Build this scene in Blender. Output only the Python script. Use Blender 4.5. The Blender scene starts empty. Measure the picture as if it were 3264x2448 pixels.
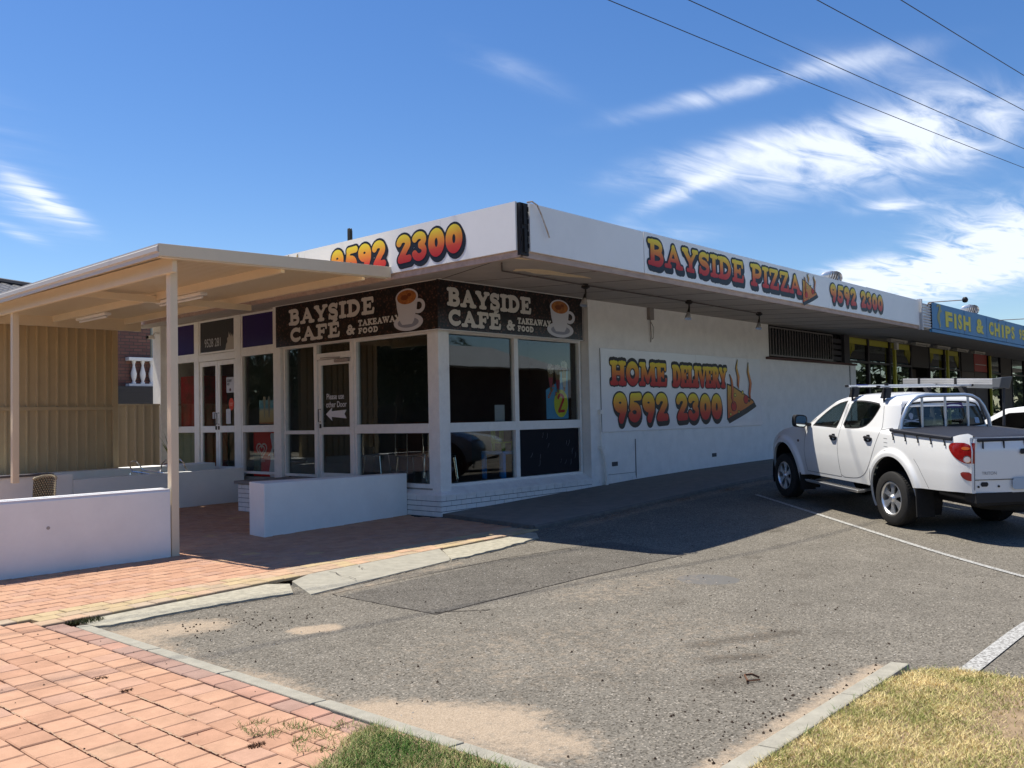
import bpy, math, random
import numpy as np
from mathutils import Vector, Matrix
R = math.radians
random.seed(7); rng = np.random.default_rng(7)
C = bpy.context.scene.collection
scn = bpy.context.scene

# ---------------------------------------------------------------- camera
cam = bpy.data.cameras.new('camera'); camo = bpy.data.objects.new('camera', cam); C.objects.link(camo)
rt = Vector((0.66603889, -0.74560372, -0.02161692)); dn = Vector((0.01363961, 0.04114934, -0.9990599)); fw = Vector((0.7457923, 0.66511791, 0.0375768))
camo.matrix_world = Matrix(((rt.x, -dn.x, -fw.x, 0), (rt.y, -dn.y, -fw.y, 0), (rt.z, -dn.z, -fw.z, 1.6), (0, 0, 0, 1)))
cam.sensor_width = 36; cam.lens = 2860.3 / 3264 * 36; cam.clip_start = .05; cam.clip_end = 3000
scn.camera = camo
# ---------------------------------------------------------------- world and sun
SUN = Vector((-.118, .432, 1)).normalized()
w = bpy.data.worlds.new("World"); scn.world = w; w.use_nodes = True
nt = w.node_tree; nt.nodes.clear()
def N(nt, t, **k):
    n = nt.nodes.new(t)
    for a, b in k.items():
        if a.startswith('i_'):
            key = a[2:]; key = int(key) if key.isdigit() else key
            n.inputs[key].default_value = b
        else: setattr(n, a, b)
    return n
def LK(nt, a, b): nt.links.new(a, b)
def Mth(nt, op, a, b=None, c=None, clamp=False):
    n = nt.nodes.new('ShaderNodeMath'); n.operation = op; n.use_clamp = clamp
    for i, v in enumerate((a, b, c)):
        if v is None: continue
        if isinstance(v, (int, float)): n.inputs[i].default_value = v
        else: nt.links.new(v, n.inputs[i])
    return n.outputs[0]
def build_world():
    sky = N(nt, 'ShaderNodeTexSky', sky_type='NISHITA', sun_disc=False)
    sky.sun_elevation = math.asin(SUN.z); sky.sun_rotation = math.atan2(SUN.x, SUN.y)
    sky.air_density = 1.0; sky.dust_density = .25; sky.ozone_density = 3.0; sky.altitude = 0
    tc = N(nt, 'ShaderNodeTexCoord'); nrm = N(nt, 'ShaderNodeVectorMath', operation='NORMALIZE'); LK(nt, tc.outputs['Generated'], nrm.inputs[0])
    d = nrm.outputs[0]
    # streaky cirrus noise in the plane of the cloud deck
    sp = N(nt, 'ShaderNodeSeparateXYZ'); LK(nt, d, sp.inputs[0])
    zz = Mth(nt, 'MAXIMUM', sp.outputs[2], .06)
    px = Mth(nt, 'DIVIDE', sp.outputs[0], zz); py = Mth(nt, 'DIVIDE', sp.outputs[1], zz)
    cb = N(nt, 'ShaderNodeCombineXYZ'); LK(nt, px, cb.inputs[0]); LK(nt, py, cb.inputs[1])
    mp = N(nt, 'ShaderNodeMapping'); LK(nt, cb.outputs[0], mp.inputs[0]); mp.inputs['Rotation'].default_value = (0, 0, R(38)); mp.inputs['Scale'].default_value = (.8, 2.6, 1)
    n1 = N(nt, 'ShaderNodeTexNoise', i_Scale=2.2, i_Detail=11, i_Roughness=.58, i_Distortion=.9); LK(nt, mp.outputs[0], n1.inputs['Vector'])
    n2 = N(nt, 'ShaderNodeTexNoise', i_Scale=8.0, i_Detail=8, i_Roughness=.5, i_Distortion=.3); LK(nt, d, n2.inputs['Vector'])
    # cloud banks: centre, long axis target, half length, half width, strength
    lobes = [((.862, .425, .272), (.939, .202, .290), .15, .022, .72), ((.900, .345, .262), (.927, .274, .275), .13, .034, .85), ((.93, .27, .262), (.94, .20, .27), .09, .036, 1.1), ((.835, .496, .238), (.862, .416, .266), .06, .010, .75),
             ((.955, .245, .142), (.959, .190, .150), .10, .030, 1.75), ((.93, .33, .128), (.95, .26, .135), .08, .018, 1.1), ((.93, .35, .145), (.959, .20, .15), .05, .012, .7), ((.928, .307, .205), (.95, .25, .205), .035, .008, .8), ((.96, .21, .18), (.97, .13, .17), .08, .03, .9),
             ((.347, .911, .222), (.316, .918, .241), .045, .010, .95), ((.33, .92, .215), (.37, .90, .19), .05, .016, .5), ((.325, .928, .190), (.35, .92, .18), .03, .007, .5),
             ((.69, .62, .372), (.726, .59, .352), .09, .018, .34), ((.848, .410, .335), (.89, .303, .346), .15, .012, .72), ((.89, .30, .33), (.95, .20, .30), .10, .03, .35), ((.28, .93, .30), (.33, .9, .25), .12, .05, .22), ((.80, .50, .19), (.85, .42, .18), .08, .012, .3)]
    tot = None
    for c, a, hl, hw, s in lobes:
        c = Vector(c).normalized(); a = Vector(a).normalized()
        u = (a - c * a.dot(c)).normalized(); v = c.cross(u).normalized()
        du = N(nt, 'ShaderNodeVectorMath', operation='DOT_PRODUCT', i_1=u / hl); LK(nt, d, du.inputs[0])
        dv = N(nt, 'ShaderNodeVectorMath', operation='DOT_PRODUCT', i_1=v / hw); LK(nt, d, dv.inputs[0])
        dc = N(nt, 'ShaderNodeVectorMath', operation='DOT_PRODUCT', i_1=c); LK(nt, d, dc.inputs[0])
        r2 = Mth(nt, 'ADD', Mth(nt, 'POWER', Mth(nt, 'ABSOLUTE', du.outputs['Value']), 2), Mth(nt, 'POWER', Mth(nt, 'ABSOLUTE', dv.outputs['Value']), 2))
        g = Mth(nt, 'MULTIPLY', Mth(nt, 'EXPONENT', Mth(nt, 'MULTIPLY', r2, -1.15)), s)
        g = Mth(nt, 'MULTIPLY', g, Mth(nt, 'GREATER_THAN', dc.outputs['Value'], 0))
        tot = g if tot is None else Mth(nt, 'ADD', tot, g)
    no = Mth(nt, 'ADD', Mth(nt, 'MULTIPLY', n1.outputs[0], .65), Mth(nt, 'MULTIPLY', n2.outputs[0], .35))
    no = Mth(nt, 'MULTIPLY', Mth(nt, 'SUBTRACT', no, .5), 3.3)
    f = Mth(nt, 'MULTIPLY', tot, Mth(nt, 'ADD', no, .68), clamp=True)
    mr = N(nt, 'ShaderNodeMapRange', interpolation_type='SMOOTHSTEP'); LK(nt, f, mr.inputs[0]); mr.inputs[1].default_value = .02; mr.inputs[2].default_value = 1.05
    mx = N(nt, 'ShaderNodeMix', data_type='RGBA'); LK(nt, Mth(nt, 'MULTIPLY', mr.outputs[0], .93), mx.inputs[0])
    hs = N(nt, 'ShaderNodeHueSaturation', i_Hue=.508, i_Saturation=1.26, i_Value=1.22); LK(nt, sky.outputs[0], hs.inputs['Color'])
    LK(nt, hs.outputs[0], mx.inputs[6]); mx.inputs[7].default_value = (8.6, 9.2, 10.4, 1)
    bg = N(nt, 'ShaderNodeBackground', i_Strength=.088); LK(nt, mx.outputs[2], bg.inputs[0])
    out = N(nt, 'ShaderNodeOutputWorld'); LK(nt, bg.outputs[0], out.inputs[0])
build_world()
sl = bpy.data.lights.new('sun', 'SUN'); sl.energy = 5.0; sl.angle = R(.53); sl.color = (1, .945, .85)
so = bpy.data.objects.new('sun', sl); C.objects.link(so); so.rotation_euler = (-SUN).to_track_quat('-Z', 'Y').to_euler(); so.location = SUN * 60
scn.view_settings.view_transform = 'Standard'; scn.view_settings.look = 'None'; scn.view_settings.exposure = 0.40; scn.view_settings.gamma = 1
scn.cycles.max_bounces = 8; scn.cycles.transparent_max_bounces = 16; scn.cycles.caustics_reflective = False; scn.cycles.caustics_refractive = False

# ---------------------------------------------------------------- materials
MT = {}
def mat(name, col, rough=.6, metal=0, var=0, vs=8, bump=0, bs=60, spec=.3, coat=0, col2=None, stretch=None, emit=None, dirt=0, dcol=(.2,.17,.13)):
    if name in MT: return MT[name]
    m = bpy.data.materials.new(name); m.use_nodes = True; t = m.node_tree; b = t.nodes['Principled BSDF']
    b.inputs['Base Color'].default_value = (*col, 1); b.inputs['Roughness'].default_value = rough; b.inputs['Metallic'].default_value = metal
    b.inputs['Specular IOR Level'].default_value = spec; b.inputs['Coat Weight'].default_value = coat; b.inputs['Coat Roughness'].default_value = .05
    tc = N(t, 'ShaderNodeTexCoord'); vec = tc.outputs['Object']
    if stretch:
        mp = N(t, 'ShaderNodeMapping'); mp.inputs['Scale'].default_value = stretch; LK(t, vec, mp.inputs[0]); vec = mp.outputs[0]
    colout = None
    if var:
        n = N(t, 'ShaderNodeTexNoise', i_Scale=vs, i_Detail=7, i_Roughness=.65); LK(t, vec, n.inputs['Vector'])
        cr = N(t, 'ShaderNodeValToRGB'); e = cr.color_ramp.elements; e[0].position = .3; e[1].position = .72
        c2 = col2 or tuple(c * (1 - var) for c in col)
        e[0].color = (*c2, 1); e[1].color = (*[min(1, c * (1 + var * .35)) for c in col], 1)
        LK(t, n.outputs[0], cr.inputs[0]); colout = cr.outputs[0]
        rr = N(t, 'ShaderNodeMapRange'); LK(t, n.outputs[0], rr.inputs[0]); rr.inputs[3].default_value = max(0, rough - .08); rr.inputs[4].default_value = min(1, rough + .08); LK(t, rr.outputs[0], b.inputs['Roughness'])
    if dirt:
        n = N(t, 'ShaderNodeTexNoise', i_Scale=2.3, i_Detail=9, i_Roughness=.75); LK(t, tc.outputs['Object'], n.inputs['Vector'])
        mr = N(t, 'ShaderNodeMapRange'); LK(t, n.outputs[0], mr.inputs[0]); mr.inputs[1].default_value = .55; mr.inputs[2].default_value = .78; mr.inputs[4].default_value = dirt
        mx = N(t, 'ShaderNodeMix', data_type='RGBA'); LK(t, mr.outputs[0], mx.inputs[0])
        if colout: LK(t, colout, mx.inputs[6])
        else: mx.inputs[6].default_value = (*col, 1)
        mx.inputs[7].default_value = (*dcol, 1); colout = mx.outputs[2]
    if colout: LK(t, colout, b.inputs['Base Color'])
    if bump:
        n = N(t, 'ShaderNodeTexNoise', i_Scale=bs, i_Detail=5, i_Roughness=.6); LK(t, vec, n.inputs['Vector'])
        bp = N(t, 'ShaderNodeBump', i_Strength=bump, i_Distance=.01); LK(t, n.outputs[0], bp.inputs['Height']); LK(t, bp.outputs[0], b.inputs['Normal'])
    MT[name] = m; return m
def glass(name, tint=(.55, .6, .58), refl=.06, power=1.0):
    if name in MT: return MT[name]
    m = bpy.data.materials.new(name); m.use_nodes = True; t = m.node_tree; t.nodes.clear()
    tr = N(t, 'ShaderNodeBsdfTransparent'); tr.inputs[0].default_value = (*tint, 1)
    gl = N(t, 'ShaderNodeBsdfGlossy', i_Roughness=.01); gl.inputs[0].default_value = (.95, .97, 1, 1)
    lw = N(t, 'ShaderNodeLayerWeight', i_Blend=.5)
    f = Mth(t, 'POWER', lw.outputs['Facing'], 4.0); f = Mth(t, 'MULTIPLY_ADD', f, .9 * power, refl, clamp=True)
    n = N(t, 'ShaderNodeTexNoise', i_Scale=1.1, i_Detail=1); tc = N(t, 'ShaderNodeTexCoord'); LK(t, tc.outputs['Object'], n.inputs['Vector'])
    bp = N(t, 'ShaderNodeBump', i_Strength=.06, i_Distance=.02); LK(t, n.outputs[0], bp.inputs['Height']); LK(t, bp.outputs[0], gl.inputs['Normal'])
    mx = N(t, 'ShaderNodeMixShader'); LK(t, f, mx.inputs[0]); LK(t, tr.outputs[0], mx.inputs[1]); LK(t, gl.outputs[0], mx.inputs[2])
    o = N(t, 'ShaderNodeOutputMaterial'); LK(t, mx.outputs[0], o.inputs[0]); MT[name] = m; return m
def ramp_mat(name, stops, axis=2, rough=.4):
    if name in MT: return MT[name]
    m = bpy.data.materials.new(name); m.use_nodes = True; t = m.node_tree; b = t.nodes['Principled BSDF']; b.inputs['Roughness'].default_value = rough; b.inputs['Specular IOR Level'].default_value = .2
    tc = N(t, 'ShaderNodeTexCoord'); s = N(t, 'ShaderNodeSeparateXYZ'); LK(t, tc.outputs['Generated'], s.inputs[0])
    cr = N(t, 'ShaderNodeValToRGB'); e = cr.color_ramp.elements
    while len(e) < len(stops): e.new(.5)
    for q, (p, c) in zip(e, stops): q.position = p; q.color = (*c, 1)
    LK(t, s.outputs[axis], cr.inputs[0]); LK(t, cr.outputs[0], b.inputs['Base Color']); MT[name] = m; return m

WHITE = mat('white_render', (.90, .88, .84), .75, var=.10, vs=3, bump=.25, bs=35, dirt=.22, dcol=(.42, .39, .34))
WHITEB = mat('white_painted_brick', (.90, .88, .84), .6, var=.10, vs=6, bump=.3, bs=90, dirt=.35, dcol=(.33, .30, .26))
WFRAME = mat('white_frame_paint', (.86, .84, .79), .45, var=.08, vs=9, dirt=.25, dcol=(.36, .33, .28))
MORTAR = mat('mortar', (.22, .21, .20), .9, var=.3)
CREAM = mat('cream_steel', (.78, .66, .47), .38, var=.04, vs=5)
CREAM2 = mat('cream_roof_sheet', (.66, .56, .40), .30, var=.0, vs=4)
TAN = mat('tan_steel_sheet', (.50, .38, .22), .5, var=.08, vs=3)
SOFFIT = mat('soffit_board', (.46, .41, .36), .8, var=.16, vs=2.5, dirt=.35, dcol=(.27, .22, .17))
TIMBER = mat('weathered_trim', (.50, .38, .32), .8, var=.25, vs=12, stretch=(.3, 1, 1), dirt=.5, dcol=(.28, .22, .17))
SIGNW = mat('sign_white', (.88, .87, .84), .4, var=.05, vs=1.5, dirt=.12, dcol=(.5, .5, .48))
BLACK = mat('black', (.012, .012, .014), .5)
INK = mat('black_ink', (.015, .014, .018), .4)
RUBBER = mat('rubber', (.02, .02, .021), .8, var=.3, vs=20)
GALV = mat('galvanised', (.55, .57, .60), .35, metal=.85, var=.15, vs=12)
CHROME = mat('chrome', (.8, .8, .82), .12, metal=1)
ALU = mat('alloy', (.72, .73, .75), .25, metal=1)
CONC = mat('concrete', (.33, .32, .29), .9, var=.25, vs=7, bump=.4, bs=50, dirt=.4, dcol=(.2, .17, .13))
PATHM = mat('path_concrete', (.22, .21, .185), .9, var=.22, vs=5, bump=.3, bs=60, dirt=.4, dcol=(.12, .11, .10))
GRAD = ramp_mat('flame_gradient', [(.0, (.50, .02, .03)), (.30, (.62, .07, .04)), (.62, (.80, .30, .04)), (.95, (.83, .66, .05))])
GRADF = ramp_mat('flame_gradient_pale', [(.0, (.58, .10, .05)), (.5, (.70, .22, .08)), (1, (.75, .55, .10))])

# ---------------------------------------------------------------- mesh helpers
class MB:
    def __init__(s): s.v = []; s.f = []
    def add(s, vs, fs):
        o = len(s.v); s.v += [tuple(map(float, p)) for p in vs]; s.f += [tuple(i + o for i in f) for f in fs]; return s
    def box(s, x0, x1, y0, y1, z0, z1):
        return s.add([(x0, y0, z0), (x1, y0, z0), (x1, y1, z0), (x0, y1, z0), (x0, y0, z1), (x1, y0, z1), (x1, y1, z1), (x0, y1, z1)],
                     [(0, 3, 2, 1), (4, 5, 6, 7), (0, 1, 5, 4), (1, 2, 6, 5), (2, 3, 7, 6), (3, 0, 4, 7)])
    def hexa(s, b, t):  # bottom 4 and top 4 points
        return s.add(list(b) + list(t), [(0, 3, 2, 1), (4, 5, 6, 7), (0, 1, 5, 4), (1, 2, 6, 5), (2, 3, 7, 6), (3, 0, 4, 7)])
    def bar(s, a, b, w, h, up=(0, 0, 1)):
        a = Vector(a); b = Vector(b); d = (b - a).normalized(); u = Vector(up); sd = d.cross(u)
        if sd.length < 1e-4: sd = d.cross(Vector((0, 1, 0)))
        sd.normalize(); u = sd.cross(d); sd *= w / 2; u = u * (h / 2)
        return s.hexa([a - sd - u, a + sd - u, b + sd - u, b - sd - u], [a - sd + u, a + sd + u, b + sd + u, b - sd + u])
    def tube(s, pts, r, n=8, cap=True):
        pts = [Vector(p) for p in pts]; rs = r if isinstance(r, (list, tuple)) else [r] * len(pts)
        o = len(s.v); ref = None
        for i, p in enumerate(pts):
            d = (pts[min(i + 1, len(pts) - 1)] - pts[max(i - 1, 0)]).normalized()
            if ref is None: ref = Vector((0, 0, 1)) if abs(d.z) < .9 else Vector((1, 0, 0))
            a = d.cross(ref).normalized(); b = a.cross(d).normalized(); ref = b
            for k in range(n):
                t = 2 * math.pi * k / n; q = p + (a * math.cos(t) + b * math.sin(t)) * rs[i]; s.v.append(tuple(q))
        for i in range(len(pts) - 1):
            for k in range(n):
                s.f.append((o + i * n + k, o + i * n + (k + 1) % n, o + (i + 1) * n + (k + 1) % n, o + (i + 1) * n + k))
        if cap:
            s.f.append(tuple(o + k for k in range(n))[::-1]); s.f.append(tuple(o + (len(pts) - 1) * n + k for k in range(n)))
        return s
    def lathe(s, prof, c=(0, 0, 0), axis='z', n=24):
        o = len(s.v)
        for r, h in prof:
            for k in range(n):
                t = 2 * math.pi * k / n; a, b = r * math.cos(t), r * math.sin(t)
                p = {'z': (a, b, h), 'y': (a, h, b), 'x': (h, a, b)}[axis]
                s.v.append((c[0] + p[0], c[1] + p[1], c[2] + p[2]))
        for i in range(len(prof) - 1):
            for k in range(n):
                s.f.append((o + i * n + k, o + i * n + (k + 1) % n, o + (i + 1) * n + (k + 1) % n, o + (i + 1) * n + k))
        return s
    def prism(s, poly, fn0, fn1):
        n = len(poly); a = [fn0(*p) for p in poly]; b = [fn1(*p) for p in poly]
        return s.add(a + b, [tuple(range(n))[::-1], tuple(range(n, 2 * n))] + [(i, (i + 1) % n, n + (i + 1) % n, n + i) for i in range(n)])
def build(name, mb, m, parent=None, label=None, cat=None, group=None, kind=None, smooth=False, off=None, bevel=0, sharp=40):
    me = bpy.data.meshes.new(name); me.from_pydata(mb.v, [], mb.f); me.update()
    for q in (m if isinstance(m, (list, tuple)) else [m]): me.materials.append(q)
    if smooth:
        me.polygons.foreach_set('use_smooth', [True] * len(me.polygons))
        try: me.set_sharp_from_angle(angle=R(sharp))
        except Exception: pass
    o = bpy.data.objects.new(name, me); C.objects.link(o)
    if parent:
        o.parent = parent
        if off is not None: o.location = off
        elif 'org' in parent: o.location = -Vector(parent['org'])
    tag(o, label, cat, group, kind)
    if bevel:
        b = o.modifiers.new('bevel', 'BEVEL'); b.width = bevel; b.segments = 2; b.limit_method = 'ANGLE'
    return o
def tag(o, label=None, cat=None, group=None, kind=None):
    if label: o['label'] = label
    if cat: o['category'] = cat
    if group: o['group'] = group
    if kind: o['kind'] = kind
    return o
def thing(name, loc, label, cat, group=None, rz=0, world=True):
    o = bpy.data.objects.new(name, None); C.objects.link(o); o.location = loc; o.rotation_euler = (0, 0, rz); o.empty_display_size = .2
    if world: o['org'] = list(loc)
    return tag(o, label, cat, group)
def sub(parent, name, mb, m, **k):   # sub-part: sits in its part's own space
    return build(name, mb, m, parent, off=(0, 0, 0), **k)
def dup(root, loc, rz=None, label=None):
    r = root.copy(); C.objects.link(r); r.location = loc
    if rz is not None: r.rotation_euler = (0, 0, rz)
    if label: r['label'] = label
    for ch in list(root.children):
        c = ch.copy(); C.objects.link(c); c.parent = r
        for g in ch.children:
            q = g.copy(); C.objects.link(q); q.parent = c
    return r
def smooth01(t): t = np.clip(t, 0, 1); return t * t * (3 - 2 * t)

# signed-distance shapes --------------------------------------------------
def region(mb, sdf, bx, h, fn, merge=False):
    u0, u1, v0, v1 = bx; nu = max(2, int(math.ceil((u1 - u0) / h)) + 1); nv = max(2, int(math.ceil((v1 - v0) / h)) + 1)
    U = np.linspace(u0, u1, nu); V = np.linspace(v0, v1, nv); S = sdf(*np.meshgrid(U, V, indexing='ij'))
    S = np.where(np.abs(S) < 1e-7, 1e-7, S); ins = S < 0
    cache = {}; o = mb.v
    def vert(k, u, v):
        if k not in cache: cache[k] = len(o); o.append(tuple(fn(u, v)))
        return cache[k]
    anyc = ins[:-1, :-1] | ins[1:, :-1] | ins[1:, 1:] | ins[:-1, 1:]; allc = ins[:-1, :-1] & ins[1:, :-1] & ins[1:, 1:] & ins[:-1, 1:]
    for i, j in zip(*np.nonzero(anyc & ~allc)):
        cs = [(i, j), (i + 1, j), (i + 1, j + 1), (i, j + 1)]; poly = []
        for q in range(4):
            a = cs[q]; b = cs[(q + 1) % 4]; sa = S[a]; sb = S[b]
            if sa < 0: poly.append(vert(a, U[a[0]], V[a[1]]))
            if (sa < 0) != (sb < 0):
                k = (min(a, b), max(a, b)); t = sa / (sa - sb)
                poly.append(vert(k, U[a[0]] + (U[b[0]] - U[a[0]]) * t, V[a[1]] + (V[b[1]] - V[a[1]]) * t))
        if len(poly) > 2: mb.f.append(tuple(poly))
    for i in range(nu - 1):
        j = 0
        while j < nv - 1:
            if not allc[i, j]: j += 1; continue
            k = j + 1
            if merge:
                while k < nv - 1 and allc[i, k] and k - j < 5: k += 1
            mb.f.append((vert((i, j), U[i], V[j]), vert((i + 1, j), U[i + 1], V[j]), vert((i + 1, k), U[i + 1], V[k]), vert((i, k), U[i], V[k])))
            j = k
    return mb
def sd_chain(X, Y, ch):
    best = np.full(X.shape, 9.)
    for (x0, y0, r0), (x1, y1, r1) in zip(ch[:-1], ch[1:]):
        dx, dy = x1 - x0, y1 - y0; L = dx * dx + dy * dy + 1e-12
        t = np.clip(((X - x0) * dx + (Y - y0) * dy) / L, 0, 1)
        best = np.minimum(best, np.hypot(X - x0 - t * dx, Y - y0 - t * dy) - (r0 + (r1 - r0) * t))
    return best
def sd_poly(X, Y, P):
    d = np.full(X.shape, 9.); ins = np.zeros(X.shape, bool); n = len(P)
    for i in range(n):
        x0, y0 = P[i]; x1, y1 = P[(i + 1) % n]; dx, dy = x1 - x0, y1 - y0
        t = np.clip(((X - x0) * dx + (Y - y0) * dy) / (dx * dx + dy * dy + 1e-12), 0, 1)
        d = np.minimum(d, np.hypot(X - x0 - t * dx, Y - y0 - t * dy))
        if y0 != y1: ins ^= ((y0 > Y) != (y1 > Y)) & (X < (x1 - x0) * (Y - y0) / (y1 - y0) + x0)
    return np.where(ins, -d, d)
def sd_ell(X, Y, cx, cy, rx, ry):
    k = np.hypot((X - cx) / rx, (Y - cy) / ry); return (k - 1) * min(rx, ry)
def chaikin(P, n=2, closed=True):
    for _ in range(n):
        Q = []
        m = len(P)
        rngi = range(m) if closed else range(m - 1)
        if not closed: Q.append(P[0])
        for i in rngi:
            a = P[i]; b = P[(i + 1) % m]
            Q.append(tuple(a[k] * .75 + b[k] * .25 for k in range(len(a)))); Q.append(tuple(a[k] * .25 + b[k] * .75 for k in range(len(a))))
        if not closed: Q.append(P[-1])
        P = Q
    return P
def arc(cx, cy, rx, ry, a0, a1, r0, r1=None, n=10):
    r1 = r0 if r1 is None else r1
    return [(cx + rx * math.cos(R(a0 + (a1 - a0) * i / n)), cy + ry * math.sin(R(a0 + (a1 - a0) * i / n)), r0 + (r1 - r0) * i / n) for i in range(n + 1)]
k, t_ = .115, .065
def ln(*p, r=None): return [(a, b, (r or k)) for a, b in p]
def sf(x, y, w=.15): return [(x - w, y, t_), (x + w, y, t_)]
G = {
 ' ': (.34, []), 'I': (.44, [ln((.22, .1), (.22, .9)), sf(.22, .07), sf(.22, .93)]),
 'B': (.72, [ln((.2, .1), (.2, .9)), sf(.15, .07, .09), sf(.15, .93, .09), [(.2, .94, t_)] + arc(.38, .73, .18, .2, 90, -90, .085), [(.2, .52, .055)] + arc(.4, .29, .2, .225, 90, -90, .095) + [(.2, .065, .06)]]),
 'A': (.86, [[(.43, .90, .07), (.18, .1, .06)], [(.42, .88, .1), (.68, .1, .115)], ln((.26, .34), (.56, .34), r=.05), sf(.16, .065, .11), sf(.70, .065, .12)]),
 'Y': (.78, [[(.14, .9, .11), (.39, .45, .11)], [(.65, .9, .06), (.42, .45, .08)], ln((.4, .45), (.4, .1)), sf(.14, .93, .1), sf(.64, .93, .1), sf(.4, .065, .14)]),
 'S': (.64, [arc(.32, .72, .19, .2, 40, 250, .075, .11) + arc(.32, .29, .20, .22, 80, -140, .115, .08), ln((.54, .93), (.52, .72), r=.045), ln((.1, .07), (.12, .3), r=.045)]),
 'D': (.80, [ln((.2, .1), (.2, .9)), sf(.15, .07, .09), sf(.15, .93, .09), [(.2, .94, t_)] + arc(.34, .5, .31, .41, 85, -85, .1, .1) + [(.2, .06, t_)]]),
 'E': (.72, [ln((.2, .1), (.2, .9)), sf(.15, .07, .09), sf(.15, .93, .09), ln((.2, .93), (.58, .93), r=t_), ln((.2, .5), (.44, .5), r=t_), ln((.2, .07), (.6, .07), r=t_), ln((.59, .95), (.6, .74), r=.05), ln((.61, .05), (.64, .28), r=.05), ln((.46, .4), (.46, .61), r=.045)]),
 'P': (.70, [ln((.2, .1), (.2, .9)), sf(.2, .07, .14), sf(.15, .93, .09), [(.2, .94, t_)] + arc(.38, .7, .2, .23, 90, -90, .09) + [(.2, .46, t_)]]),
 'Z': (.70, [ln((.12, .93), (.56, .93), r=t_), [(.54, .88, .1), (.18, .12, .1)], ln((.14, .07), (.6, .07), r=t_), ln((.1, .93), (.12, .72), r=.05), ln((.6, .07), (.6, .28), r=.05)]),
 'H': (.88, [ln((.2, .1), (.2, .9)), ln((.66, .1), (.66, .9)), ln((.2, .5), (.66, .5), r=t_), sf(.2, .07), sf(.2, .93), sf(.66, .07), sf(.66, .93)]),
 'O': (.82, [arc(.4, .5, .27, .39, 0, 360, .115, n=20)]),
 'M': (1.04, [ln((.18, .1), (.22, .9), r=.07), ln((.86, .1), (.82, .9)), [(.24, .88, .1), (.5, .2, .09)], [(.8, .88, .07), (.5, .2, .07)], sf(.17, .07, .12), sf(.2, .93, .12), sf(.86, .07, .13), sf(.84, .93, .12)]),
 'L': (.66, [ln((.2, .1), (.2, .9)), sf(.2, .93, .14), sf(.15, .07, .09), ln((.2, .07), (.58, .07), r=t_), ln((.59, .05), (.61, .3), r=.05)]),
 'V': (.78, [[(.14, .9, .11), (.40, .1, .1)], [(.66, .9, .06), (.41, .1, .07)], sf(.14, .93, .1), sf(.66, .93, .1)]),
 'R': (.80, [ln((.2, .1), (.2, .9)), sf(.18, .07, .12), sf(.15, .93, .09), [(.2, .94, t_)] + arc(.38, .72, .19, .21, 90, -90, .09) + [(.2, .5, t_)], [(.38, .5, .08), (.63, .1, .1)], sf(.66, .065, .08)]),
 'C': (.76, [arc(.43, .5, .28, .39, 55, 305, .08, .08, 16)[0:1] + arc(.43, .5, .28, .39, 75, 290, .1, .1, 16), ln((.64, .93), (.64, .72), r=.05), ln((.58, .14), (.66, .24), r=.06)]),
 'F': (.68, [ln((.2, .1), (.2, .9)), sf(.2, .07, .14), sf(.15, .93, .09), ln((.2, .93), (.58, .93), r=t_), ln((.2, .5), (.44, .5), r=t_), ln((.59, .95), (.6, .72), r=.05), ln((.46, .4), (.46, .61), r=.045)]),
 'T': (.70, [ln((.35, .1), (.35, .9)), sf(.35, .07, .15), ln((.08, .93), (.62, .93), r=t_), ln((.08, .93), (.07, .72), r=.05), ln((.62, .93), (.63, .72), r=.05)]),
 'K': (.80, [ln((.2, .1), (.2, .9)), sf(.2, .07, .13), sf(.2, .93, .13), [(.6, .9, .06), (.26, .46, .07)], [(.34, .56, .09), (.64, .1, .1)], sf(.6, .93, .1), sf(.67, .065, .08)]),
 'W': (1.10, [[(.14, .9, .1), (.34, .1, .09)], [(.54, .85, .05), (.35, .1, .06)], [(.52, .88, .1), (.74, .1, .09)], [(.96, .9, .055), (.75, .1, .06)], sf(.14, .93, .1), sf(.5, .93, .1), sf(.96, .93, .09)]),
 '&': (.86, [[(.7, .5, .07), (.62, .3, .08), (.42, .1, .09), (.22, .14, .1), (.14, .3, .1), (.24, .46, .09), (.46, .56, .08), (.54, .72, .07), (.44, .87, .07), (.3, .84, .08), (.26, .7, .08), (.38, .48, .08), (.7, .1, .09)], sf(.7, .5, .1)]),
 '9': (.72, [arc(.34, .68, .18, .2, 0, 360, .13, n=16), [(.53, .68, .13), (.51, .45, .14), (.38, .1, .13)]]),
 '5': (.72, [ln((.24, .88), (.58, .9), r=.11), ln((.24, .88), (.2, .58), r=.09), arc(.33, .34, .2, .22, 130, -150, .11, .12, 14)]),
 '2': (.72, [arc(.33, .7, .19, .19, 165, -40, .12, .125), [(.47, .58, .12), (.2, .16, .12)], [(.18, .12, .11), (.56, .14, .11)]]),
 '3': (.70, [arc(.32, .72, .19, .17, 155, -75, .12, .1), arc(.32, .31, .2, .21, 75, -160, .1, .12)]),
 '0': (.74, [arc(.36, .5, .19, .34, 0, 360, .145, n=20)]), }
G['É'] = (G['E'][0], G['E'][1] + [[(.34, 1.1, .05), (.5, 1.24, .075)]])
def layout(s, height, sx=1.0, big=None, gap=.02):
    out = []; x = 0
    for i, ch in enumerate(s):
        w, st = G[ch]; sc = big if (big and i in (big if isinstance(big, dict) else {})) else None
        m = big.get(i, 1) if isinstance(big, dict) else 1
        out += [[(x + a * sx * m, (b * m - (m - 1) * .5), r * min(sx * 1.05, 1.1) * (m ** .5)) for a, b, r in c] for c in st]
        x += (w + gap) * sx * m
    return [[(a * height, b * height, r * height) for a, b, r in c] for c in out], x * height
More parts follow.
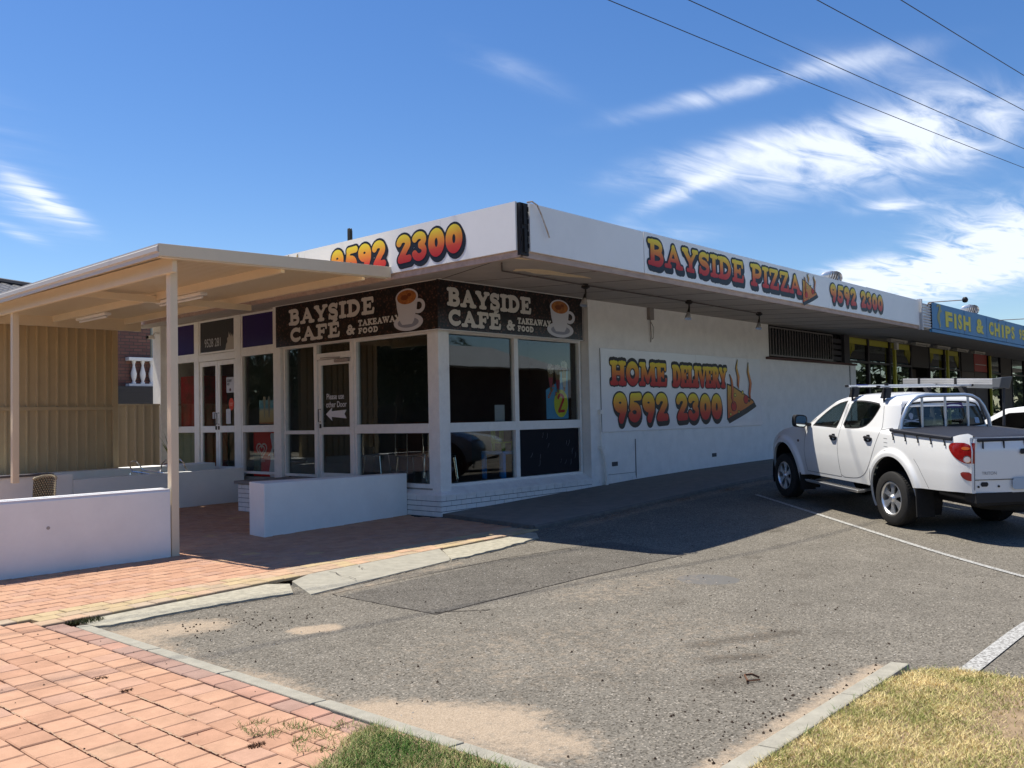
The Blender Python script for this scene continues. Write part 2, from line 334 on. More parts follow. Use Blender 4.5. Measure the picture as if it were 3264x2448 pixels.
def text_sdf(chains, grow=0, shifts=((0, 0),)):
    def f(X, Y):
        best = np.full(X.shape, 9.)
        for sx_, sy_ in shifts:
            for c in chains:
                xs = [p[0] for p in c]; ys = [p[1] for p in c]; mr = max(p[2] for p in c) + abs(grow) + .02
                x0, x1 = min(xs) - mr + sx_, max(xs) + mr + sx_
                col = X[:, 0]; i0 = max(0, np.searchsorted(col, x0) - 1); i1 = min(len(col), np.searchsorted(col, x1) + 1)
                if i1 > i0: best[i0:i1] = np.minimum(best[i0:i1], sd_chain(X[i0:i1] - sx_, Y[i0:i1] - sy_, c))
        return best - grow
    return f
def bounds(chains, pad):
    xs = [p[0] for c in chains for p in c]; ys = [p[1] for c in chains for p in c]
    return min(xs) - pad, max(xs) + pad, min(ys) - pad, max(ys) + pad
def bubble(parent, s, u0, u1, v0, height, fn, big=None, sh=(.02, -.06), grow=.03, name='lettering', h=None, fill=None, edge=None, gap=.02, fat=0.0):
    """gradient letters with a black edge and drop shadow, fitted between u0 and u1"""
    ch, W = layout(s, height, 1, big, gap); sx = (u1 - u0) / W
    ch = [[(a * sx, b, r * min(1.0, (sx + 1) / 2)) for a, b, r in c] for c in ch]
    ch = [[(a + u0, b + v0, r) for a, b, r in c] for c in ch]
    h = h or height / 34
    if edge is not None:
        mb = MB(); sh_ = [(sh[0] * q, sh[1] * q) for q in (0, .5, 1)]
        pad = height * .2 + grow + max(abs(sh[0]), abs(sh[1]))
        region(mb, text_sdf(ch, grow + fat, sh_), bounds(ch, pad), h, lambda u, v: fn(u, v, .003), True)
        build(name + '_outline', mb, edge, parent)
    mb = MB(); region(mb, text_sdf(ch, fat), bounds(ch, height * .2 + fat), h, lambda u, v: fn(u, v, .006), True)
    return build(name, mb, fill, parent)
def fit_glyph(mb, ch, x0, x1, z0, z1, fn, bold):
    cu = bpy.data.curves.new('t', 'FONT'); cu.body = ch; cu.offset = bold; cu.resolution_u = 3
    to = bpy.data.objects.new('t', cu); C.objects.link(to); bpy.context.view_layer.update()
    me = bpy.data.meshes.new_from_object(to.evaluated_get(bpy.context.evaluated_depsgraph_get()))
    xs = [v.co.x for v in me.vertices]; ys = [v.co.y for v in me.vertices]; a, b, c, d = min(xs), max(xs), min(ys), max(ys)
    mb.add([fn(x0 + (v.co.x - a) / (b - a) * (x1 - x0), z0 + (v.co.y - c) / (d - c) * (z1 - z0)) for v in me.vertices], [tuple(p.vertices) for p in me.polygons])
    bpy.data.objects.remove(to); bpy.data.meshes.remove(me); bpy.data.curves.remove(cu)
def btext(parent, s, size, fn, m, bold=0, sx=1, align='LEFT', name='lettering', spacing=1):
    cu = bpy.data.curves.new('t', 'FONT'); cu.body = s; cu.size = size; cu.offset = bold; cu.align_x = align; cu.space_character = spacing; cu.resolution_u = 4
    to = bpy.data.objects.new('t', cu); C.objects.link(to); bpy.context.view_layer.update()
    me = bpy.data.meshes.new_from_object(to.evaluated_get(bpy.context.evaluated_depsgraph_get()))
    vs = [fn(v.co.x * sx, v.co.y) for v in me.vertices]; fs = [tuple(p.vertices) for p in me.polygons]
    bpy.data.objects.remove(to); bpy.data.meshes.remove(me); bpy.data.curves.remove(cu)
    return build(name, MB().add(vs, fs), m, parent)
# ================================================================ GROUND
def hgt(x, y):
    x = np.asarray(x, float); y = np.asarray(y, float)
    wgt = smooth01((x - 7) / 5); q = .025 * (np.clip(y, -6, 9) - 4.6) + .035 * (np.minimum(x, 16.5) - 12.7)
    return -.03 + wgt * (q + .03)
def gsheet(name, xs, ys, fn, m, kind='structure', attrs=None, smooth=True):
    X, Y = np.meshgrid(xs, ys, indexing='ij'); Z = fn(X, Y); nx, ny = X.shape
    me = bpy.data.meshes.new(name); V = np.stack([X, Y, Z], -1).reshape(-1, 3)
    idx = np.arange(nx * ny).reshape(nx, ny); F = np.stack([idx[:-1, :-1], idx[1:, :-1], idx[1:, 1:], idx[:-1, 1:]], -1).reshape(-1, 4)
    me.vertices.add(len(V)); me.vertices.foreach_set('co', V.ravel()); me.loops.add(F.size); me.loops.foreach_set('vertex_index', F.ravel())
    me.polygons.add(len(F)); me.polygons.foreach_set('loop_start', np.arange(0, F.size, 4)); me.polygons.foreach_set('loop_total', np.full(len(F), 4))
    me.update(); me.validate()
    if smooth: me.polygons.foreach_set('use_smooth', [True] * len(F))
    for nme, g in (attrs or {}).items():
        a = me.attributes.new(nme, 'FLOAT', 'POINT'); a.data.foreach_set('value', g(X, Y).ravel().astype(np.float32))
    me.materials.append(m); o = bpy.data.objects.new(name, me); C.objects.link(o); o['kind'] = kind; return o
def seg(X, Y, a, b, wd, soft):   # soft band round a segment
    return 1 - smooth01((sd_chain(X, Y, [(a[0], a[1], 0), (b[0], b[1], 0)]) - wd) / soft)
def asphalt():
    m = bpy.data.materials.new('asphalt'); m.use_nodes = True; t = m.node_tree; b = t.nodes['Principled BSDF']
    tc = N(t, 'ShaderNodeTexCoord'); ob = tc.outputs['Object']
    v1 = N(t, 'ShaderNodeTexVoronoi', i_Scale=95, i_Randomness=1.0); LK(t, ob, v1.inputs['Vector'])
    sp = N(t, 'ShaderNodeSeparateColor'); LK(t, v1.outputs['Color'], sp.inputs[0])
    n2 = N(t, 'ShaderNodeTexNoise', i_Scale=1.6, i_Detail=8, i_Roughness=.7); LK(t, ob, n2.inputs['Vector'])
    n3 = N(t, 'ShaderNodeTexNoise', i_Scale=260, i_Detail=2); LK(t, ob, n3.inputs['Vector'])
    n4 = N(t, 'ShaderNodeTexNoise', i_Scale=14, i_Detail=6, i_Roughness=.75); LK(t, ob, n4.inputs['Vector'])
    cr = N(t, 'ShaderNodeValToRGB'); e = cr.color_ramp.elements; e[0].position = .0; e[0].color = (.062, .055, .044, 1); e[1].position = 1; e[1].color = (.38, .34, .28, 1)
    for p, c in ((.10, (.10, .088, .07)), (.28, (.158, .143, .117)), (.82, (.20, .182, .150)), (.94, (.25, .22, .175))): q = e.new(p); q.color = (*c, 1)
    LK(t, sp.outputs[0], cr.inputs[0])
    big = N(t, 'ShaderNodeMapRange'); LK(t, n2.outputs[0], big.inputs[0]); big.inputs[1].default_value = .3; big.inputs[2].default_value = .7; big.inputs[3].default_value = .86; big.inputs[4].default_value = 1.14
    mul = N(t, 'ShaderNodeMix', data_type='RGBA', blend_type='MULTIPLY'); mul.inputs[0].default_value = 1; LK(t, cr.outputs[0], mul.inputs[6]); LK(t, big.outputs[0], mul.inputs[7])
    cur = mul.outputs[2]
    def layer(attr, col, cur, thr=(.32, .62), amt=1.0, nz=.55, src=n4):
        at = N(t, 'ShaderNodeAttribute', attribute_name=attr)
        s_ = Mth(t, 'ADD', at.outputs['Fac'], Mth(t, 'MULTIPLY', Mth(t, 'SUBTRACT', src.outputs[0], .5), nz * 2))
        s_ = Mth(t, 'MULTIPLY', s_, Mth(t, 'GREATER_THAN', at.outputs['Fac'], .002))
        mr = N(t, 'ShaderNodeMapRange', interpolation_type='SMOOTHSTEP'); LK(t, s_, mr.inputs[0]); mr.inputs[1].default_value = thr[0]; mr.inputs[2].default_value = thr[1]; mr.inputs[4].default_value = amt
        mx = N(t, 'ShaderNodeMix', data_type='RGBA'); LK(t, mr.outputs[0], mx.inputs[0]); LK(t, cur, mx.inputs[6])
        if isinstance(col, tuple): mx.inputs[7].default_value = (*col, 1)
        else: LK(t, col, mx.inputs[7])
        return mx.outputs[2]
    fine = N(t, 'ShaderNodeMix', data_type='RGBA', blend_type='MULTIPLY'); fine.inputs[0].default_value = 1; LK(t, cur, fine.inputs[6]); fine.inputs[7].default_value = (.74, .75, .78, 1)
    cur = layer('patch', fine.outputs[2], cur, (.35, .6), 1, .04)
    cur = layer('smoothgrey', (.15, .145, .135), cur, (.4, .6), .95, .05)
    cur = layer('dark', (.055, .045, .035), cur, (.2, .8), .6, .55)
    sn = N(t, 'ShaderNodeTexNoise', i_Scale=90, i_Detail=4, i_Roughness=.7); LK(t, ob, sn.inputs['Vector'])
    sc = N(t, 'ShaderNodeValToRGB'); sc.color_ramp.elements[0].position = .3; sc.color_ramp.elements[0].color = (.30, .23, .16, 1); sc.color_ramp.elements[1].position = .7; sc.color_ramp.elements[1].color = (.50, .40, .29, 1); LK(t, sn.outputs[0], sc.inputs[0])
    cur = layer('sand', sc.outputs[0], cur, (.18, 1.05), .92, .95)
    LK(t, cur, b.inputs['Base Color']); b.inputs['Roughness'].default_value = .93; b.inputs['Specular IOR Level'].default_value = .05
    hh = Mth(t, 'ADD', Mth(t, 'MULTIPLY', v1.outputs['Distance'], 1.0), Mth(t, 'MULTIPLY', n3.outputs[0], .5))
    bp = N(t, 'ShaderNodeBump', i_Strength=.55, i_Distance=.006); LK(t, hh, bp.inputs['Height']); LK(t, bp.outputs[0], b.inputs['Normal'])
    return m
def a_sand(X, Y):
    s = .85 * (1 - smooth01((X - 3.15) / .40)) * smooth01((Y - .5) / .8) * (1 - smooth01((Y - 7.0) / .5)) * (.45 + .55 * np.sin(Y * 1.9 + 1.6) ** 2)
    s = np.maximum(s, 1.05 * seg(X, Y, (3.2, 3.95), (3.55, 3.35), .10, .42)); s = np.maximum(s, .85 * seg(X, Y, (3.4, 3.5), (3.5, 2.9), .05, .4)); s = np.maximum(s, .9 * seg(X, Y, (3.25, 6.95), (3.75, 6.8), .06, .42))
    s = np.maximum(s, 1.0 * seg(X, Y, (4.20, 5.97), (4.34, 5.90), .08, .13)); s = np.maximum(s, .85 * seg(X, Y, (3.4, 2.10), (5.8, 2.10), .02, .17))
    s = np.maximum(s, .30 * seg(X, Y, (4.6, 4.2), (5.8, 3.6), .3, 1.4)); s = np.maximum(s, .36 * seg(X, Y, (6.6, 5.0), (7.8, 4.9), .1, .7)); s = np.maximum(s, .4 * seg(X, Y, (5.2, 7.0), (7.2, 7.3), .02, .2))
    s = np.maximum(s, .5 * seg(X, Y, (10.5, 8.1), (17, 8.2), .05, .3))
    return np.where(s < .01, 0, s)
def a_dark(X, Y):
    s = .62 * seg(X, Y, (5.6, 3.32), (6.35, 2.95), .03, .16); s = np.maximum(s, .62 * seg(X, Y, (5.35, 3.05), (5.6, 2.85), .03, .13)); s = np.maximum(s, .5 * seg(X, Y, (4.9, 2.75), (5.2, 2.6), .05, .2))
    s = np.maximum(s, .4 * seg(X, Y, (9.3, 7.3), (9.9, 7.2), .08, .3))
    for cx_, cy_, r_, a_ in ((6.8, 4.2, .10, .45), (7.3, 3.3, .07, .5), (8.8, 3.9, .12, .45), (5.0, 4.9, .06, .4), (9.6, 4.9, .10, .5), (11.6, 5.6, .18, .55), (4.6, 3.4, .05, .4), (8.0, 6.3, .10, .4)): s = np.maximum(s, a_ * (1 - smooth01((np.hypot(X - cx_, (Y - cy_) * 1.4) - r_) / .16)))
    for c in ((5.9, 2.35, 8.6, 1.95), (6.0, 2.75, 9.4, 2.6), (6.6, 3.4, 10.5, 3.2)): s = np.maximum(s, .13 * seg(X, Y, c[:2], c[2:], .05, .10))
    return np.where(s < .01, 0, s)
ASPH = asphalt()
gs = lambda a, b, st: np.arange(a, b + st / 2, st)
xs = np.concatenate([gs(3.13, 9.9, .045), gs(10.0, 18, .1), gs(18.5, 62, .75)]); ys = np.concatenate([gs(-9, -.5, .5), gs(-.2, 8.6, .045)])
gsheet('car_park', xs, ys, lambda X, Y: hgt(X, Y) - (Y > 7.45 + .08 * (X - 3.1)) * (X < 9.4) * .05, ASPH, attrs={'sand': a_sand, 'dark': a_dark,
    'patch': lambda X, Y: 1 - smooth01((sd_poly(X, Y, [(5.2, 5.55), (5.23, 6.85), (8.0, 7.05), (9.6, 6.9), (9.3, 5.6)]) + .02) / .06),
    'smoothgrey': lambda X, Y: 1 - smooth01((np.hypot(X - 7.96, (Y - 4.55)) - .28) / .05)})
GROUND = mat('ground_soil', (.36, .32, .25), .95, var=.3, vs=2)
gsheet('ground', gs(-400, 400, 40), gs(-400, 400, 40), lambda X, Y: X * 0 - .55, GROUND)
gsheet('road', gs(-120, 160, 20), [-19, -14.5, -10], lambda X, Y: X * 0 - .35, mat('road_asphalt', (.20, .19, .18), .9, var=.2, vs=3))
gsheet('verge', gs(-120, 160, 20), [-10, -9.5, -9.02], lambda X, Y: X * 0 - .3, mat('verge_grass', (.34, .30, .15), .95, var=.4, vs=3))
gsheet('pavement', gs(-60, 10.2, 3.9), [-9, -4, 0, 4, 7.7, 12, 16, 20], lambda X, Y: np.where(X > 3.05, -.28 + .26 * (Y > 7.75), -.022) , mat('paving_sand', (.23, .155, .10), .95, var=.35, vs=25), smooth=False)

# pavers ------------------------------------------------------------------
def paver_mat(name, cols):
    m = bpy.data.materials.new(name); m.use_nodes = True; t = m.node_tree; b = t.nodes['Principled BSDF']; b.inputs['Roughness'].default_value = .88; b.inputs['Specular IOR Level'].default_value = .08
    g = N(t, 'ShaderNodeNewGeometry'); cr = N(t, 'ShaderNodeValToRGB'); cr.color_ramp.interpolation = 'LINEAR'; e = cr.color_ramp.elements
    while len(e) < len(cols): e.new(.5)
    for q, (p, c) in zip(e, cols): q.position = p; q.color = (*c, 1)
    LK(t, g.outputs['Random Per Island'], cr.inputs[0]); tc = N(t, 'ShaderNodeTexCoord')
    n = N(t, 'ShaderNodeTexNoise', i_Scale=5, i_Detail=8, i_Roughness=.7); LK(t, tc.outputs['Object'], n.inputs['Vector'])
    mr = N(t, 'ShaderNodeMapRange'); LK(t, n.outputs[0], mr.inputs[0]); mr.inputs[1].default_value = .3; mr.inputs[2].default_value = .7; mr.inputs[3].default_value = .82; mr.inputs[4].default_value = 1.12
    mx = N(t, 'ShaderNodeMix', data_type='RGBA', blend_type='MULTIPLY'); mx.inputs[0].default_value = 1; LK(t, cr.outputs[0], mx.inputs[6]); LK(t, mr.outputs[0], mx.inputs[7])
    n2 = N(t, 'ShaderNodeTexNoise', i_Scale=260, i_Detail=3); LK(t, tc.outputs['Object'], n2.inputs['Vector'])
    mr2 = N(t, 'ShaderNodeMapRange'); LK(t, n2.outputs[0], mr2.inputs[0]); mr2.inputs[1].default_value = .3; mr2.inputs[2].default_value = .7; mr2.inputs[3].default_value = .88; mr2.inputs[4].default_value = 1.1
    mx2 = N(t, 'ShaderNodeMix', data_type='RGBA', blend_type='MULTIPLY'); mx2.inputs[0].default_value = 1; LK(t, mx.outputs[2], mx2.inputs[6]); LK(t, mr2.outputs[0], mx2.inputs[7])
    LK(t, mx2.outputs[2], b.inputs['Base Color'])
    bp = N(t, 'ShaderNodeBump', i_Strength=.35, i_Distance=.003); LK(t, n2.outputs[0], bp.inputs['Height']); LK(t, bp.outputs[0], b.inputs['Normal']); return m
PV = paver_mat('clay_paver', [(0, (.45, .255, .165)), (.3, (.49, .285, .185)), (.7, (.52, .31, .20)), (.95, (.46, .28, .20)), (.985, (.50, .31, .20)), (1, (.54, .36, .19))])
PVB = paver_mat('clay_paver_border', [(0, (.38, .22, .16)), (.5, (.36, .24, .19)), (1, (.48, .27, .19))])
PVY = paver_mat('yellow_paver', [(0, (.50, .38, .22)), (.3, (.47, .36, .21)), (.5, (.42, .32, .22)), (.7, (.52, .34, .22)), (1, (.44, .35, .25))])
def pavers(name, rects, m, cx=0, cy=0, ang=0, keep=None):
    mb = MB(); ca, sa = math.cos(ang), math.sin(ang)
    for x0, x1, y0, y1 in rects:
        g = .0045; x0 += g; x1 -= g; y0 += g; y1 -= g; dz = random.uniform(-.003, .003); tx = random.uniform(-.012, .012); ty = random.uniform(-.012, .012); c_ = .006
        mxx, myy = (x0 + x1) / 2, (y0 + y1) / 2
        P = []
        for (a, b, z) in ((x0, y0, -.03), (x1, y0, -.03), (x1, y1, -.03), (x0, y1, -.03), (x0, y0, -.006), (x1, y0, -.006), (x1, y1, -.006), (x0, y1, -.006), (x0 + c_, y0 + c_, 0), (x1 - c_, y0 + c_, 0), (x1 - c_, y1 - c_, 0), (x0 + c_, y1 - c_, 0)):
            P.append((cx + a * ca - b * sa, cy + a * sa + b * ca, z + dz + (a - mxx) * tx + (b - myy) * ty))
        if keep and not keep(sum(p[0] for p in P) / 12, sum(p[1] for p in P) / 12): continue
        mb.add(P, [(8, 9, 10, 11)] + [(i, (i + 1) % 4, 4 + (i + 1) % 4, 4 + i) for i in range(4)] + [(4 + i, 4 + (i + 1) % 4, 8 + (i + 1) % 4, 8 + i) for i in range(4)])
    return build(name, mb, m, kind='structure')
rects = []
ncol = 22
for i in range(ncol):
    x1 = 2.905 - i * .196; off = (.1 if i % 2 else 0) + random.uniform(-.012, .012)
    for j in range(int(9.2 / .2)): rects.append((x1 - .196, x1, .2 + j * .2 + off, .2 + j * .2 + off + .2))
edge_y = lambda x: 7.78 + .082 * (x - 3.1)
grass_poly = [(2.30, 3.2), (2.46, 3.50), (2.66, 3.58), (2.84, 3.72), (3.07, 3.76), (3.09, 1.5), (2.2, 1.5)]
def in_poly(x, y, P): return float(sd_poly(np.array([[x]]), np.array([[y]]), P)[0, 0]) < 0
pavers('brick_pavement', rects, PV, keep=lambda x, y: y < 8.02 and not in_poly(x, y, grass_poly))
pavers('pavement_border', [(2.91, 3.062, 3.3 + j * .2, 3.5 + j * .2) for j in range(22)], PVB, keep=lambda x, y: y < 7.72 and not in_poly(x, y, grass_poly))
AN = math.atan(.082); rects = []; ry = []
for r in range(58):
    y0 = r * .17 if r >= 3 else r * .17
    off = (.1 if r % 2 else 0) + random.uniform(-.02, .02)
    for i in range(-14, 37):
        (ry if r < 3 else rects).append((i * .205 + off, (i + 1) * .205 + off, y0, y0 + .17))
kp = lambda x, y: (y > 8.02 if x < 3.0 else True) and (x < 10.13 or y < 10.7) and x < 10.25 - (10.7 - y) * .19 + .0 * x and y < 16.5
pavers('terrace_paving', rects, PV, 3.1, 7.78, AN, kp)
pavers('terrace_edge', ry, PVY, 3.1, 7.78, AN, kp)
mb = MB()
for i, y0, y1 in ((3, 3.7, 5.6), (4, 3.4, 4.9), (5, 3.6, 6.2), (7, 4.3, 6.0), (2, 4.6, 5.3), (9, 4.9, 7.0), (6, 6.0, 7.4)):
    x = 2.905 - i * .196; P = []
    y = y0
    while y < y1: P.append((x + random.uniform(-.004, .004), y)); y += .03
    for a, b in zip(P[:-1], P[1:]):
        if random.random() < .8: w0 = random.uniform(.001, .008); w1 = random.uniform(.001, .008); mb.add([(a[0] - w0, a[1], .0025), (b[0] - w1, b[1], .0025), (b[0] + w1, b[1], .0025), (a[0] + w0, a[1], .0025)], [(0, 1, 2, 3)])
build('joint_sand', mb, mat('joint_sand_pale', (.46, .31, .20), .95, var=.3, vs=60), kind='structure')
# kerbs, gutters and ramp ---------------------------------------------------
KERB = mat('kerb_concrete', (.37, .345, .275), .9, var=.22, vs=9, bump=.5, bs=70, dirt=.35, dcol=(.22, .20, .16))
mb = MB(); y = 1.2
while y < 7.5:
    L_ = random.uniform(.95, 1.25); y2 = min(7.5, y + L_); j = random.uniform(-.012, .012)
    mb.hexa([(3.072 + j, y + .006, -.12), (3.185 + j, y + .006, -.12), (3.185 + j, y2 - .006, -.12), (3.072 + j, y2 - .006, -.12)], [(3.072 + j, y + .006, .004), (3.185 + j, y + .006, -.004), (3.185 + j, y2 - .006, -.004), (3.072 + j, y2 - .006, .004)]); y = y2
build('kerb_edging', mb, KERB, kind='structure', bevel=.008)
def slab(name, P, z0, z1, m, bev=.01, zf=None):
    mb = MB(); n = len(P); zt = [z1] * n if not isinstance(z1, list) else z1
    mb.add([(x, y, z0) for x, y in P] + [(x, y, z) for (x, y), z in zip(P, zt)], [tuple(range(n))[::-1], tuple(range(n, 2 * n))] + [(i, (i + 1) % n, n + (i + 1) % n, n + i) for i in range(n)])
    return build(name, mb, m, kind='structure', bevel=bev)
def rough(P, amp, n):
    Q = []
    for i in range(len(P) - 1):
        a, b = P[i], P[i + 1]
        for q in range(n):
            t = q / n; Q.append((a[0] + (b[0] - a[0]) * t + random.uniform(-amp, amp), a[1] + (b[1] - a[1]) * t + random.uniform(-amp, amp)))
    return Q + [P[-1]]
GUT = mat('gutter_concrete', (.43, .395, .30), .9, var=.35, vs=14, bump=.7, bs=45, dirt=.4, dcol=(.22, .20, .16))
slab('gutter', [(3.2, 7.44)] + rough([(3.3, 7.38), (4.2, 7.40), (5.0, 7.30)], .02, 8) + [(5.25, 7.72), (5.1, 7.90), (3.2, 7.74)], -.12, -.012, GUT, .006)
slab('concrete_ramp', [(5.07, 7.12), (5.33, 7.8), (5.65, 7.965), (7.71, 8.135), (7.42, 7.66), (7.26, 7.49)], -.12, [-.02, -.005, .003, .004, -.02, -.022], KERB, .006)
slab('broken_gutter', rough([(7.30, 7.47), (8.3, 7.62), (9.25, 7.83)], .03, 9) + [(9.62, 8.18), (9.6, 8.28)] + rough([(9.55, 8.27), (8.6, 8.19), (7.74, 8.12)], .012, 6), -.14, -.014, GUT, .006)
CRK = mat('crack_dirt', (.05, .042, .035), .95)
mb = MB()
def ribbon(mb, P, wd, z):
    for a, b in zip(P[:-1], P[1:]):
        d = Vector((b[0] - a[0], b[1] - a[1])); 
        if d.length < 1e-6: continue
        n_ = Vector((-d.y, d.x)).normalized() * wd * random.uniform(.4, 1.2)
        mb.add([(a[0] - n_.x, a[1] - n_.y, z(a)), (b[0] - n_.x, b[1] - n_.y, z(b)), (b[0] + n_.x, b[1] + n_.y, z(b)), (a[0] + n_.x, a[1] + n_.y, z(a))], [(0, 1, 2, 3)])
gz = lambda p: float(hgt(p[0], p[1])) + .004
for P, am in (([(5.08, 7.10), (6.2, 7.28), (7.2, 7.45)], .012), ([(7.22, 7.44), (8.3, 7.6), (9.2, 7.80)], .03), ([(3.25, 7.36), (4.2, 7.38), (5.05, 7.26)], .02), ([(5.2, 6.9), (5.23, 7.0), (8.0, 7.08), (9.4, 6.95)], .006), ([(9.3, 5.6), (5.2, 5.55), (5.2, 6.85)], .006), ([(5.25, 5.6), (5.6, 5.3)], .01)):
    ribbon(mb, rough(P, am, 14), .008, gz)
ribbon(mb, rough([(5.9, 7.9), (5.75, 7.3)], .03, 8), .004, lambda p: .001); ribbon(mb, rough([(6.3, 7.98), (6.2, 7.75), (6.45, 7.32)], .03, 8), .003, lambda p: .002)
build('asphalt_cracks', mb, CRK, kind='structure')
# footpath beside the white wall
zp = lambda x: np.interp(x, [9.7, 10.2, 12, 14.3, 16, 18, 22, 30, 62], [.045, .055, .115, .20, .26, .31, .37, .43, .5])
def pathz(X, Y): return zp(X)
mb = MB(); xx = [9.82, 10.3] + list(gs(10.8, 18, .6)) + list(gs(19, 62, 2)); yo = 8.42
for a, b in zip(xx[:-1], xx[1:]):
    ia = 10.72; sk = (.42 if a < 9.9 else 0)
    A = [(a, yo, -.2), (b, yo, -.2), (b, 10.75, -.2), (a + sk, 10.75, -.2)]; T = [(a, yo, float(zp(a))), (b, yo, float(zp(b))), (b, 10.75, float(zp(b))), (a + sk, 10.75, float(zp(a)) - .0)]
    mb.hexa(A, T)
build('footpath', mb, PATHM, kind='structure')
mb = MB()
for a, b in zip(xx[:-1], xx[1:]):
    mb.add([(a, yo - .05, float(zp(a)) - .012), (b, yo - .05, float(zp(b)) - .012), (b, yo - .003, float(zp(b)) + .003), (a, yo - .003, float(zp(a)) + .003), (a, yo - .06, -.25), (b, yo - .06, -.25)], [(0, 1, 2, 3), (4, 5, 1, 0)])
mb.bar((9.80, 8.40, .02), (10.24, 10.68, .02), .06, .075)
build('kerb', mb, mat('kerb_old', (.17, .16, .14), .9, var=.3, vs=9, bump=.4, bs=60), kind='structure', bevel=.006)
# painted bay lines
LINEM = bpy.data.materials.new('line_paint'); LINEM.use_nodes = True
def line_mat(m):
    t = m.node_tree; b = t.nodes['Principled BSDF']; tc = N(t, 'ShaderNodeTexCoord'); n = N(t, 'ShaderNodeTexNoise', i_Scale=38, i_Detail=8, i_Roughness=.8); LK(t, tc.outputs['Object'], n.inputs['Vector'])
    cr = N(t, 'ShaderNodeValToRGB'); e = cr.color_ramp.elements; e[0].position = .42; e[0].color = (.17, .16, .14, 1); e[1].position = .56; e[1].color = (.50, .49, .45, 1); LK(t, n.outputs[0], cr.inputs[0]); LK(t, cr.outputs[0], b.inputs['Base Color']); b.inputs['Roughness'].default_value = .8
line_mat(LINEM)
def paint(name, a, b, wd):
    a = Vector(a); b = Vector(b); n = 40; s = (b - a); pr = Vector((-s.y, s.x)).normalized() * wd / 2; mb = MB()
    P = [a + s * i / n for i in range(n + 1)]
    for p, q in zip(P[:-1], P[1:]):
        mb.add([(v.x, v.y, float(hgt(v.x, v.y)) + .008) for v in (p - pr, q - pr, q + pr, p + pr)], [(0, 1, 2, 3)])
    build(name, mb, LINEM, kind='structure')
def onplane(px, py):   # straight bay line in car-park coordinates
    return (px, py)
hd = R(50)
A0 = Vector((14.75, 7.42)); paint('parking_line', A0, (10.1, 2.15), .075)
for q in (1, 2, 3): paint('parking_line', A0 + Vector((4.0 * q, 0)), Vector((10.1 + 4.0 * q, 2.15)), .075)
paint('parking_line', (5.93, 1.66), (12.5, 1.66), .11)

# gravel, gumnuts and leaves ---------------------------------------------------
def scatter(name, n, pts_fn, size, m, flat=.6):
    mb = MB()
    for _ in range(n):
        x, y = pts_fn(); z = float(hgt(x, y)) + .002 if x > 3.19 else .001; s = random.uniform(*size); a = random.random() * 6.28; P = []
        for q in range(5): P.append((x + s * math.cos(a + q * 1.257) * random.uniform(.7, 1.2), y + s * math.sin(a + q * 1.257) * random.uniform(.7, 1.2), z))
        mb.add(P + [(x + random.uniform(-.3, .3) * s, y + random.uniform(-.3, .3) * s, z + s * flat * 1.4)], [(q, (q + 1) % 5, 5) for q in range(5)])
    return build(name, mb, m, kind='stuff')
def pick():
    r = random.random()
    if r < .2: return random.gauss(3.9, .35), random.gauss(6.6, .25)
    if r < .35: return random.uniform(3.3, 5.8), random.gauss(2.2, .12)
    if r < .5: return random.uniform(4.2, 5.9), random.gauss(2.35, .3)
    return random.uniform(3.3, 10), random.uniform(1.7, 7)
GN = mat('dark_gumnut', (.045, .028, .018), .9)
scatter('gravel', 420, lambda: (lambda p: (max(3.2, p[0]), p[1]))(pick()), (.004, .011), GN, .8)
scatter('pale_grit', 500, lambda: (random.uniform(3.25, 9), random.uniform(2.1, 6.9)), (.003, .007), mat('pale_stone', (.5, .46, .4), .9), .5)
scatter('paver_litter', 60, lambda: (random.uniform(.9, 3.0), random.uniform(3.6, 7.6)), (.004, .009), GN, .6)
def tuft(name, x, y, n, r, ht, col, label, z=0, cat='weeds'):
    mb = MB()
    for _ in range(n):
        a = random.random() * 6.28; q = random.random() ** .6 * r; bx, by = x + q * math.cos(a), y + q * math.sin(a) * .6; h = random.uniform(.4, 1) * ht; l = random.uniform(-.5, .5) * ht, random.uniform(-.5, .5) * ht; w_ = .003
        d = random.random() * 3.14; mb.add([(bx - w_ * math.cos(d), by - w_ * math.sin(d), z), (bx + w_ * math.cos(d), by + w_ * math.sin(d), z), (bx + l[0], by + l[1], z + h)], [(0, 1, 2)])
    return build(name, mb, col, label=label, cat=cat)
WEED = mat('weed_green', (.07, .085, .025), .8, var=.5, vs=40); DRYW = mat('dry_weed', (.16, .09, .05), .9, var=.4, vs=30)
tuft('weed', 3.22, 7.66, 420, .16, .035, WEED, 'low dark green weed clump at the corner of terrace edge and kerb', z=-.01)
tuft('leaf_litter', 2.54, 5.82, 70, .045, .014, DRYW, 'dried brown seed heads lying on the pavers, nearer the kerb edging', z=.001, cat='leaf litter')
tuft('leaf_litter', 2.52, 5.42, 70, .045, .014, DRYW, 'dried brown seed heads lying on the pavers, the clump nearer the bottom', z=.001, cat='leaf litter')
tuft('leaf_litter', 2.50, 3.98, 110, .05, .02, DRYW, 'dead brown weed clump on pavers beside the green grass', z=.001, cat='leaf litter')
for i, (x, y, n) in enumerate(((11.9, 8.1, 150), (13.3, 8.2, 120), (12.9, 8.15, 90))): pass
mb = MB()
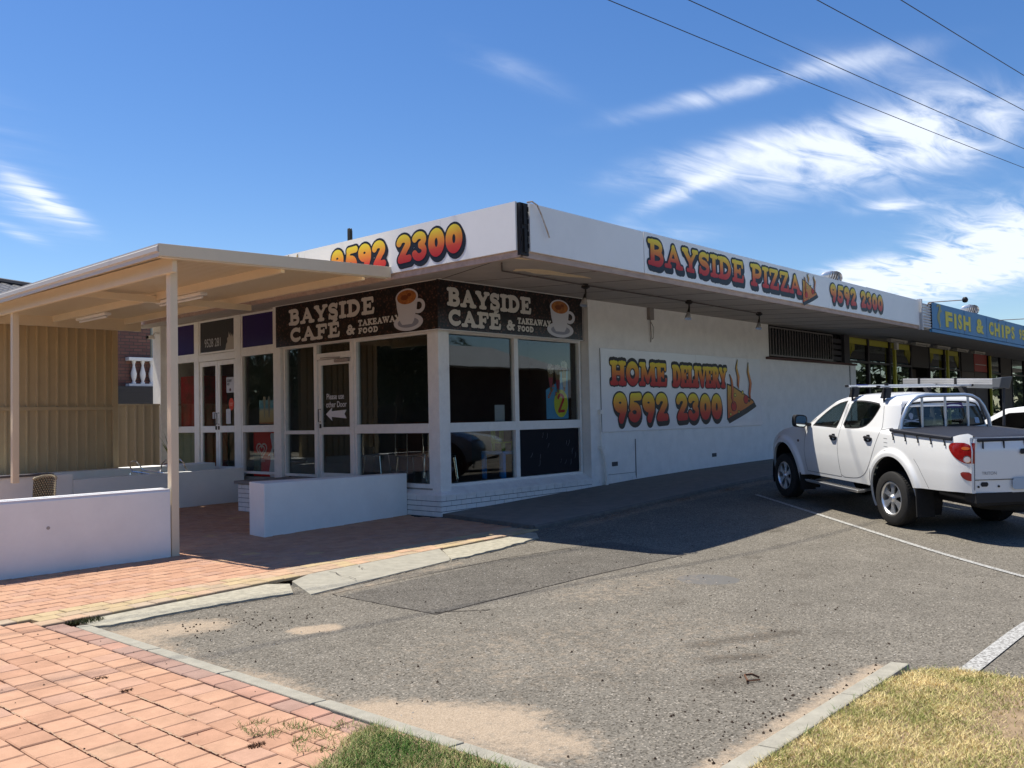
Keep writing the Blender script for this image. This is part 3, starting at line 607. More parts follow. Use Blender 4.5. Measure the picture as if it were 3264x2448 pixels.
for x, y, n in ((11.2, 8.15, 120), (11.9, 8.2, 120), (13.6, 8.2, 160), (15.2, 8.15, 220)):
    for _ in range(n):
        bx = x + random.gauss(0, .25); by = y + random.gauss(0, .07); z = float(hgt(bx, by)); a = random.random() * 6.3; r_ = random.uniform(.01, .03); mb.add([(bx, by, z + .003), (bx + r_ * math.cos(a), by + r_ * math.sin(a), z + .012), (bx + r_ * math.cos(a + .5), by + r_ * math.sin(a + .5), z + .006)], [(0, 1, 2)])
build('fallen_leaves', mb, mat('fallen_leaf', (.22, .13, .07), .9), kind='stuff')
mb = MB(); mb.tube([(5.02, 2.62, -.02), (5.06, 2.66, .0), (5.10, 2.63, .0), (5.13, 2.60, -.02)], .007, 5); mb.tube([(5.02, 2.62, -.02), (5.08, 2.57, -.018)], .005, 5)
build('twig', mb, mat('twig_bark', (.14, .07, .04), .9), label='small curled brown twig lying on the asphalt near the lawn kerb', cat='twig')

# lawn island -----------------------------------------------------------------
LAWN = [(3.2, 1.94), (5.45, 1.93), (5.75, 1.86), (5.9, 1.70), (5.92, 1.2), (5.95, .4), (6, -.8), (2.6, -.8)]
def grass(name, P, bx, n, cols, hr, z=0, dens=None, dry=.7):
    X = rng.uniform(bx[0], bx[1], n * 2); Y = rng.uniform(bx[2], bx[3], n * 2); s = sd_poly(X[:, None], Y[:, None], P)[:, 0]; ok = s < 0; X, Y, s = X[ok][:n], Y[ok][:n], s[ok][:n]
    if dens is not None: kk = rng.random(len(X)) < dens(X, Y, s); X, Y, s = X[kk], Y[kk], s[kk]
    m_ = len(X); a = rng.uniform(0, 6.28, m_); h = rng.uniform(hr[0], hr[1], m_); lx = rng.normal(0, .65, m_) * h; ly = rng.normal(0, .65, m_) * h; w_ = .0022
    V = np.empty((m_, 3, 3)); V[:, 0] = np.stack([X - w_ * np.cos(a), Y - w_ * np.sin(a), X * 0 + z], -1); V[:, 1] = np.stack([X + w_ * np.cos(a), Y + w_ * np.sin(a), X * 0 + z], -1); V[:, 2] = np.stack([X + lx, Y + ly, z + h * .8], -1)
    me = bpy.data.meshes.new(name); me.vertices.add(m_ * 3); me.vertices.foreach_set('co', V.ravel()); me.loops.add(m_ * 3); me.loops.foreach_set('vertex_index', np.arange(m_ * 3)); me.polygons.add(m_); me.polygons.foreach_set('loop_start', np.arange(0, m_ * 3, 3)); me.polygons.foreach_set('loop_total', np.full(m_, 3)); me.update()
    me.materials.append(cols); o = bpy.data.objects.new(name, me); C.objects.link(o); o['kind'] = 'stuff'; return o
def grass_mat(name, greens, drys, bias):
    m = bpy.data.materials.new(name); m.use_nodes = True; t = m.node_tree; b = t.nodes['Principled BSDF']; b.inputs['Roughness'].default_value = .75; b.inputs['Specular IOR Level'].default_value = .3
    g = N(t, 'ShaderNodeNewGeometry'); tc = N(t, 'ShaderNodeTexCoord'); n = N(t, 'ShaderNodeTexNoise', i_Scale=2.6, i_Detail=6, i_Roughness=.7); LK(t, tc.outputs['Object'], n.inputs['Vector'])
    s = Mth(t, 'ADD', Mth(t, 'MULTIPLY', Mth(t, 'SUBTRACT', n.outputs[0], .5), 2.6), Mth(t, 'ADD', Mth(t, 'MULTIPLY', g.outputs['Random Per Island'], .7), bias))
    cr = N(t, 'ShaderNodeValToRGB'); e = cr.color_ramp.elements; e[0].position = .15; e[0].color = (*greens, 1); e[1].position = .85; e[1].color = (*drys, 1); LK(t, s, cr.inputs[0]); LK(t, cr.outputs[0], b.inputs['Base Color']); return m
LG = grass_mat('lawn_blades', (.24, .27, .06), (.82, .66, .32), .20); LG2 = grass_mat('verge_blades', (.09, .18, .03), (.62, .52, .24), -.12)
slab('lawn_soil', LAWN, -.3, .012, mat('sandy_soil', (.33, .235, .14), .95, var=.35, vs=7, bump=.5, bs=80), .02)
def lawn_d(X, Y, s): 
    bare = np.exp(-(((X - 5.05) / .60) ** 2 + ((Y - 1.05) / .34) ** 2)) + .6 * np.exp(-(((X - 5.5) / .3) ** 2 + ((Y - 1.25) / .2) ** 2)) + .5 * np.sin(X * 7 + 1) * np.sin(Y * 9) * .5
    return np.clip(1.05 - .9 * bare, .08, 1)
grass('lawn_grass', [(a, b) for a, b in LAWN[:6]] + [(5.9, .3), (3.2, .3)], (3.2, 6.0, .3, 1.95), 85000, LG, (.010, .038), .012, lawn_d)
LE = [(3.4, 1.90), (5.4, 1.90), (5.72, 1.84), (5.87, 1.68), (5.9, 1.2), (5.92, .6), (6.0, .6), (6.02, 1.25), (5.98, 1.75), (5.80, 1.93), (5.5, 1.99), (3.4, 1.97)]
grass('lawn_edge_grass', LE, (3.3, 6.05, .6, 2.0), 5200, LG2, (.012, .05), .008, lambda X, Y, s: np.clip(.35 + .65 * np.sin(X * 23) * np.sin(Y * 17 + X * 5), .03, 1))
mb = MB(); x = 3.0
while x < 5.8:
    x2 = min(5.86, x + 1.02); mb.hexa([(x + .004, 1.945, -.15), (x2 - .004, 1.945, -.15), (x2 - .004, 2.065, -.15), (x + .004, 2.065, -.15)], [(x + .004, 1.945, .016), (x2 - .004, 1.945, .016), (x2 - .004, 2.065, .008), (x + .004, 2.065, .008)]); x = x2
build('lawn_kerb', mb, KERB, kind='structure', bevel=.012)
slab('verge_soil', grass_poly, -.3, .004, mat('sandy_soil', (.33, .235, .14)), .0)
grass('verge_grass', grass_poly, (2.2, 3.12, 2.2, 3.80), 17000, LG2, (.02, .06), .004, lambda X, Y, s: np.clip(-s * 9 + .25, 0, 1))
def joint_grass(n):
    P = [(2.60, 4.36), (2.72, 4.38), (2.80, 4.1), (3.0, 3.95), (3.02, 3.74), (2.7, 3.6), (2.56, 3.72), (2.66, 3.95), (2.55, 4.1)]
    grass('joint_weeds', P, (2.4, 3.05, 3.5, 4.45), n, LG2, (.015, .05), .0, lambda X, Y, s: np.clip(((np.sin(X * 32) > .3) | (np.sin(Y * 31 + 1) > .45)) * .9, 0, 1))
joint_grass(1700)
# ================================================================ CAFE BUILDING
GL = glass('shop_glass', (.84, .87, .85), .045, .75)
bld = thing('cafe_building', (10.2, 10.7, 0), 'single storey white corner cafe with wide flat eaves, shopfront windows and white rendered side wall', 'building')
# side wall: rendered, returns at both ends
mb = MB(); mb.box(14.31, 22.25, 10.70, 10.93, -.3, 3.95); mb.box(22.25, 28.26, 10.70, 10.93, -.3, 3.0); mb.box(22.25, 22.4, 10.93, 11.2, 3.0, 3.95)
build('wall', mb, WHITE, bld)
mb = MB(); mb.box(11.2, 28.4, 20.75, 21, -.3, 4.2); mb.box(28.2, 28.4, 10.95, 20.75, -.3, 4.2); mb.box(11.0, 11.2, 20.0, 21, -.3, 4.2); mb.box(10.42, 11.0, 20.0, 20.2, -.3, 4.2)
build('rear_wall', mb, WHITE, bld)
# brick plinth
def bricks(mb, o, d, n_out, L, z0, nz, bl=.235, bh=.084, g=.010):
    o = Vector(o); d = Vector(d); nn = Vector(n_out)
    for r in range(nz):
        x = -(bl / 2 if r % 2 else 0)
        while x < L:
            a = max(0, x) + g / 2; b = min(L, x + bl) - g / 2
            if b - a > .02:
                j = random.uniform(0, .003); p = o + d * a; q = o + d * b; e = nn * (.008 + j); zz0 = z0 + r * bh + g / 2; zz1 = z0 + (r + 1) * bh - g / 2
                mb.hexa([(p.x, p.y, zz0), (q.x, q.y, zz0), (q.x + e.x, q.y + e.y, zz0), (p.x + e.x, p.y + e.y, zz0)], [(p.x, p.y, zz1), (q.x, q.y, zz1), (q.x + e.x, q.y + e.y, zz1), (p.x + e.x, p.y + e.y, zz1)])
            x += bl
mb = MB(); bricks(mb, (10.19, 10.70, 0), (1, 0, 0), (0, -1, 0), 5.67, -.0, 4); bricks(mb, (10.19, 10.69, 0), (0, 1, 0), (-1, 0, 0), 3.0, -.0, 4)
build('brick_base', mb, WHITEB, bld)
mb = MB(); mb.box(10.19, 14.31, 10.702, 10.86, -.2, .338); mb.box(10.192, 10.3, 10.86, 20.5, -.2, .338)
build('base_core', mb, mat('dirty_mortar', (.07, .065, .06), .9), bld)
# sloping sills
mb = MB(); mb.hexa([(10.17, 10.675, .325), (14.31, 10.675, .325), (14.31, 10.9, .325), (10.40, 10.9, .325)], [(10.17, 10.675, .352), (14.31, 10.675, .352), (14.31, 10.9, .475), (10.40, 10.9, .475)])
mb.hexa([(10.17, 10.676, .326), (10.40, 10.9, .326), (10.40, 13.1, .326), (10.17, 13.1, .326)], [(10.17, 10.676, .353), (10.40, 10.9, .474), (10.40, 13.1, .474), (10.17, 13.1, .353)])
build('sill', mb, WHITEB, bld)
# corner post
mb = MB(); mb.box(10.27, 10.52, 10.78, 10.98, .40, 3.11); build('corner_post', mb, WFRAME, bld, bevel=.006)
# ---- windows: front glazed wall along x = 10.27..10.33 (facade A) and y = 10.88 (facade B)
FX = 10.28; GX = 10.335; FY = 10.88; GY = 10.935
def wframe_A(y0, y1, z0, z1, t=.05, name='window', bars=(), deep=.09, pane=True, m=WFRAME, low=None):
    mb = MB(); x0, x1 = FX, FX + deep
    mb.box(x0, x1, y0, y0 + t, z0, z1); mb.box(x0, x1, y1 - t, y1, z0, z1); mb.box(x0 + .002, x1 - .002, y0 + t, y1 - t, z0, z0 + t); mb.box(x0 + .002, x1 - .002, y0 + t, y1 - t, z1 - t, z1)
    for a, b in bars: mb.box(x0 - .004, x1 + .004, y0 + t, y1 - t, a, b)
    f = build(name, mb, m, bld, bevel=.003)
    if pane:
        mb = MB(); mb.box(GX, GX + .006, y0 + t - .01, y1 - t + .01, z0 + t - .01, z1 - t + .01); sub(f, 'pane', mb, GL)
    return f
def wframe_B(x0, x1, z0, z1, t=.05, name='window', bars=(), deep=.09, black=None):
    mb = MB(); y0, y1 = FY, FY + deep
    mb.box(x0, x0 + t, y0, y1, z0, z1); mb.box(x1 - t, x1, y0, y1, z0, z1); mb.box(x0 + t, x1 - t, y0 + .002, y1 - .002, z0, z0 + t); mb.box(x0 + t, x1 - t, y0 + .002, y1 - .002, z1 - t, z1)
    for a, b in bars: mb.box(x0 + t, x1 - t, y0 - .004, y1 + .004, a, b)
    f = build(name, mb, WFRAME, bld, bevel=.003); mb = MB(); mb.box(x0 + t - .01, x1 - t + .01, GY, GY + .006, z0 + t - .01, z1 - t + .01); sub(f, 'pane', mb, GL); return f
wframe_A(10.985, 13.03, .45, 3.11, .07, bars=((1.375, 1.535),))
wframe_B(10.525, 12.33, .455, 3.11, .055, bars=((1.375, 1.535),))
w2 = wframe_B(12.332, 14.27, .455, 3.11, .055, bars=((1.375, 1.535),))
mb = MB(); mb.box(12.40, 14.2, 10.925, 10.932, .52, 1.37); sub(w2, 'chalkboard', mb, mat('chalkboard', (.008, .008, .012), .8))
CHK = mat('chalk', (.25, .25, .26), .9)
for _ in range(14):
    a = random.uniform(12.5, 14.1), random.uniform(.62, 1.3); q_ = random.uniform(.01, .05)
    mb = MB().tube([(a[0], 10.922, a[1]), (a[0] + q_, 10.922, a[1] + random.uniform(.02, .07)), (a[0] + q_ * 1.2, 10.922, a[1] + random.uniform(.07, .13))], .003, 4); sub(w2, 'chalk_mark', mb, CHK)
# head board and wall behind sign boards
mb = MB(); mb.box(10.30, 10.46, 10.8, 19.95, 3.9, 4.1); mb.box(10.3, 14.31, 10.80, 10.95, 3.9, 4.1); mb.box(10.30, 10.42, 10.8, 15.4, 3.105, 3.9); mb.box(10.42, 14.31, 10.80, 10.92, 3.105, 3.9)
build('head_board', mb, mat('head_board_paint', (.48, .43, .39), .7, var=.25, vs=6, dirt=.5), bld)
mb = MB(); mb.box(10.22, 10.40, 15.27, 15.52, .3, 3.95); build('mullion', mb, WFRAME, bld, bevel=.005)
mb = MB(); mb.box(10.12, 10.42, 19.97, 20.35, -.1, 4.0); build('end_pillar', mb, WFRAME, bld, bevel=.01)
mb = MB(); mb.box(10.3, 10.45, 10.9, 19.97, .338, .50); build('threshold', mb, CONC, bld)
# entrance: side light, door, transom light
wframe_A(14.20, 15.25, .55, 3.10, .05, bars=((1.37, 1.44),))
wframe_A(13.10, 14.185, 2.86, 3.10, .035, name='window')
def door(y0, y1, z0, z1, hy, kick=(1.36, 1.50), st=.085, name='door'):
    mb = MB(); x0, x1 = FX + .02, FX + .065
    mb.box(x0, x1, y0, y0 + st, z0, z1); mb.box(x0, x1, y1 - st, y1, z0, z1); mb.box(x0 + .002, x1 - .002, y0 + st, y1 - st, z1 - .1, z1); mb.box(x0 + .002, x1 - .002, y0 + st, y1 - st, z0, z0 + .09); mb.box(x0 - .003, x1 + .003, y0 + st, y1 - st, *kick)
    d = build(name, mb, WFRAME, bld, bevel=.004)
    mb = MB(); mb.box(GX - .005, GX + .001, y0 + st - .01, y1 - st + .01, z0 + .08, z1 - .09); sub(d, 'pane', mb, GL)
    mb = MB(); hz = 1.62; s_ = FX - .0; mb.tube([(s_ + .02, hy, hz + .22), (s_ - .035, hy, hz + .22), (s_ - .035, hy, hz - .02), (s_ + .02, hy, hz - .02)], .009, 6); mb.box(s_ + .0, s_ + .022, hy - .018, hy + .018, hz - .14, hz - .06)
    sub(d, 'handle', mb, mat('dark_handle', (.05, .045, .04), .4, metal=.6)); return d
mb = MB()
for y0, y1 in ((13.035, 13.10), (14.14, 14.195)): mb.box(FX - .01, FX + .10, y0, y1, .5, 3.11)
mb.box(FX - .008, FX + .098, 13.10, 14.14, 2.78, 2.86); build('door_frame', mb, WFRAME, bld, bevel=.004)
d1 = door(13.11, 14.13, .55, 2.77, 14.07)
mb = MB(); mb.box(FX - .05, FX - .0, 13.15, 13.55, 2.70, 2.76); mb.bar((FX - .03, 13.4, 2.79), (FX - .06, 13.95, 2.80), .012, .02); sub(d1, 'door_closer', mb, mat('closer_grey', (.35, .3, .27), .5))
TXW = mat('vinyl_white', (.72, .72, .74), .5)
fA = lambda y0, z0, x=10.322: (lambda u, v, o=0: (x - o, y0 - u, z0 + v))
for s, z in (('Please use', 2.00), ('other Door', 1.85)):
    o = btext(None, s, .155, fA(13.915 if s[0] == 'P' else 13.93, z + .02), TXW, .0015, .84); o.parent = d1; o.location = (0, 0, 0); o.name = 'notice_text'
mb = MB(); mb.prism([(0, 0), (.19, .125), (.17, .055), (.62, .075), (.56, 0), (.62, -.085), (.17, -.05), (.19, -.125)], lambda u, v: (10.322, 13.93 - u, 1.74 + v), lambda u, v: (10.319, 13.93 - u, 1.74 + v)); sub(d1, 'arrow_sign', mb, TXW)
# left shop front beyond the mullion
wframe_A(15.53, 16.80, .56, 3.06, .05, bars=((1.42, 1.56),))
mb = MB(); mb.box(FX - .01, FX + .1, 16.80, 17.02, .5, 3.9); mb.box(FX - .01, FX + .1, 18.52, 18.68, .5, 3.9); mb.box(FX - .006, FX + .096, 17.02, 18.52, 2.99, 3.14); mb.box(FX, FX + .09, 15.53, 16.8, 3.06, 3.15); mb.box(FX, FX + .09, 18.68, 19.97, 3.06, 3.15)
build('door_frame', mb, WFRAME, bld, bevel=.004)
d2 = door(17.03, 17.765, .6, 2.98, 17.72, (1.42, 1.56)); d3 = door(17.775, 18.51, .6, 2.98, 17.83, (1.42, 1.56))
wframe_A(18.69, 19.96, .56, 3.06, .05, bars=((1.42, 1.56),))
PURP = mat('purple_vinyl', (.028, .012, .10), .35, var=.15, vs=2)
def toplight(y0, y1, m):
    f = wframe_A(y0, y1, 3.15, 3.9, .04, name='top_panel_frame', pane=False); mb = MB(); mb.box(FX + .02, FX + .03, y0 + .04, y1 - .04, 3.19, 3.86); sub(f, 'panel', mb, m); return f
toplight(15.53, 16.79, PURP); toplight(18.69, 19.96, PURP); tl = toplight(17.03, 18.51, mat('faded_grey_vinyl', (.05, .048, .048), .5, var=.2, vs=3))
mb = MB(); torn = [(17.07, 3.19), (17.46, 3.19), (17.42, 3.24), (17.40, 3.32), (17.35, 3.36), (17.36, 3.44), (17.31, 3.47), (17.30, 3.58), (17.27, 3.49), (17.24, 3.56), (17.22, 3.46), (17.17, 3.53), (17.15, 3.45), (17.12, 3.50), (17.07, 3.52)]
mb.prism(torn, lambda u, v: (FX + .019, u, v), lambda u, v: (FX + .0165, u, v)); sub(tl, 'torn_patch', mb, mat('old_backing', (.40, .36, .31), .7))
o = btext(None, '9528 281', .26, lambda u, v: (FX + .0155, 18.30 - u, 3.30 + v), mat('faded_lettering', (.42, .42, .42), .5), .003, .72); o.parent = tl; o.location = (0, 0, 0)
# ---- roof, soffit, trims
mb = MB(); T = 3.74
def quadslab(mb, P, th=.03): mb.hexa([tuple(p) for p in P], [(p[0], p[1], p[2] + th) for p in P])
quadslab(mb, [(8.74, 7.62, T), (24.42, 7.62, T), (24.42, 10.79, 3.93), (10.29, 10.79, 3.93)]); quadslab(mb, [(8.74, 7.62, T), (10.29, 10.79, 3.93), (10.29, 20.6, 3.93), (8.74, 20.6, T)])
build('soffit', mb, SOFFIT, bld)
mb = MB()
for x in np.arange(10.8, 24.4, 1.2):
    ya = 7.66; yb = min(10.69, 10.69); t0 = (ya - 7.62) / 3.17
    if x < 10.35: continue
    mb.hexa([(x - .006, ya, T - .002), (x + .006, ya, T - .002), (x + .006, 10.69, 3.921), (x - .006, 10.69, 3.921)], [(x - .006, ya, T + .01), (x + .006, ya, T + .01), (x + .006, 10.69, 3.935), (x - .006, 10.69, 3.935)])
mb.hexa([(8.74, 7.61, T - .003), (8.76, 7.61, T - .003), (10.30, 10.69, 3.920), (10.28, 10.69, 3.920)], [(8.74, 7.61, T + .01), (8.76, 7.61, T + .01), (10.30, 10.69, 3.94), (10.28, 10.69, 3.94)])
build('soffit_joint', mb, mat('joint_shadow_gap', (.10, .085, .075), .9), bld)
slope = lambda y: T + (y - 7.62) / 3.17 * .19
mb = MB(); P = [(9.95, 8.75), (10.12, 8.95), (10.22, 8.80), (10.5, 8.85), (11.2, 8.62), (11.5, 8.5), (11.25, 8.42), (10.8, 8.46), (10.35, 8.42), (10.1, 8.52)]
mb.prism(rough(P + [P[0]], .015, 4)[:-1], lambda u, v: (u, v, slope(v) - .001), lambda u, v: (u, v, slope(v) - .004))
P = [(8.95, 7.75), (9.5, 7.72), (9.9, 7.80), (9.35, 7.9), (9.05, 8.05)]; mb.prism(rough(P + [P[0]], .012, 4)[:-1], lambda u, v: (u, v, slope(v) - .001), lambda u, v: (u, v, slope(v) - .004))
build('peeled_paint', mb, mat('bare_board', (.88, .70, .44), .85, var=.15, vs=10), bld)
mb = MB(); mb.box(8.72, 24.44, 7.57, 7.63, 3.68, 3.765); mb.box(8.69, 8.75, 7.57, 20.6, 3.68, 3.765); mb.box(8.735, 24.44, 7.635, 7.70, 3.70, 3.74); mb.box(8.755, 8.82, 7.7, 20.6, 3.70, 3.74)
build('eaves_trim', mb, TIMBER, bld)
mb = MB(); mb.box(8.95, 24.4, 7.8, 20.7, 4.05, 4.2); mb.box(24.4, 28.4, 7.9, 20.7, 4.05, 4.2); build('roof', mb, mat('roof_sheet', (.4, .4, .4), .5, metal=.3), bld)
mb = MB(); mb.box(8.71, 24.4, 7.60, 7.66, 3.77, 4.36); mb.box(8.73, 8.79, 7.66, 20.6, 3.77, 4.36); build('fascia_backing', mb, mat('dark_backing', (.06, .055, .05), .8), bld)
mb = MB(); mb.box(8.685, 8.845, 7.545, 7.60, 3.70, 4.385)
for i in range(7): mb.box(8.690 + (i % 2) * .01, 8.70 + (i % 2) * .01, 7.53, 7.545, 3.80 + i * .08, 3.86 + i * .08); mb.box(8.83 - (i % 2) * .01, 8.842 - (i % 2) * .01, 7.53, 7.545, 3.80 + i * .08, 3.86 + i * .08)
mb.box(8.74, 8.79, 7.52, 7.545, 3.74, 4.05); mb.box(8.735, 8.785, 7.52, 7.545, 4.10, 4.37); build('corner_recess', mb, mat('rusty_black', (.022, .02, .02), .6, var=.4, vs=25, dirt=.5, dcol=(.12, .07, .03)), bld)
mb = MB(); mb.tube([(8.82, 7.54, 4.40), (8.88, 7.50, 4.415), (8.97, 7.49, 4.38), (9.05, 7.49, 4.27), (9.17, 7.49, 4.06), (9.21, 7.49, 3.98)], .011, 6); build('bent_conduit', mb, mat('bent_pipe_paint', (.62, .6, .58), .5, var=.4, vs=12, col2=(.30, .17, .06)), bld)
# grille and sill on the far part of the side wall
mb = MB(); mb.box(22.05, 28.2, 10.62, 10.70, 3.0, 3.06); build('window_sill', mb, mat('dark_red_paint', (.085, .03, .025), .6, var=.3, vs=8), bld)
mb = MB(); mb.box(22.25, 26.42, 10.66, 10.685, 3.09, 3.13); mb.box(22.25, 26.42, 10.66, 10.685, 3.84, 3.875)
for i in range(25): mb.box(22.28 + i * .172, 22.305 + i * .172, 10.663, 10.682, 3.13, 3.84)
build('window_grille', mb, mat('grille_steel', (.23, .21, .20), .5, metal=.3, var=.3, vs=20), bld)
mb = MB(); mb.box(22.4, 28.2, 10.80, 10.85, 3.0, 3.93); build('dark_window', mb, mat('dark_window', (.018, .017, .02), .2, var=.5, vs=2), bld)
mb = MB()
for i in range(4): mb.box(26.5, 27.3, 10.74, 10.78, 3.12 + i * .18, 3.24 + i * .18)
mb.box(27.3, 27.72, 10.66, 10.78, 3.06, 3.93); build('louvre_panel', mb, mat('dark_grey_board', (.045, .043, .05), .6), bld)
# pipe, meter patch lines, vents and cables on the wall
mb = MB(); mb.tube([(14.58, 10.66, 1.69), (14.60, 10.655, .95), (14.72, 10.65, .92), (14.72, 10.65, .15)][0:2], .016, 8); mb.tube([(14.60, 10.655, .97), (14.66, 10.63, .75), (14.70, 10.63, .55), (14.71, 10.63, .10)], .035, 10); mb.box(14.55, 14.66, 10.63, 10.70, 1.64, 1.72); mb.box(14.56, 14.66, 10.62, 10.70, .93, .99)
build('downpipe', mb, WFRAME, bld, smooth=True)
mb = MB(); mb.box(15.848, 15.862, 10.685, 10.70, .28, 1.10); mb.box(14.74, 15.86, 10.688, 10.70, .40, .407); build('render_joint', mb, mat('joint_line', (.16, .15, .15), .9), bld)
mb = MB()
for x in (15.0, 19.08):
    mb.box(x, x + .19, 10.685, 10.70, .57, .655)
    for i in range(3): mb.box(x + .01 + .06 * i, x + .05 + .06 * i, 10.68, 10.686, .575, .602); mb.box(x + .01 + .06 * i, x + .05 + .06 * i, 10.68, 10.686, .62, .647)
    build('wall_vent', mb, mat('vent_dark', (.10, .10, .10), .8), bld); mb = MB()
mb = MB(); mb.box(16.44, 16.60, 10.62, 10.70, 3.66, 3.92); mb.tube([(16.5, 10.66, 3.7), (16.52, 10.66, 3.3), (16.5, 10.66, 3.17)], .012, 6); mb.tube([(16.52, 10.66, 3.62), (16.62, 10.65, 3.5), (16.60, 10.65, 3.28), (16.56, 10.66, 3.24)], .008, 5); build('cut_cable', mb, mat('cable_grey', (.30, .27, .25), .7), bld)
mb = MB(); mb.tube([(9.2, 8.35, 3.755), (9.9, 8.98, 3.80), (12.1, 9.06, 3.80), (15.4, 9.06, 3.80), (18.6, 9.12, 3.80)], .012, 6); build('conduit', mb, mat('conduit_dark', (.12, .10, .09), .7), bld)
# ---- inside of the shops
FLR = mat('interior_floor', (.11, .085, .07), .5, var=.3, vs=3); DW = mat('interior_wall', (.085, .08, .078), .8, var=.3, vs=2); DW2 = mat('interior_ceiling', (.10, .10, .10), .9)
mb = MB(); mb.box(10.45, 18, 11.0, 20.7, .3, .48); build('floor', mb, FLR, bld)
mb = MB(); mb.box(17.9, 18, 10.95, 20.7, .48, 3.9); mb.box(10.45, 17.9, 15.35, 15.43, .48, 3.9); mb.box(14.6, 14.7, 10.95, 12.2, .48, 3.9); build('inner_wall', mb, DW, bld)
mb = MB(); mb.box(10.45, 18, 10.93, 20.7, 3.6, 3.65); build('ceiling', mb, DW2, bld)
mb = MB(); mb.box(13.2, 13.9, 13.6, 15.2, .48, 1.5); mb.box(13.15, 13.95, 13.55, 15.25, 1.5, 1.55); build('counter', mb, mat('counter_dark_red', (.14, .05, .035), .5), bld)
# stickers and papers on glass
def paper(parent, y0, y1, z0, z1, m, x=10.32): mb = MB(); mb.box(x - .003, x, y0, y1, z0, z1); return sub(parent, 'paper_notice', mb, m)
PAP = mat('paper', (.55, .55, .57), .7)
paper(d2, 17.14, 17.44, 2.27, 2.60, PAP); paper(d2, 17.28, 17.46, 1.60, 1.92, PAP, 10.318); paper(d3, 17.9, 18.02, 1.72, 1.86, PAP)
o = btext(None, 'SORRY\nNO', .075, lambda u, v: (10.314, 17.41 - u, 2.50 + v), INK, .002, .8); o.parent = d2; o.location = (0, 0, 0)
mb = MB(); mb.tube([(10.316, 17.29, 2.33), (10.314, 17.29, 2.33)], .035, 12); sub(d2, 'paw_mark', mb, mat('brown_ink', (.12, .06, .05), .6))
mb = MB(); P = [(17.25 + .10 * math.cos(R(a)), 2.02 + .135 * math.sin(R(a))) for a in range(0, 360, 20)]; mb.prism(P, lambda u, v: (10.318, u, v), lambda u, v: (10.316, u, v)); sub(d2, 'red_sticker', mb, mat('red_sticker', (.62, .07, .03), .5))
mb = MB(); mb.box(10.312, 10.315, 17.19, 17.31, 2.03, 2.05); mb.box(10.312, 10.315, 17.20, 17.30, 1.99, 2.01); sub(d2, 'sticker_lines', mb, mat('pale_red_ink', (.75, .35, .25), .6))

# ================================================================ SIGNS
def sign_thing(name, loc, label, cat='sign'): return thing(name, loc, label, cat)
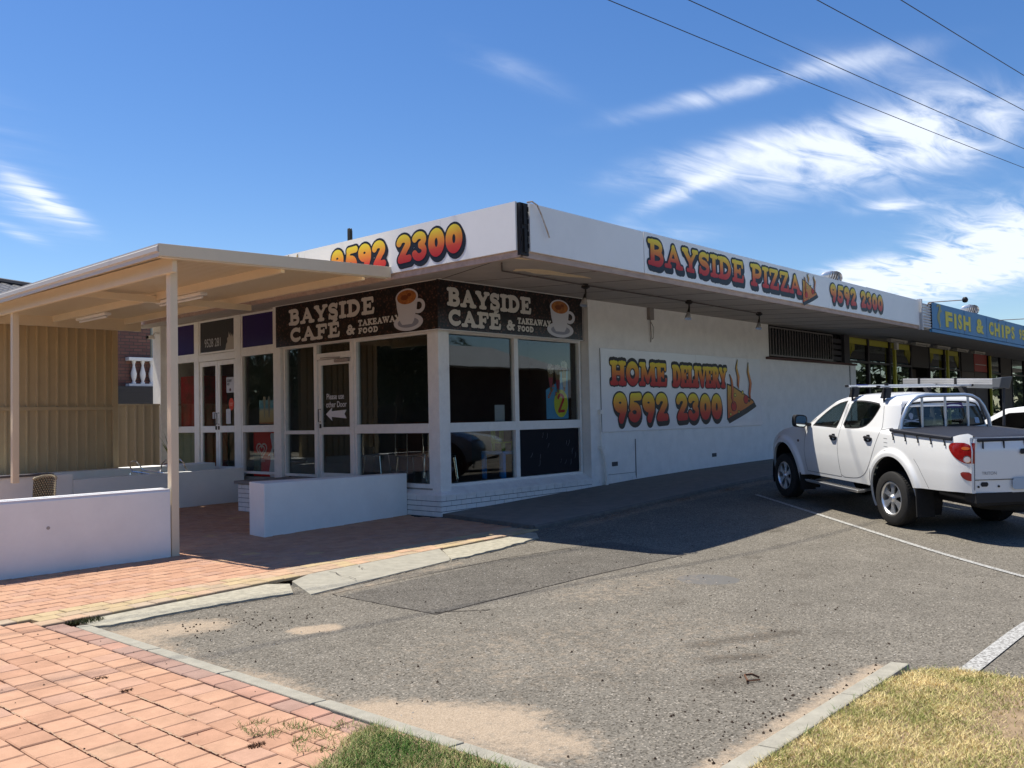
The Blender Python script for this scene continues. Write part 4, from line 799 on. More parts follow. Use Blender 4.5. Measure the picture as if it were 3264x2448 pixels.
# fascia sign on the left face
sA = sign_thing('fascia_sign', (8.67, 12, 4.1), 'long white fascia sign with flame coloured phone number above the patio roof')
mb = MB(); mb.box(8.655, 8.70, 7.60, 8.995, 3.765, 4.40); mb.box(8.655, 8.70, 9.0, 12.2, 3.765, 4.40); mb.box(8.655, 8.70, 12.205, 20.4, 3.765, 4.40); build('panel', mb, SIGNW, sA)
fnA = lambda u, v, o=0: (8.654 - o, 20 - u, v)
bubble(sA, '9592', 20 - 11.50, 20 - 10.16, 3.88, .40, fnA, grow=.032, fill=GRAD, edge=INK, sh=(.03, -.05), gap=-.06, fat=.006)
bubble(sA, '2300', 20 - 9.94, 20 - 8.56, 3.88, .40, fnA, grow=.032, fill=GRAD, edge=INK, sh=(.03, -.05), gap=-.06, fat=.006)
def pizza(parent, u, v, s, fn, slim=1.0, fz=1.0):
    """slice of pizza with three flames: u, v = top corner of the crust, s = size"""
    q = lambda P: [(u + a * s * slim, v + b * s) for a, b in P]
    sl_ = [(0, 0), (.05, -.02), (1.45, -.40), (1.52, -.50), (-.02, -.93), (-.05, -.9)]
    sl_ = [(0, 0), (.35, -.08), (.85, -.27), (1.33, -.46), (1.40, -.52), (.9, -.70), (-.03, -.98)]
    def gen(name, f, m, o, h=.012): 
        mb = MB(); region(mb, f, (u - .3 * s, u + 1.9 * s * slim, v - 1.3 * s, v + .9 * s), h * s * 1.2, lambda a, b: fn(a, b, o), True); return build(name, mb, m, parent)
    S0 = q(sl_)
    gen('pizza_shadow', lambda X, Y: np.minimum(np.minimum(sd_poly(X, Y, S0), sd_poly(X - .05 * s, Y + .05 * s, S0)), sd_poly(X - .1 * s, Y + .1 * s, S0)) - .03 * s, INK, .003)
    gen('pizza_slice', lambda X, Y: sd_poly(X, Y, S0) + .012 * s, ramp_mat('pizza_gradient', [(0, (.60, .10, .04)), (.5, (.66, .25, .05)), (1, (.68, .42, .08))]), .006)
    for nme, mcol, cs, o in (('topping_ring', INK, [(.30, -.62, .145), (.95, -.42, .135), (.38, -.30, .06), (.78, -.22, .06), (.55, -.78 + .0, .05), (.12, -.85, .05), (1.12, -.47, .045)], .008), ('salami', mat('salami_red', (.55, .05, .035), .5), [(.30, -.62, .125), (.95, -.42, .115)], .010), ('olive', mat('topping_yellow', (.75, .62, .10), .5), [(.38, -.30, .042), (.78, -.22, .042), (.12, -.85, .035), (.55, -.78, .03)], .010)):
        gen(nme, lambda X, Y: np.minimum.reduce([sd_ell(X, Y, u + a * s * slim, v + b * s, r * s * slim, r * s) for a, b, r in cs]), mcol, o)
    fl = [[(.13, .28, .005), (.22, .12, .035), (.26, -.15, .05), (.22, -.35, .045), (.28, -.55, .008)], [(.56, .72, .005), (.48, .48, .035), (.58, .22, .055), (.55, .0, .04), (.58, -.10, .006)], [(1.12, .65, .005), (1.10, .38, .04), (1.22, .05, .055), (1.15, -.25, .045), (1.20, -.45, .008)]]
    fl = [[(u + a * s * slim, v + (b * fz if b > 0 else b) * s, r * s * slim) for a, b, r in c] for c in fl]
    gen('flame_outline', lambda X, Y: np.minimum.reduce([sd_chain(X, Y, c) for c in fl]) - .014 * s, INK, .011); gen('flame', lambda X, Y: np.minimum.reduce([sd_chain(X, Y, c) for c in fl]) - 0, GRADF, .014)
pizza(sA, 20 - 12.88, 4.23, .42, fnA, 1.05, .5)
# fascia sign on the right face
sB = sign_thing('fascia_sign', (16, 7.55, 4.1), 'long white pizza shop fascia sign with flame lettering, pizza slice and phone number')
mb = MB(); mb.box(8.87, 11.535, 7.535, 7.585, 3.765, 4.40); mb.box(11.545, 16.2, 7.530, 7.585, 3.765, 4.405); mb.box(16.203, 20.7, 7.535, 7.585, 3.765, 4.41); mb.box(20.703, 24.38, 7.535, 7.585, 3.765, 4.42); build('panel', mb, SIGNW, sB)
fnB = lambda u, v, o=0: (u, 7.529 - o, v)
bubble(sB, 'BAYSIDE', 11.63, 14.76, 3.925, .37, fnB, {0: 1.05}, grow=.034, fill=GRAD, edge=INK, sh=(.03, -.06), gap=-.01, fat=.010)
bubble(sB, 'PIZZA', 15.0, 17.15, 3.925, .37, fnB, {0: 1.04}, grow=.034, fill=GRAD, edge=INK, sh=(.03, -.06), gap=-.03, fat=.010)
pizza(sB, 17.25, 4.24, .47, fnB, 1.02, .42)
bubble(sB, '9592', 18.58, 20.06, 3.92, .37, fnB, grow=.03, fill=GRAD, edge=INK, sh=(.03, -.05), gap=-.06, fat=.006); bubble(sB, '2300', 20.30, 21.72, 3.92, .37, fnB, grow=.03, fill=GRAD, edge=INK, sh=(.03, -.05), gap=-.06, fat=.006)
# home delivery board
sH = sign_thing('delivery_sign', (18, 10.69, 1.3), 'white home delivery board with flame lettering and pizza slice on the side wall')
def board_y(u, v):  # the lower right and left corners of the thin board buckle away from the wall
    return 10.672 - .013 * np.exp(-(((u - 21.0) / .75) ** 2 + ((v - 1.42) / .16) ** 2)) * (1 + .4 * math.sin(u * 9)) 
mb = MB(); us = np.linspace(14.66, 21.66, 141); vs = np.linspace(1.27, 2.97, 52)
mb.v = [(u, board_y(u, v), v) for u in us for v in vs]; mb.f = [(i * 52 + j, (i + 1) * 52 + j, (i + 1) * 52 + j + 1, i * 52 + j + 1) for i in range(140) for j in range(51)]
build('panel', mb, mat('glossy_board', (.84, .84, .84), .16, var=.04, vs=1.2), sH, smooth=True); mb = MB(); mb.box(14.665, 21.655, 10.682, 10.70, 1.275, 2.965); mb.box(18.4, 18.406, 10.6715, 10.68, 2.4, 2.97); build('board_backing', mb, mat('board_edge', (.35, .35, .36), .6), sH)
fnH = lambda u, v, o=0: (u, float(board_y(u, v)) - .003 - o, v)
bubble(sH, 'HOME', 14.98, 17.12, 2.235, .48, fnH, grow=.028, fill=GRAD, edge=INK, sh=(-.0, .045), gap=-.02, h=.013, fat=.014); bubble(sH, 'DELIVERY', 17.36, 19.82, 2.225, .47, fnH, grow=.028, fill=GRAD, edge=INK, sh=(-.0, .045), gap=-.02, h=.013, fat=.014)
bubble(sH, '9592', 15.02, 17.14, 1.46, .59, fnH, grow=.034, fill=GRAD, edge=INK, sh=(.02, -.075), gap=-.06, h=.015, fat=.012); bubble(sH, '2300', 17.45, 19.56, 1.46, .59, fnH, grow=.034, fill=GRAD, edge=INK, sh=(.02, -.075), gap=-.06, h=.015, fat=.012)
pizza(sH, 19.86, 2.30, .86, fnH, 1.15)
# coffee boards
def bean_mat():
    m = bpy.data.materials.new('coffee_bean_print'); m.use_nodes = True; t = m.node_tree; b = t.nodes['Principled BSDF']; b.inputs['Roughness'].default_value = .28
    tc = N(t, 'ShaderNodeTexCoord'); mp = N(t, 'ShaderNodeMapping'); mp.inputs['Scale'].default_value = (14, 14, 17); mp.inputs['Rotation'].default_value = (.5, .4, .6); LK(t, tc.outputs['Object'], mp.inputs[0])
    v = N(t, 'ShaderNodeTexVoronoi', i_Scale=1.3); LK(t, mp.outputs[0], v.inputs['Vector']); cr = N(t, 'ShaderNodeValToRGB'); e = cr.color_ramp.elements; e[0].position = .05; e[0].color = (.26, .13, .10, 1); e[1].position = .62; e[1].color = (.006, .005, .006, 1)
    q = e.new(.12); q.color = (.11, .045, .03, 1); q = e.new(.3); q.color = (.04, .017, .013, 1); LK(t, v.outputs['Distance'], cr.inputs[0])
    s = N(t, 'ShaderNodeSeparateColor'); LK(t, v.outputs['Color'], s.inputs[0]); mr = N(t, 'ShaderNodeMapRange'); LK(t, s.outputs[0], mr.inputs[0]); mr.inputs[3].default_value = .25; mr.inputs[4].default_value = 1.7
    mx = N(t, 'ShaderNodeMix', data_type='RGBA', blend_type='MULTIPLY'); mx.inputs[0].default_value = 1; LK(t, cr.outputs[0], mx.inputs[6]); LK(t, mr.outputs[0], mx.inputs[7])
    LK(t, mx.outputs[2], b.inputs['Base Color']); return m
BEAN = bean_mat(); SILV = mat('silver_lettering', (.66, .63, .58), .4); CUP = mat('cup_white', (.60, .60, .64), .4); COF = mat('coffee_crema', (.45, .17, .04), .4, var=.5, vs=14, col2=(.25, .08, .02)); CUPD = mat('cup_grey', (.27, .28, .34), .5)
def coffee(parent, u0, L, fn, so):
    """lettering and cup, u measured along the board from its left end; L = board length"""
    words, cx, rx, sx_, srx = so
    for (x0, x1), s, z, hh, ft in zip(words, ('BAYSIDE', 'CAFÉ', '&', 'TAKEAWAY', 'FOOD'), (3.50, 3.165, 3.165, 3.30, 3.165), (.285, .26, .19, .105, .095), (.013, .013, .006, .005, .005)):
        bubble(parent, s, u0 + x0, u0 + x1, z, hh, fn, grow=.012, fill=SILV, edge=INK, sh=(.012, -.012), gap=.012, fat=ft)
    bx = (u0 + cx - .7, u0 + cx + .7, 3.05, 3.93); cx = u0 + cx; sx_ = u0 + sx_; a = rx / .27
    def gen(n, f, m, o): mb = MB(); region(mb, f, bx, .008, lambda p, q: fn(p, q, o), True); return build(n, mb, m, parent)
    gen('saucer', lambda X, Y: sd_ell(X, Y, sx_, 3.255, srx, .145), CUP, .004); gen('saucer_well', lambda X, Y: sd_ell(X, Y, sx_, 3.25, srx * .72, .085), CUPD, .0065)
    gen('cup_handle', lambda X, Y: np.maximum(sd_ell(X, Y, cx + .28 * a, 3.51, .155 * a, .125), -sd_ell(X, Y, cx + .28 * a, 3.515, .08 * a, .065)), CUP, .009)
    gen('cup_body', lambda X, Y: np.minimum(sd_poly(X, Y, [(cx - .27 * a, 3.68), (cx + .27 * a, 3.68), (cx + .24 * a, 3.48), (cx + .17 * a, 3.28), (cx + .12 * a, 3.22), (cx - .12 * a, 3.22), (cx - .17 * a, 3.28), (cx - .24 * a, 3.48)]), sd_ell(X, Y, cx, 3.68, .275 * a, .15)), CUP, .0115)
    gen('coffee_surface', lambda X, Y: sd_ell(X, Y, cx, 3.685, .235 * a, .12), COF, .014); gen('crema_swirl', lambda X, Y: np.minimum(sd_ell(X, Y, cx - .05, 3.68, .09 * a, .045), sd_ell(X, Y, cx + .07, 3.72, .05 * a, .03)), mat('crema_brown', (.20, .055, .015), .5), .016)
fC = lambda u, v, o=0: (10.165 - o, 15.33 - u, v)
sC = sign_thing('cafe_sign', (10.18, 13, 3.1), 'dark coffee bean sign board above the closed cafe door, left one of two')
mb = MB(); mb.box(10.167, 10.20, 10.69, 15.33, 3.09, 3.90); build('panel', mb, BEAN, sC); coffee(sC, 0, 4.66, fC, (((.46, 3.08), (.47, 2.09), (2.24, 2.52), (2.60, 3.74), (2.60, 3.16)), 3.92, .28, 3.94, .37))
mb = MB(); mb.box(10.155, 10.21, 10.69, 15.33, 3.078, 3.089); mb.box(10.155, 10.21, 10.69, 15.33, 3.901, 3.912); build('edge_strip', mb, WFRAME, sC)
fD = lambda u, v, o=0: (10.19 + u, 10.665 - o, v)
sD = sign_thing('cafe_sign', (12, 10.68, 3.1), 'dark coffee bean sign board over the corner windows, right one of two')
mb = MB(); mb.box(10.168, 14.08, 10.667, 10.70, 3.09, 3.91); build('panel', mb, BEAN, sD); coffee(sD, 0, 4.02, fD, (((.19, 2.35), (.19, 1.52), (1.64, 1.88), (1.95, 2.90), (1.95, 2.40)), 3.17, .29, 3.19, .40))
mb = MB(); mb.box(10.168, 14.08, 10.655, 10.71, 3.078, 3.089); mb.box(10.168, 14.08, 10.655, 10.71, 3.911, 3.922); build('edge_strip', mb, WFRAME, sD)

# spotlights --------------------------------------------------------------
def spot(x, y, label):
    z = slope(y) - .0; t = thing('spotlight', (x, y, z), label, 'spotlight', 'spotlights under the eave', world=False)
    mb = MB().lathe([(0, 0), (.05, 0), (.05, -.02), (.075, -.03), (.075, -.06), (.03, -.085), (0, -.09)], n=16); build('base', mb, mat('lamp_black', (.03, .025, .022), .4), t, smooth=True)
    mb = MB().tube([(0, 0, -.08), (.0, .0, -.15), (-.035, -.01, -.20), (-.05, -.01, -.26)], [.014, .018, .026, .034], 8); build('arm', mb, MT['lamp_black'], t, smooth=True)
    mb = MB().tube([(-.05, -.01, -.25), (-.065, -.015, -.29), (-.085, -.02, -.345), (-.095, -.022, -.375)], [.03, .045, .062, .066], 14); build('bulb', mb, mat('reflector_bulb', (.75, .73, .70), .15, metal=.7), t, smooth=True)
    return t
for x, y, l in ((12.1, 9.08, 'black bracket spotlight under the eave beside the coffee sign board'), (15.38, 9.03, 'black bracket spotlight under the eave above the home delivery board'), (18.54, 9.12, 'black bracket spotlight under the eave near the barred window')): spot(x, y, l)
# ================================================================ FISH AND CHIP SHOP BUILDING
fb = thing('shop_building', (28.3, 10.7, 0), 'dark glazed row of shops with wide canopy beyond the white side wall', 'building')
mb = MB(); mb.hexa([(24.42, 7.62, 3.70), (62, 7.62, 3.70), (62, 10.8, 3.86), (24.42, 10.8, 3.95)], [(24.42, 7.62, 3.74), (62, 7.62, 3.74), (62, 10.8, 3.99), (24.42, 10.8, 3.99)]); build('soffit', mb, mat('grey_soffit', (.30, .29, .28), .8, var=.15, vs=2), fb)
DK = mat('dark_frame', (.03, .025, .03), .5); YEL = mat('yellow_paint', (.50, .47, .05), .5, var=.1, vs=5); BRN = mat('brown_panel', (.11, .085, .065), .7, var=.2, vs=3)
mb = MB(); mb.box(27.72, 62, 10.70, 10.78, 3.90, 4.1); mb.box(28.26, 62, 10.70, 10.90, -.2, .62); build('wall', mb, mat('shop2_wall', (.16, .14, .13), .8), fb)
GL2 = glass('shop_glass_far', (.6, .64, .62), .09, .9)
def win2(x0, x1, yel=True, z0=.62, solid=None):
    mb = MB(); f = .07
    mb.box(x0, x0 + f, 10.70, 10.80, z0, 3.9); mb.box(x1 - f, x1, 10.70, 10.80, z0, 3.9); mb.box(x0 + f, x1 - f, 10.705, 10.795, 3.10, 3.17); mb.box(x0 + f, x1 - f, 10.705, 10.795, z0, z0 + .06)
    w_ = build('window', mb, DK, fb); mb = MB(); mb.box(x0 + f, x1 - f, 10.75, 10.757, z0 + .06, 3.9); sub(w_, 'pane', mb, solid or GL2)
    if yel:
        mb = MB(); mb.box(x0 + f, x1 - f, 10.742, 10.748, 3.70, 3.87); mb.box(x0 + f, x1 - f, 10.742, 10.748, 3.875, 3.895)
        sub(w_, 'yellow_band', mb, YEL)
        for sgn, on in ((x0 + f, yel in (True, 'l')), (x1 - f, yel == 'r')):
            if not on: continue
            mb = MB()
            for q in range(7): 
                a = sgn + (.05 + q * .07) * (1 if on and yel != 'r' else -1); mb.tube([(a, 10.744, 3.7), (a + random.uniform(-.05, .05), 10.742, 3.58 - q * .01), (a + random.uniform(-.06, .06), 10.742, 3.55 - (7 - q) * .045)], [.03, .028, .006], 5)
            sub(w_, 'painted_leaves', mb, mat('yellow_leaf_paint', (.36, .34, .06), .6))
for a, b, y_ in ((27.74, 29.44, 'l'), (29.44, 31.4, 'c'), (31.4, 33.6, 'r'), (35.62, 37.5, 'l'), (37.5, 39.5, 'r'), (43.9, 46.0, None), (48.0, 50.5, None), (50.5, 53.5, None), (53.5, 57, None)): win2(a, b, y_)
for a, b in ((33.7, 35.6), (39.8, 41.6), (46.0, 47.9)):
    mb = MB(); mb.box(a, b, 10.72, 10.78, 3.12, 3.9); build('solid_panel', mb, mat('dark_panel', (.035, .03, .028), .6), fb)
    mb = MB(); mb.box(a, b, 10.72, 10.78, .6, 3.10) if a > 39 else mb.box(a, b, 11.2, 11.25, .6, 3.1); build('door_panel', mb, BRN, fb)
mb = MB(); mb.box(41.65, 43.6, 10.71, 10.77, 3.15, 3.95); f_ = build('poster_panel', mb, mat('red_poster', (.38, .05, .045), .5, var=.2, vs=2), fb); mb = MB(); mb.box(41.8, 43.45, 10.704, 10.708, 3.44, 3.47); sub(f_, 'poster_line', mb, PAP)
mb = MB(); mb.box(41.65, 43.6, 10.72, 10.77, .6, 3.12); build('door_panel', mb, BRN, fb)
for x in (31.52, 37.5, 43.7): mb = MB(); mb.box(x, x + .13, 10.58, 10.66, .4, 3.88); build('yellow_pole', mb, YEL, fb)
mb = MB(); mb.box(31.5, 31.68, 10.50, 10.60, 3.64, 3.86); build('alarm_box', mb, WFRAME, fb)
mb = MB(); mb.box(28.3, 62, 13.2, 13.3, .3, 3.9); mb.box(28.3, 62, 10.8, 13.2, .3, .45); build('inner_wall', mb, mat('inner_far', (.055, .05, .048), .8, var=.4, vs=.8), fb)
mb = MB(); mb.box(25.4, 62, 7.62, 7.68, 3.72, 4.40); mb.box(28.5, 62, 7.9, 20, 4.1, 4.2); mb.box(28.5, 62, 19.9, 20, 0, 4.1); build('roof', mb, MT['roof_sheet'], fb)
for k_ in range(5):
    x = 28.5 + k_ * 2.3
    mb = MB(); mb.box(x, x + 1.5, 9.66, 9.80, 3.74, 3.80); mb.box(x + .05, x + .25, 9.68, 9.78, 3.70, 3.74); mb.box(x + 1.25, x + 1.45, 9.68, 9.78, 3.70, 3.74); mb.tube([(x + .1, 9.73, 3.715), (x + 1.4, 9.73, 3.715)], .018, 6)
    build('strip_light', mb, mat('dusty_batten', (.45, .43, .38), .6, var=.3, vs=9), label='dusty fluorescent batten under the shop canopy, ' + ('nearest to', 'second from', 'third from', 'fourth from', 'farthest from')[k_] + ' the barred window', cat='light fitting', group='fluorescent battens under the far canopy')
fs = thing('fish_shop_sign', (30, 7.55, 4.1), 'blue canopy sign with yellow fish and chips lettering beside the white fascia', 'sign')
mb = MB(); mb.box(25.40, 62, 7.53, 7.60, 3.76, 4.46); mb.box(25.40, 62, 7.54, 7.60, 3.66, 3.745); BLU = mat('blue_sign', (.045, .20, .40), .45, var=.18, vs=3, stretch=(1, 1, .3)); build('panel', mb, BLU, fs)
mb = MB()
for i in range(7): mb.prism([(25.40, 3.77 + i * .098), (25.36, 3.82 + i * .098), (25.40, 3.868 + i * .098)], lambda u, v: (u, 7.525, v), lambda u, v: (u, 7.62, v))
build('corrugated_edge', mb, DK, fs)
mb = MB()
for i in range(6): mb.box(26 + i * 2.4, 26.012 + i * 2.4, 7.525, 7.53, 3.76, 4.46)
build('panel_seam', mb, mat('seam_blue', (.04, .12, .25), .6), fs)
YL = mat('yellow_letter', (.72, .58, .04), .5); YLD = mat('letter_shadow', (.20, .20, .10), .6)
FL_ = [('F', 26.58, 27.22, 3.87, 4.30), ('I', 27.38, 27.61, 3.87, 4.29), ('S', 27.76, 28.15, 3.87, 4.31), ('H', 28.29, 29.02, 3.87, 4.30), ('&', 29.63, 30.46, 3.87, 4.31), ('C', 31.06, 31.60, 3.89, 4.31), ('H', 31.71, 32.36, 3.88, 4.31), ('I', 32.61, 32.86, 3.88, 4.30), ('P', 33.07, 33.76, 3.88, 4.31), ('S', 33.86, 34.30, 3.90, 4.33), ('9', 34.95, 35.3, 3.94, 4.30), ('5', 35.36, 35.75, 3.94, 4.30)]
for nme, m_, o_, dx in (('lettering_shadow', YLD, .003, .04), ('lettering', YL, .006, 0)):
    mb = MB()
    for c_, x0, x1, z0, z1 in FL_: fit_glyph(mb, c_, x0, x1, z0, z1, lambda u, v, o_=o_, dx=dx: (u + dx, 7.53 - o_, v - dx * .5), .045)
    build(nme, mb, m_, fs)
mb = MB(); sea = [[(26.05, 4.36, .05), (26.12, 4.30, .07), (26.02, 4.2, .09), (25.96, 4.08, .11), (26.03, 3.96, .08), (26.1, 3.88, .05), (26.04, 3.82, .03)], [(26.12, 4.30, .05), (26.24, 4.27, .03)], [(25.85, 4.38, .03), (25.98, 4.42, .03), (26.18, 4.40, .03)]]
region(mb, lambda X, Y: np.minimum.reduce([sd_chain(X, Y, c) for c in sea]), (25.7, 26.5, 3.75, 4.48), .012, lambda u, v: (u, 7.526, v), True); build('seahorse_emblem', mb, mat('faded_yellow', (.38, .36, .14), .6), fs)
mb = MB()
for i in range(9): z = 3.77 + i * .073; mb.tube([(24.46, 7.575, z), (25.37, 7.575, z)], .034, 8)
mb.box(24.43, 24.455, 7.50, 7.60, 3.66, 4.46); mb.tube([(24.42, 7.48, 4.45), (24.42, 7.47, 3.64)], .02, 6); build('corrugated_panel', mb, mat('white_corrugated', (.62, .62, .62), .5, var=.1, vs=6), label='white corrugated strip and corner post between the two fascia signs', cat='cladding', smooth=True)
for x, y0, l in ((25.1, 7.5, 'black floodlight on a long arm above the left end of the blue sign'), (32.2, 7.5, 'black floodlight on a long arm above the middle of the blue sign')):
    t = thing('floodlight', (x, y0, 4.42), l, 'floodlight', 'arm floodlights over the canopy', world=False)
    mb = MB().tube([(0, .05, -.1), (0, 0, .0), (-.05, -.85, -.03)], .014, 6); build('arm', mb, mat('arm_rusty', (.18, .14, .12), .6), t)
    mb = MB().lathe([(0, .075), (.04, .07), (.065, .035), (.075, 0), (.06, -.05), (.03, -.07), (0, -.072)], (-.055, -.90, -.03), 'z', 14); build('lamp_head', mb, MT['lamp_black'], t, smooth=True)
# roof ventilators
def vent(x, y, z, r, label):
    t = thing('roof_ventilator', (x, y, z), label, 'ventilator', world=False); mb = MB(); n = 26
    for i in range(n):
        a = 2 * math.pi * i / n; pts = []
        for q in range(9):
            p = math.pi * (.12 + .76 * q / 8); rr = r * math.sin(p) ** .6; zz = r * .62 * math.cos(p); tw = .25 * math.cos(p)
            pts.append(((rr * math.cos(a + tw), rr * math.sin(a + tw), zz), (rr * .86 * math.cos(a + tw + .17), rr * .86 * math.sin(a + tw + .17), zz * .98)))
        o_ = len(mb.v)
        for p, q in pts: mb.v += [p, q]
        for q in range(8): mb.f.append((o_ + 2 * q, o_ + 2 * q + 1, o_ + 2 * q + 3, o_ + 2 * q + 2))
    build('vane_dome', mb, mat('bright_aluminium', (.85, .85, .86), .3, metal=.6), t); mb = MB().lathe([(r * .5, .55 * r), (.02, .66 * r)], n=20).lathe([(r * .62, -.5 * r), (r * .62, -2.2 * r)], n=20).lathe([(r * .6, -.4 * r), (r * .6, .35 * r), (0, .45 * r)], n=16)
    build('throat', mb, mat('vent_inner', (.10, .08, .07), .6), t, smooth=True)
vent(21.9, 8.82, 4.90, .27, 'spinning aluminium roof ventilator above the white fascia near the phone number')
vent(34.1, 8.85, 5.02, .30, 'aluminium roof ventilator above the blue fish and chips sign')
mb = MB(); mb.tube([(11.9, 7.9, 4.1), (11.9, 7.9, 4.40), (11.75, 7.8, 4.44)], .05, 8); mb.bar((11.35, 7.72, 4.445), (11.6, 7.72, 4.43), .05, .012); build('roof_cowl', mb, mat('roof_cap_grey', (.12, .12, .13), .6), label='dark curved roof cap showing just above the white fascia seam', cat='roof cap')
mb = MB(); X0, Y0, ZT = 9.37, 11.93, 4.79; mb.box(X0, X0 + .06, Y0, Y0 + .06, 4.2, ZT)
for a_, b_ in ((X0, X0 + .02), (X0 + .04, X0 + .06)): mb.hexa([(a_, Y0, ZT), (b_, Y0, ZT), (b_, Y0 + .06, ZT), (a_, Y0 + .06, ZT)], [(a_ + .002, Y0, ZT + .04), (b_ - .012, Y0, ZT + .05), (b_ - .012, Y0 + .06, ZT + .05), (a_ + .002, Y0 + .06, ZT + .04)])
build('roof_post', mb, mat('old_post', (.05, .045, .035), .8), label='short dark broken post standing above the left fascia sign', cat='post')

# ================================================================ PATIO COVER
pt = thing('patio_cover', (5.5, 10.5, 0), 'cream steel flat roofed patio on square posts in front of the cafe', 'patio')
rz = lambda x: 3.715 + (x - 5.15) * .030
mb = MB(); y = 10.2; seq = []
while y < 17.75:
    seq += [(y, 0), (y + .055, 0), (y + .063, .045), (y + .095, .045), (y + .103, 0)]; y += .106
for x0, x1 in ((5.2, 8.66),):
    o_ = len(mb.v)
    for yy, dz in seq: mb.v += [(x0, yy, rz(x0) - .05 + dz), (x1, yy, rz(x1) - .05 + dz)]
    for i in range(len(seq) - 1): mb.f.append((o_ + 2 * i, o_ + 2 * i + 1, o_ + 2 * i + 3, o_ + 2 * i + 2))
    mb.hexa([(x0, 10.2, rz(x0)), (x1, 10.2, rz(x1)), (x1, 17.8, rz(x1)), (x0, 17.8, rz(x0))], [(x0, 10.2, rz(x0) + .02), (x1, 10.2, rz(x1) + .02), (x1, 17.8, rz(x1) + .02), (x0, 17.8, rz(x0) + .02)])
build('roof_sheet', mb, CREAM2, pt)
mb = MB(); mb.hexa([(5.13, 10.15, 3.615), (8.66, 10.06, 3.70), (8.66, 10.10, 3.70), (5.17, 10.19, 3.615)], [(5.13, 10.15, 3.765), (8.66, 10.06, 3.862), (8.66, 10.10, 3.862), (5.17, 10.19, 3.765)])
mb.hexa([(5.16, 10.165, 3.60), (8.6, 10.08, 3.685), (8.6, 10.14, 3.685), (5.16, 10.24, 3.60)], [(5.16, 10.165, 3.614), (8.6, 10.08, 3.699), (8.6, 10.14, 3.699), (5.16, 10.24, 3.614)])
build('front_fascia', mb, CREAM, pt, bevel=.004)
prof = [(0, 0), (.0, .045), (-.028, .06), (-.028, .115), (-.012, .128), (-.012, .15), (.02, .15), (.02, 0)]
mb = MB(); mb.prism(prof, lambda u, v: (5.14 + u, 10.16, 3.612 + v), lambda u, v: (5.14 + u, 17.85, 3.56 + v)); build('gutter', mb, mat('gutter_cream', (.60, .56, .50), .35), pt)
mb = MB(); mb.box(5.36, 5.42, 10.26, 17.8, 3.46, 3.655); build('beam', mb, CREAM, pt, bevel=.004)
for x in (6.88, 8.25):
    mb = MB(); mb.box(x, x + .06, 10.24, 17.8, rz(x) - .16, rz(x) - .032)
    for q in range(int(7 / .25)): mb.box(x - .006, x, 10.5 + q * .25, 10.51 + q * .25, rz(x) - .05, rz(x) - .04)
    build('beam', mb, CREAM, pt, bevel=.004)
for y, za, zb in ((13.7, 3.56, 3.66), (17.78, 3.52, 3.86)): mb = MB(); mb.box(5.42, 8.6, y, y + .05, za, zb); build('cross_beam', mb, CREAM, pt)
for x, y, z0 in ((5.42, 10.44, -.01), (5.42, 15.60, .72)):
    mb = MB(); mb.box(x, x + .1, y, y + .1, z0, 3.63); build('post', mb, CREAM, pt, bevel=.006)
for y0, y1, l in ((15.7, 16.9, 'white fluorescent fitting under the patio roof, the farther of two'), (12.45, 13.85, 'white fluorescent fitting under the patio roof, the nearer of two')):
    t = thing('strip_light', (7.0, (y0 + y1) / 2, 3.55), l, 'light fitting', 'fluorescent fittings under the patio roof')
    mb = MB(); mb.box(6.94, 7.06, y0, y1, 3.555, 3.60); build('body', mb, WFRAME, t, bevel=.006); mb = MB().tube([(7.0, y0 + .05, 3.53), (7.0, y1 - .05, 3.53)], .018, 8); build('tube', mb, mat('unlit_tube', (.75, .75, .75), .3), t, smooth=True)
# low rendered walls
WALLP = mat('white_wall_render', (.87, .88, .84), .8, var=.07, vs=2, bump=.3, bs=28, dirt=.12, dcol=(.5, .46, .42)); CAP = mat('wall_cap', (.74, .73, .73), .8, var=.1, vs=4, bump=.3)
def lowwall(name, P, z0, z1, label, cap=True):
    t = thing(name, (P[0][0], P[0][1], z0), label, 'wall'); n = len(P); top = z1 if isinstance(z1, list) else [z1] * n
    mb = MB(); mb.add([(x, y, z0) for x, y in P] + [(x, y, z) for (x, y), z in zip(P, top)], [tuple(range(n))[::-1], tuple(range(n, 2 * n))] + [(i, (i + 1) % n, n + (i + 1) % n, n + i) for i in range(n)])
    build('wall', mb, WALLP, t, bevel=.012); return t
w_ = lowwall('low_wall', [(-3.0, 10.42), (5.40, 10.42), (5.40, 10.66), (-3.0, 10.66)], -.1, .805, 'long white rendered low wall in front of the patio, left of the front post')
mb = MB(); mb.box(-3, 5.395, 10.43, 10.50, .80, .825); mb.box(-3, 5.395, 10.56, 10.66, .80, .83); build('cap', mb, CAP, w_)
mb = MB(); mb.tube([(3.98, 10.421, .50), (3.98, 10.417, .50)], .02, 8); build('scuff_mark', mb, mat('scuff', (.4, .37, .33), .9), w_)
lowwall('low_wall', [(7.10, 11.04), (10.17, 11.50), (10.14, 11.74), (7.16, 11.52)], -.1, [.75, .70, .70, .76], 'short white rendered low wall in front of the closed cafe door')
w_ = lowwall('low_wall', [(6.75, 16.55), (10.18, 16.55), (10.18, 16.75), (6.75, 16.75)], -.1, [.665, .685, .685, .665], 'white rendered low wall at the back of the patio, right lower half')
lowwall('low_wall', [(2.5, 16.55), (6.745, 16.55), (6.745, 16.78), (2.5, 16.78)], -.1, .77, 'white rendered low wall at the back of the patio, left taller half')
lowwall('raised_ledge', [(2.5, 17.55), (10.1, 17.55), (10.1, 18.1), (2.5, 18.1)], -.1, [.73, .78, .78, .73], 'white raised ledge below the tall tan metal screen')
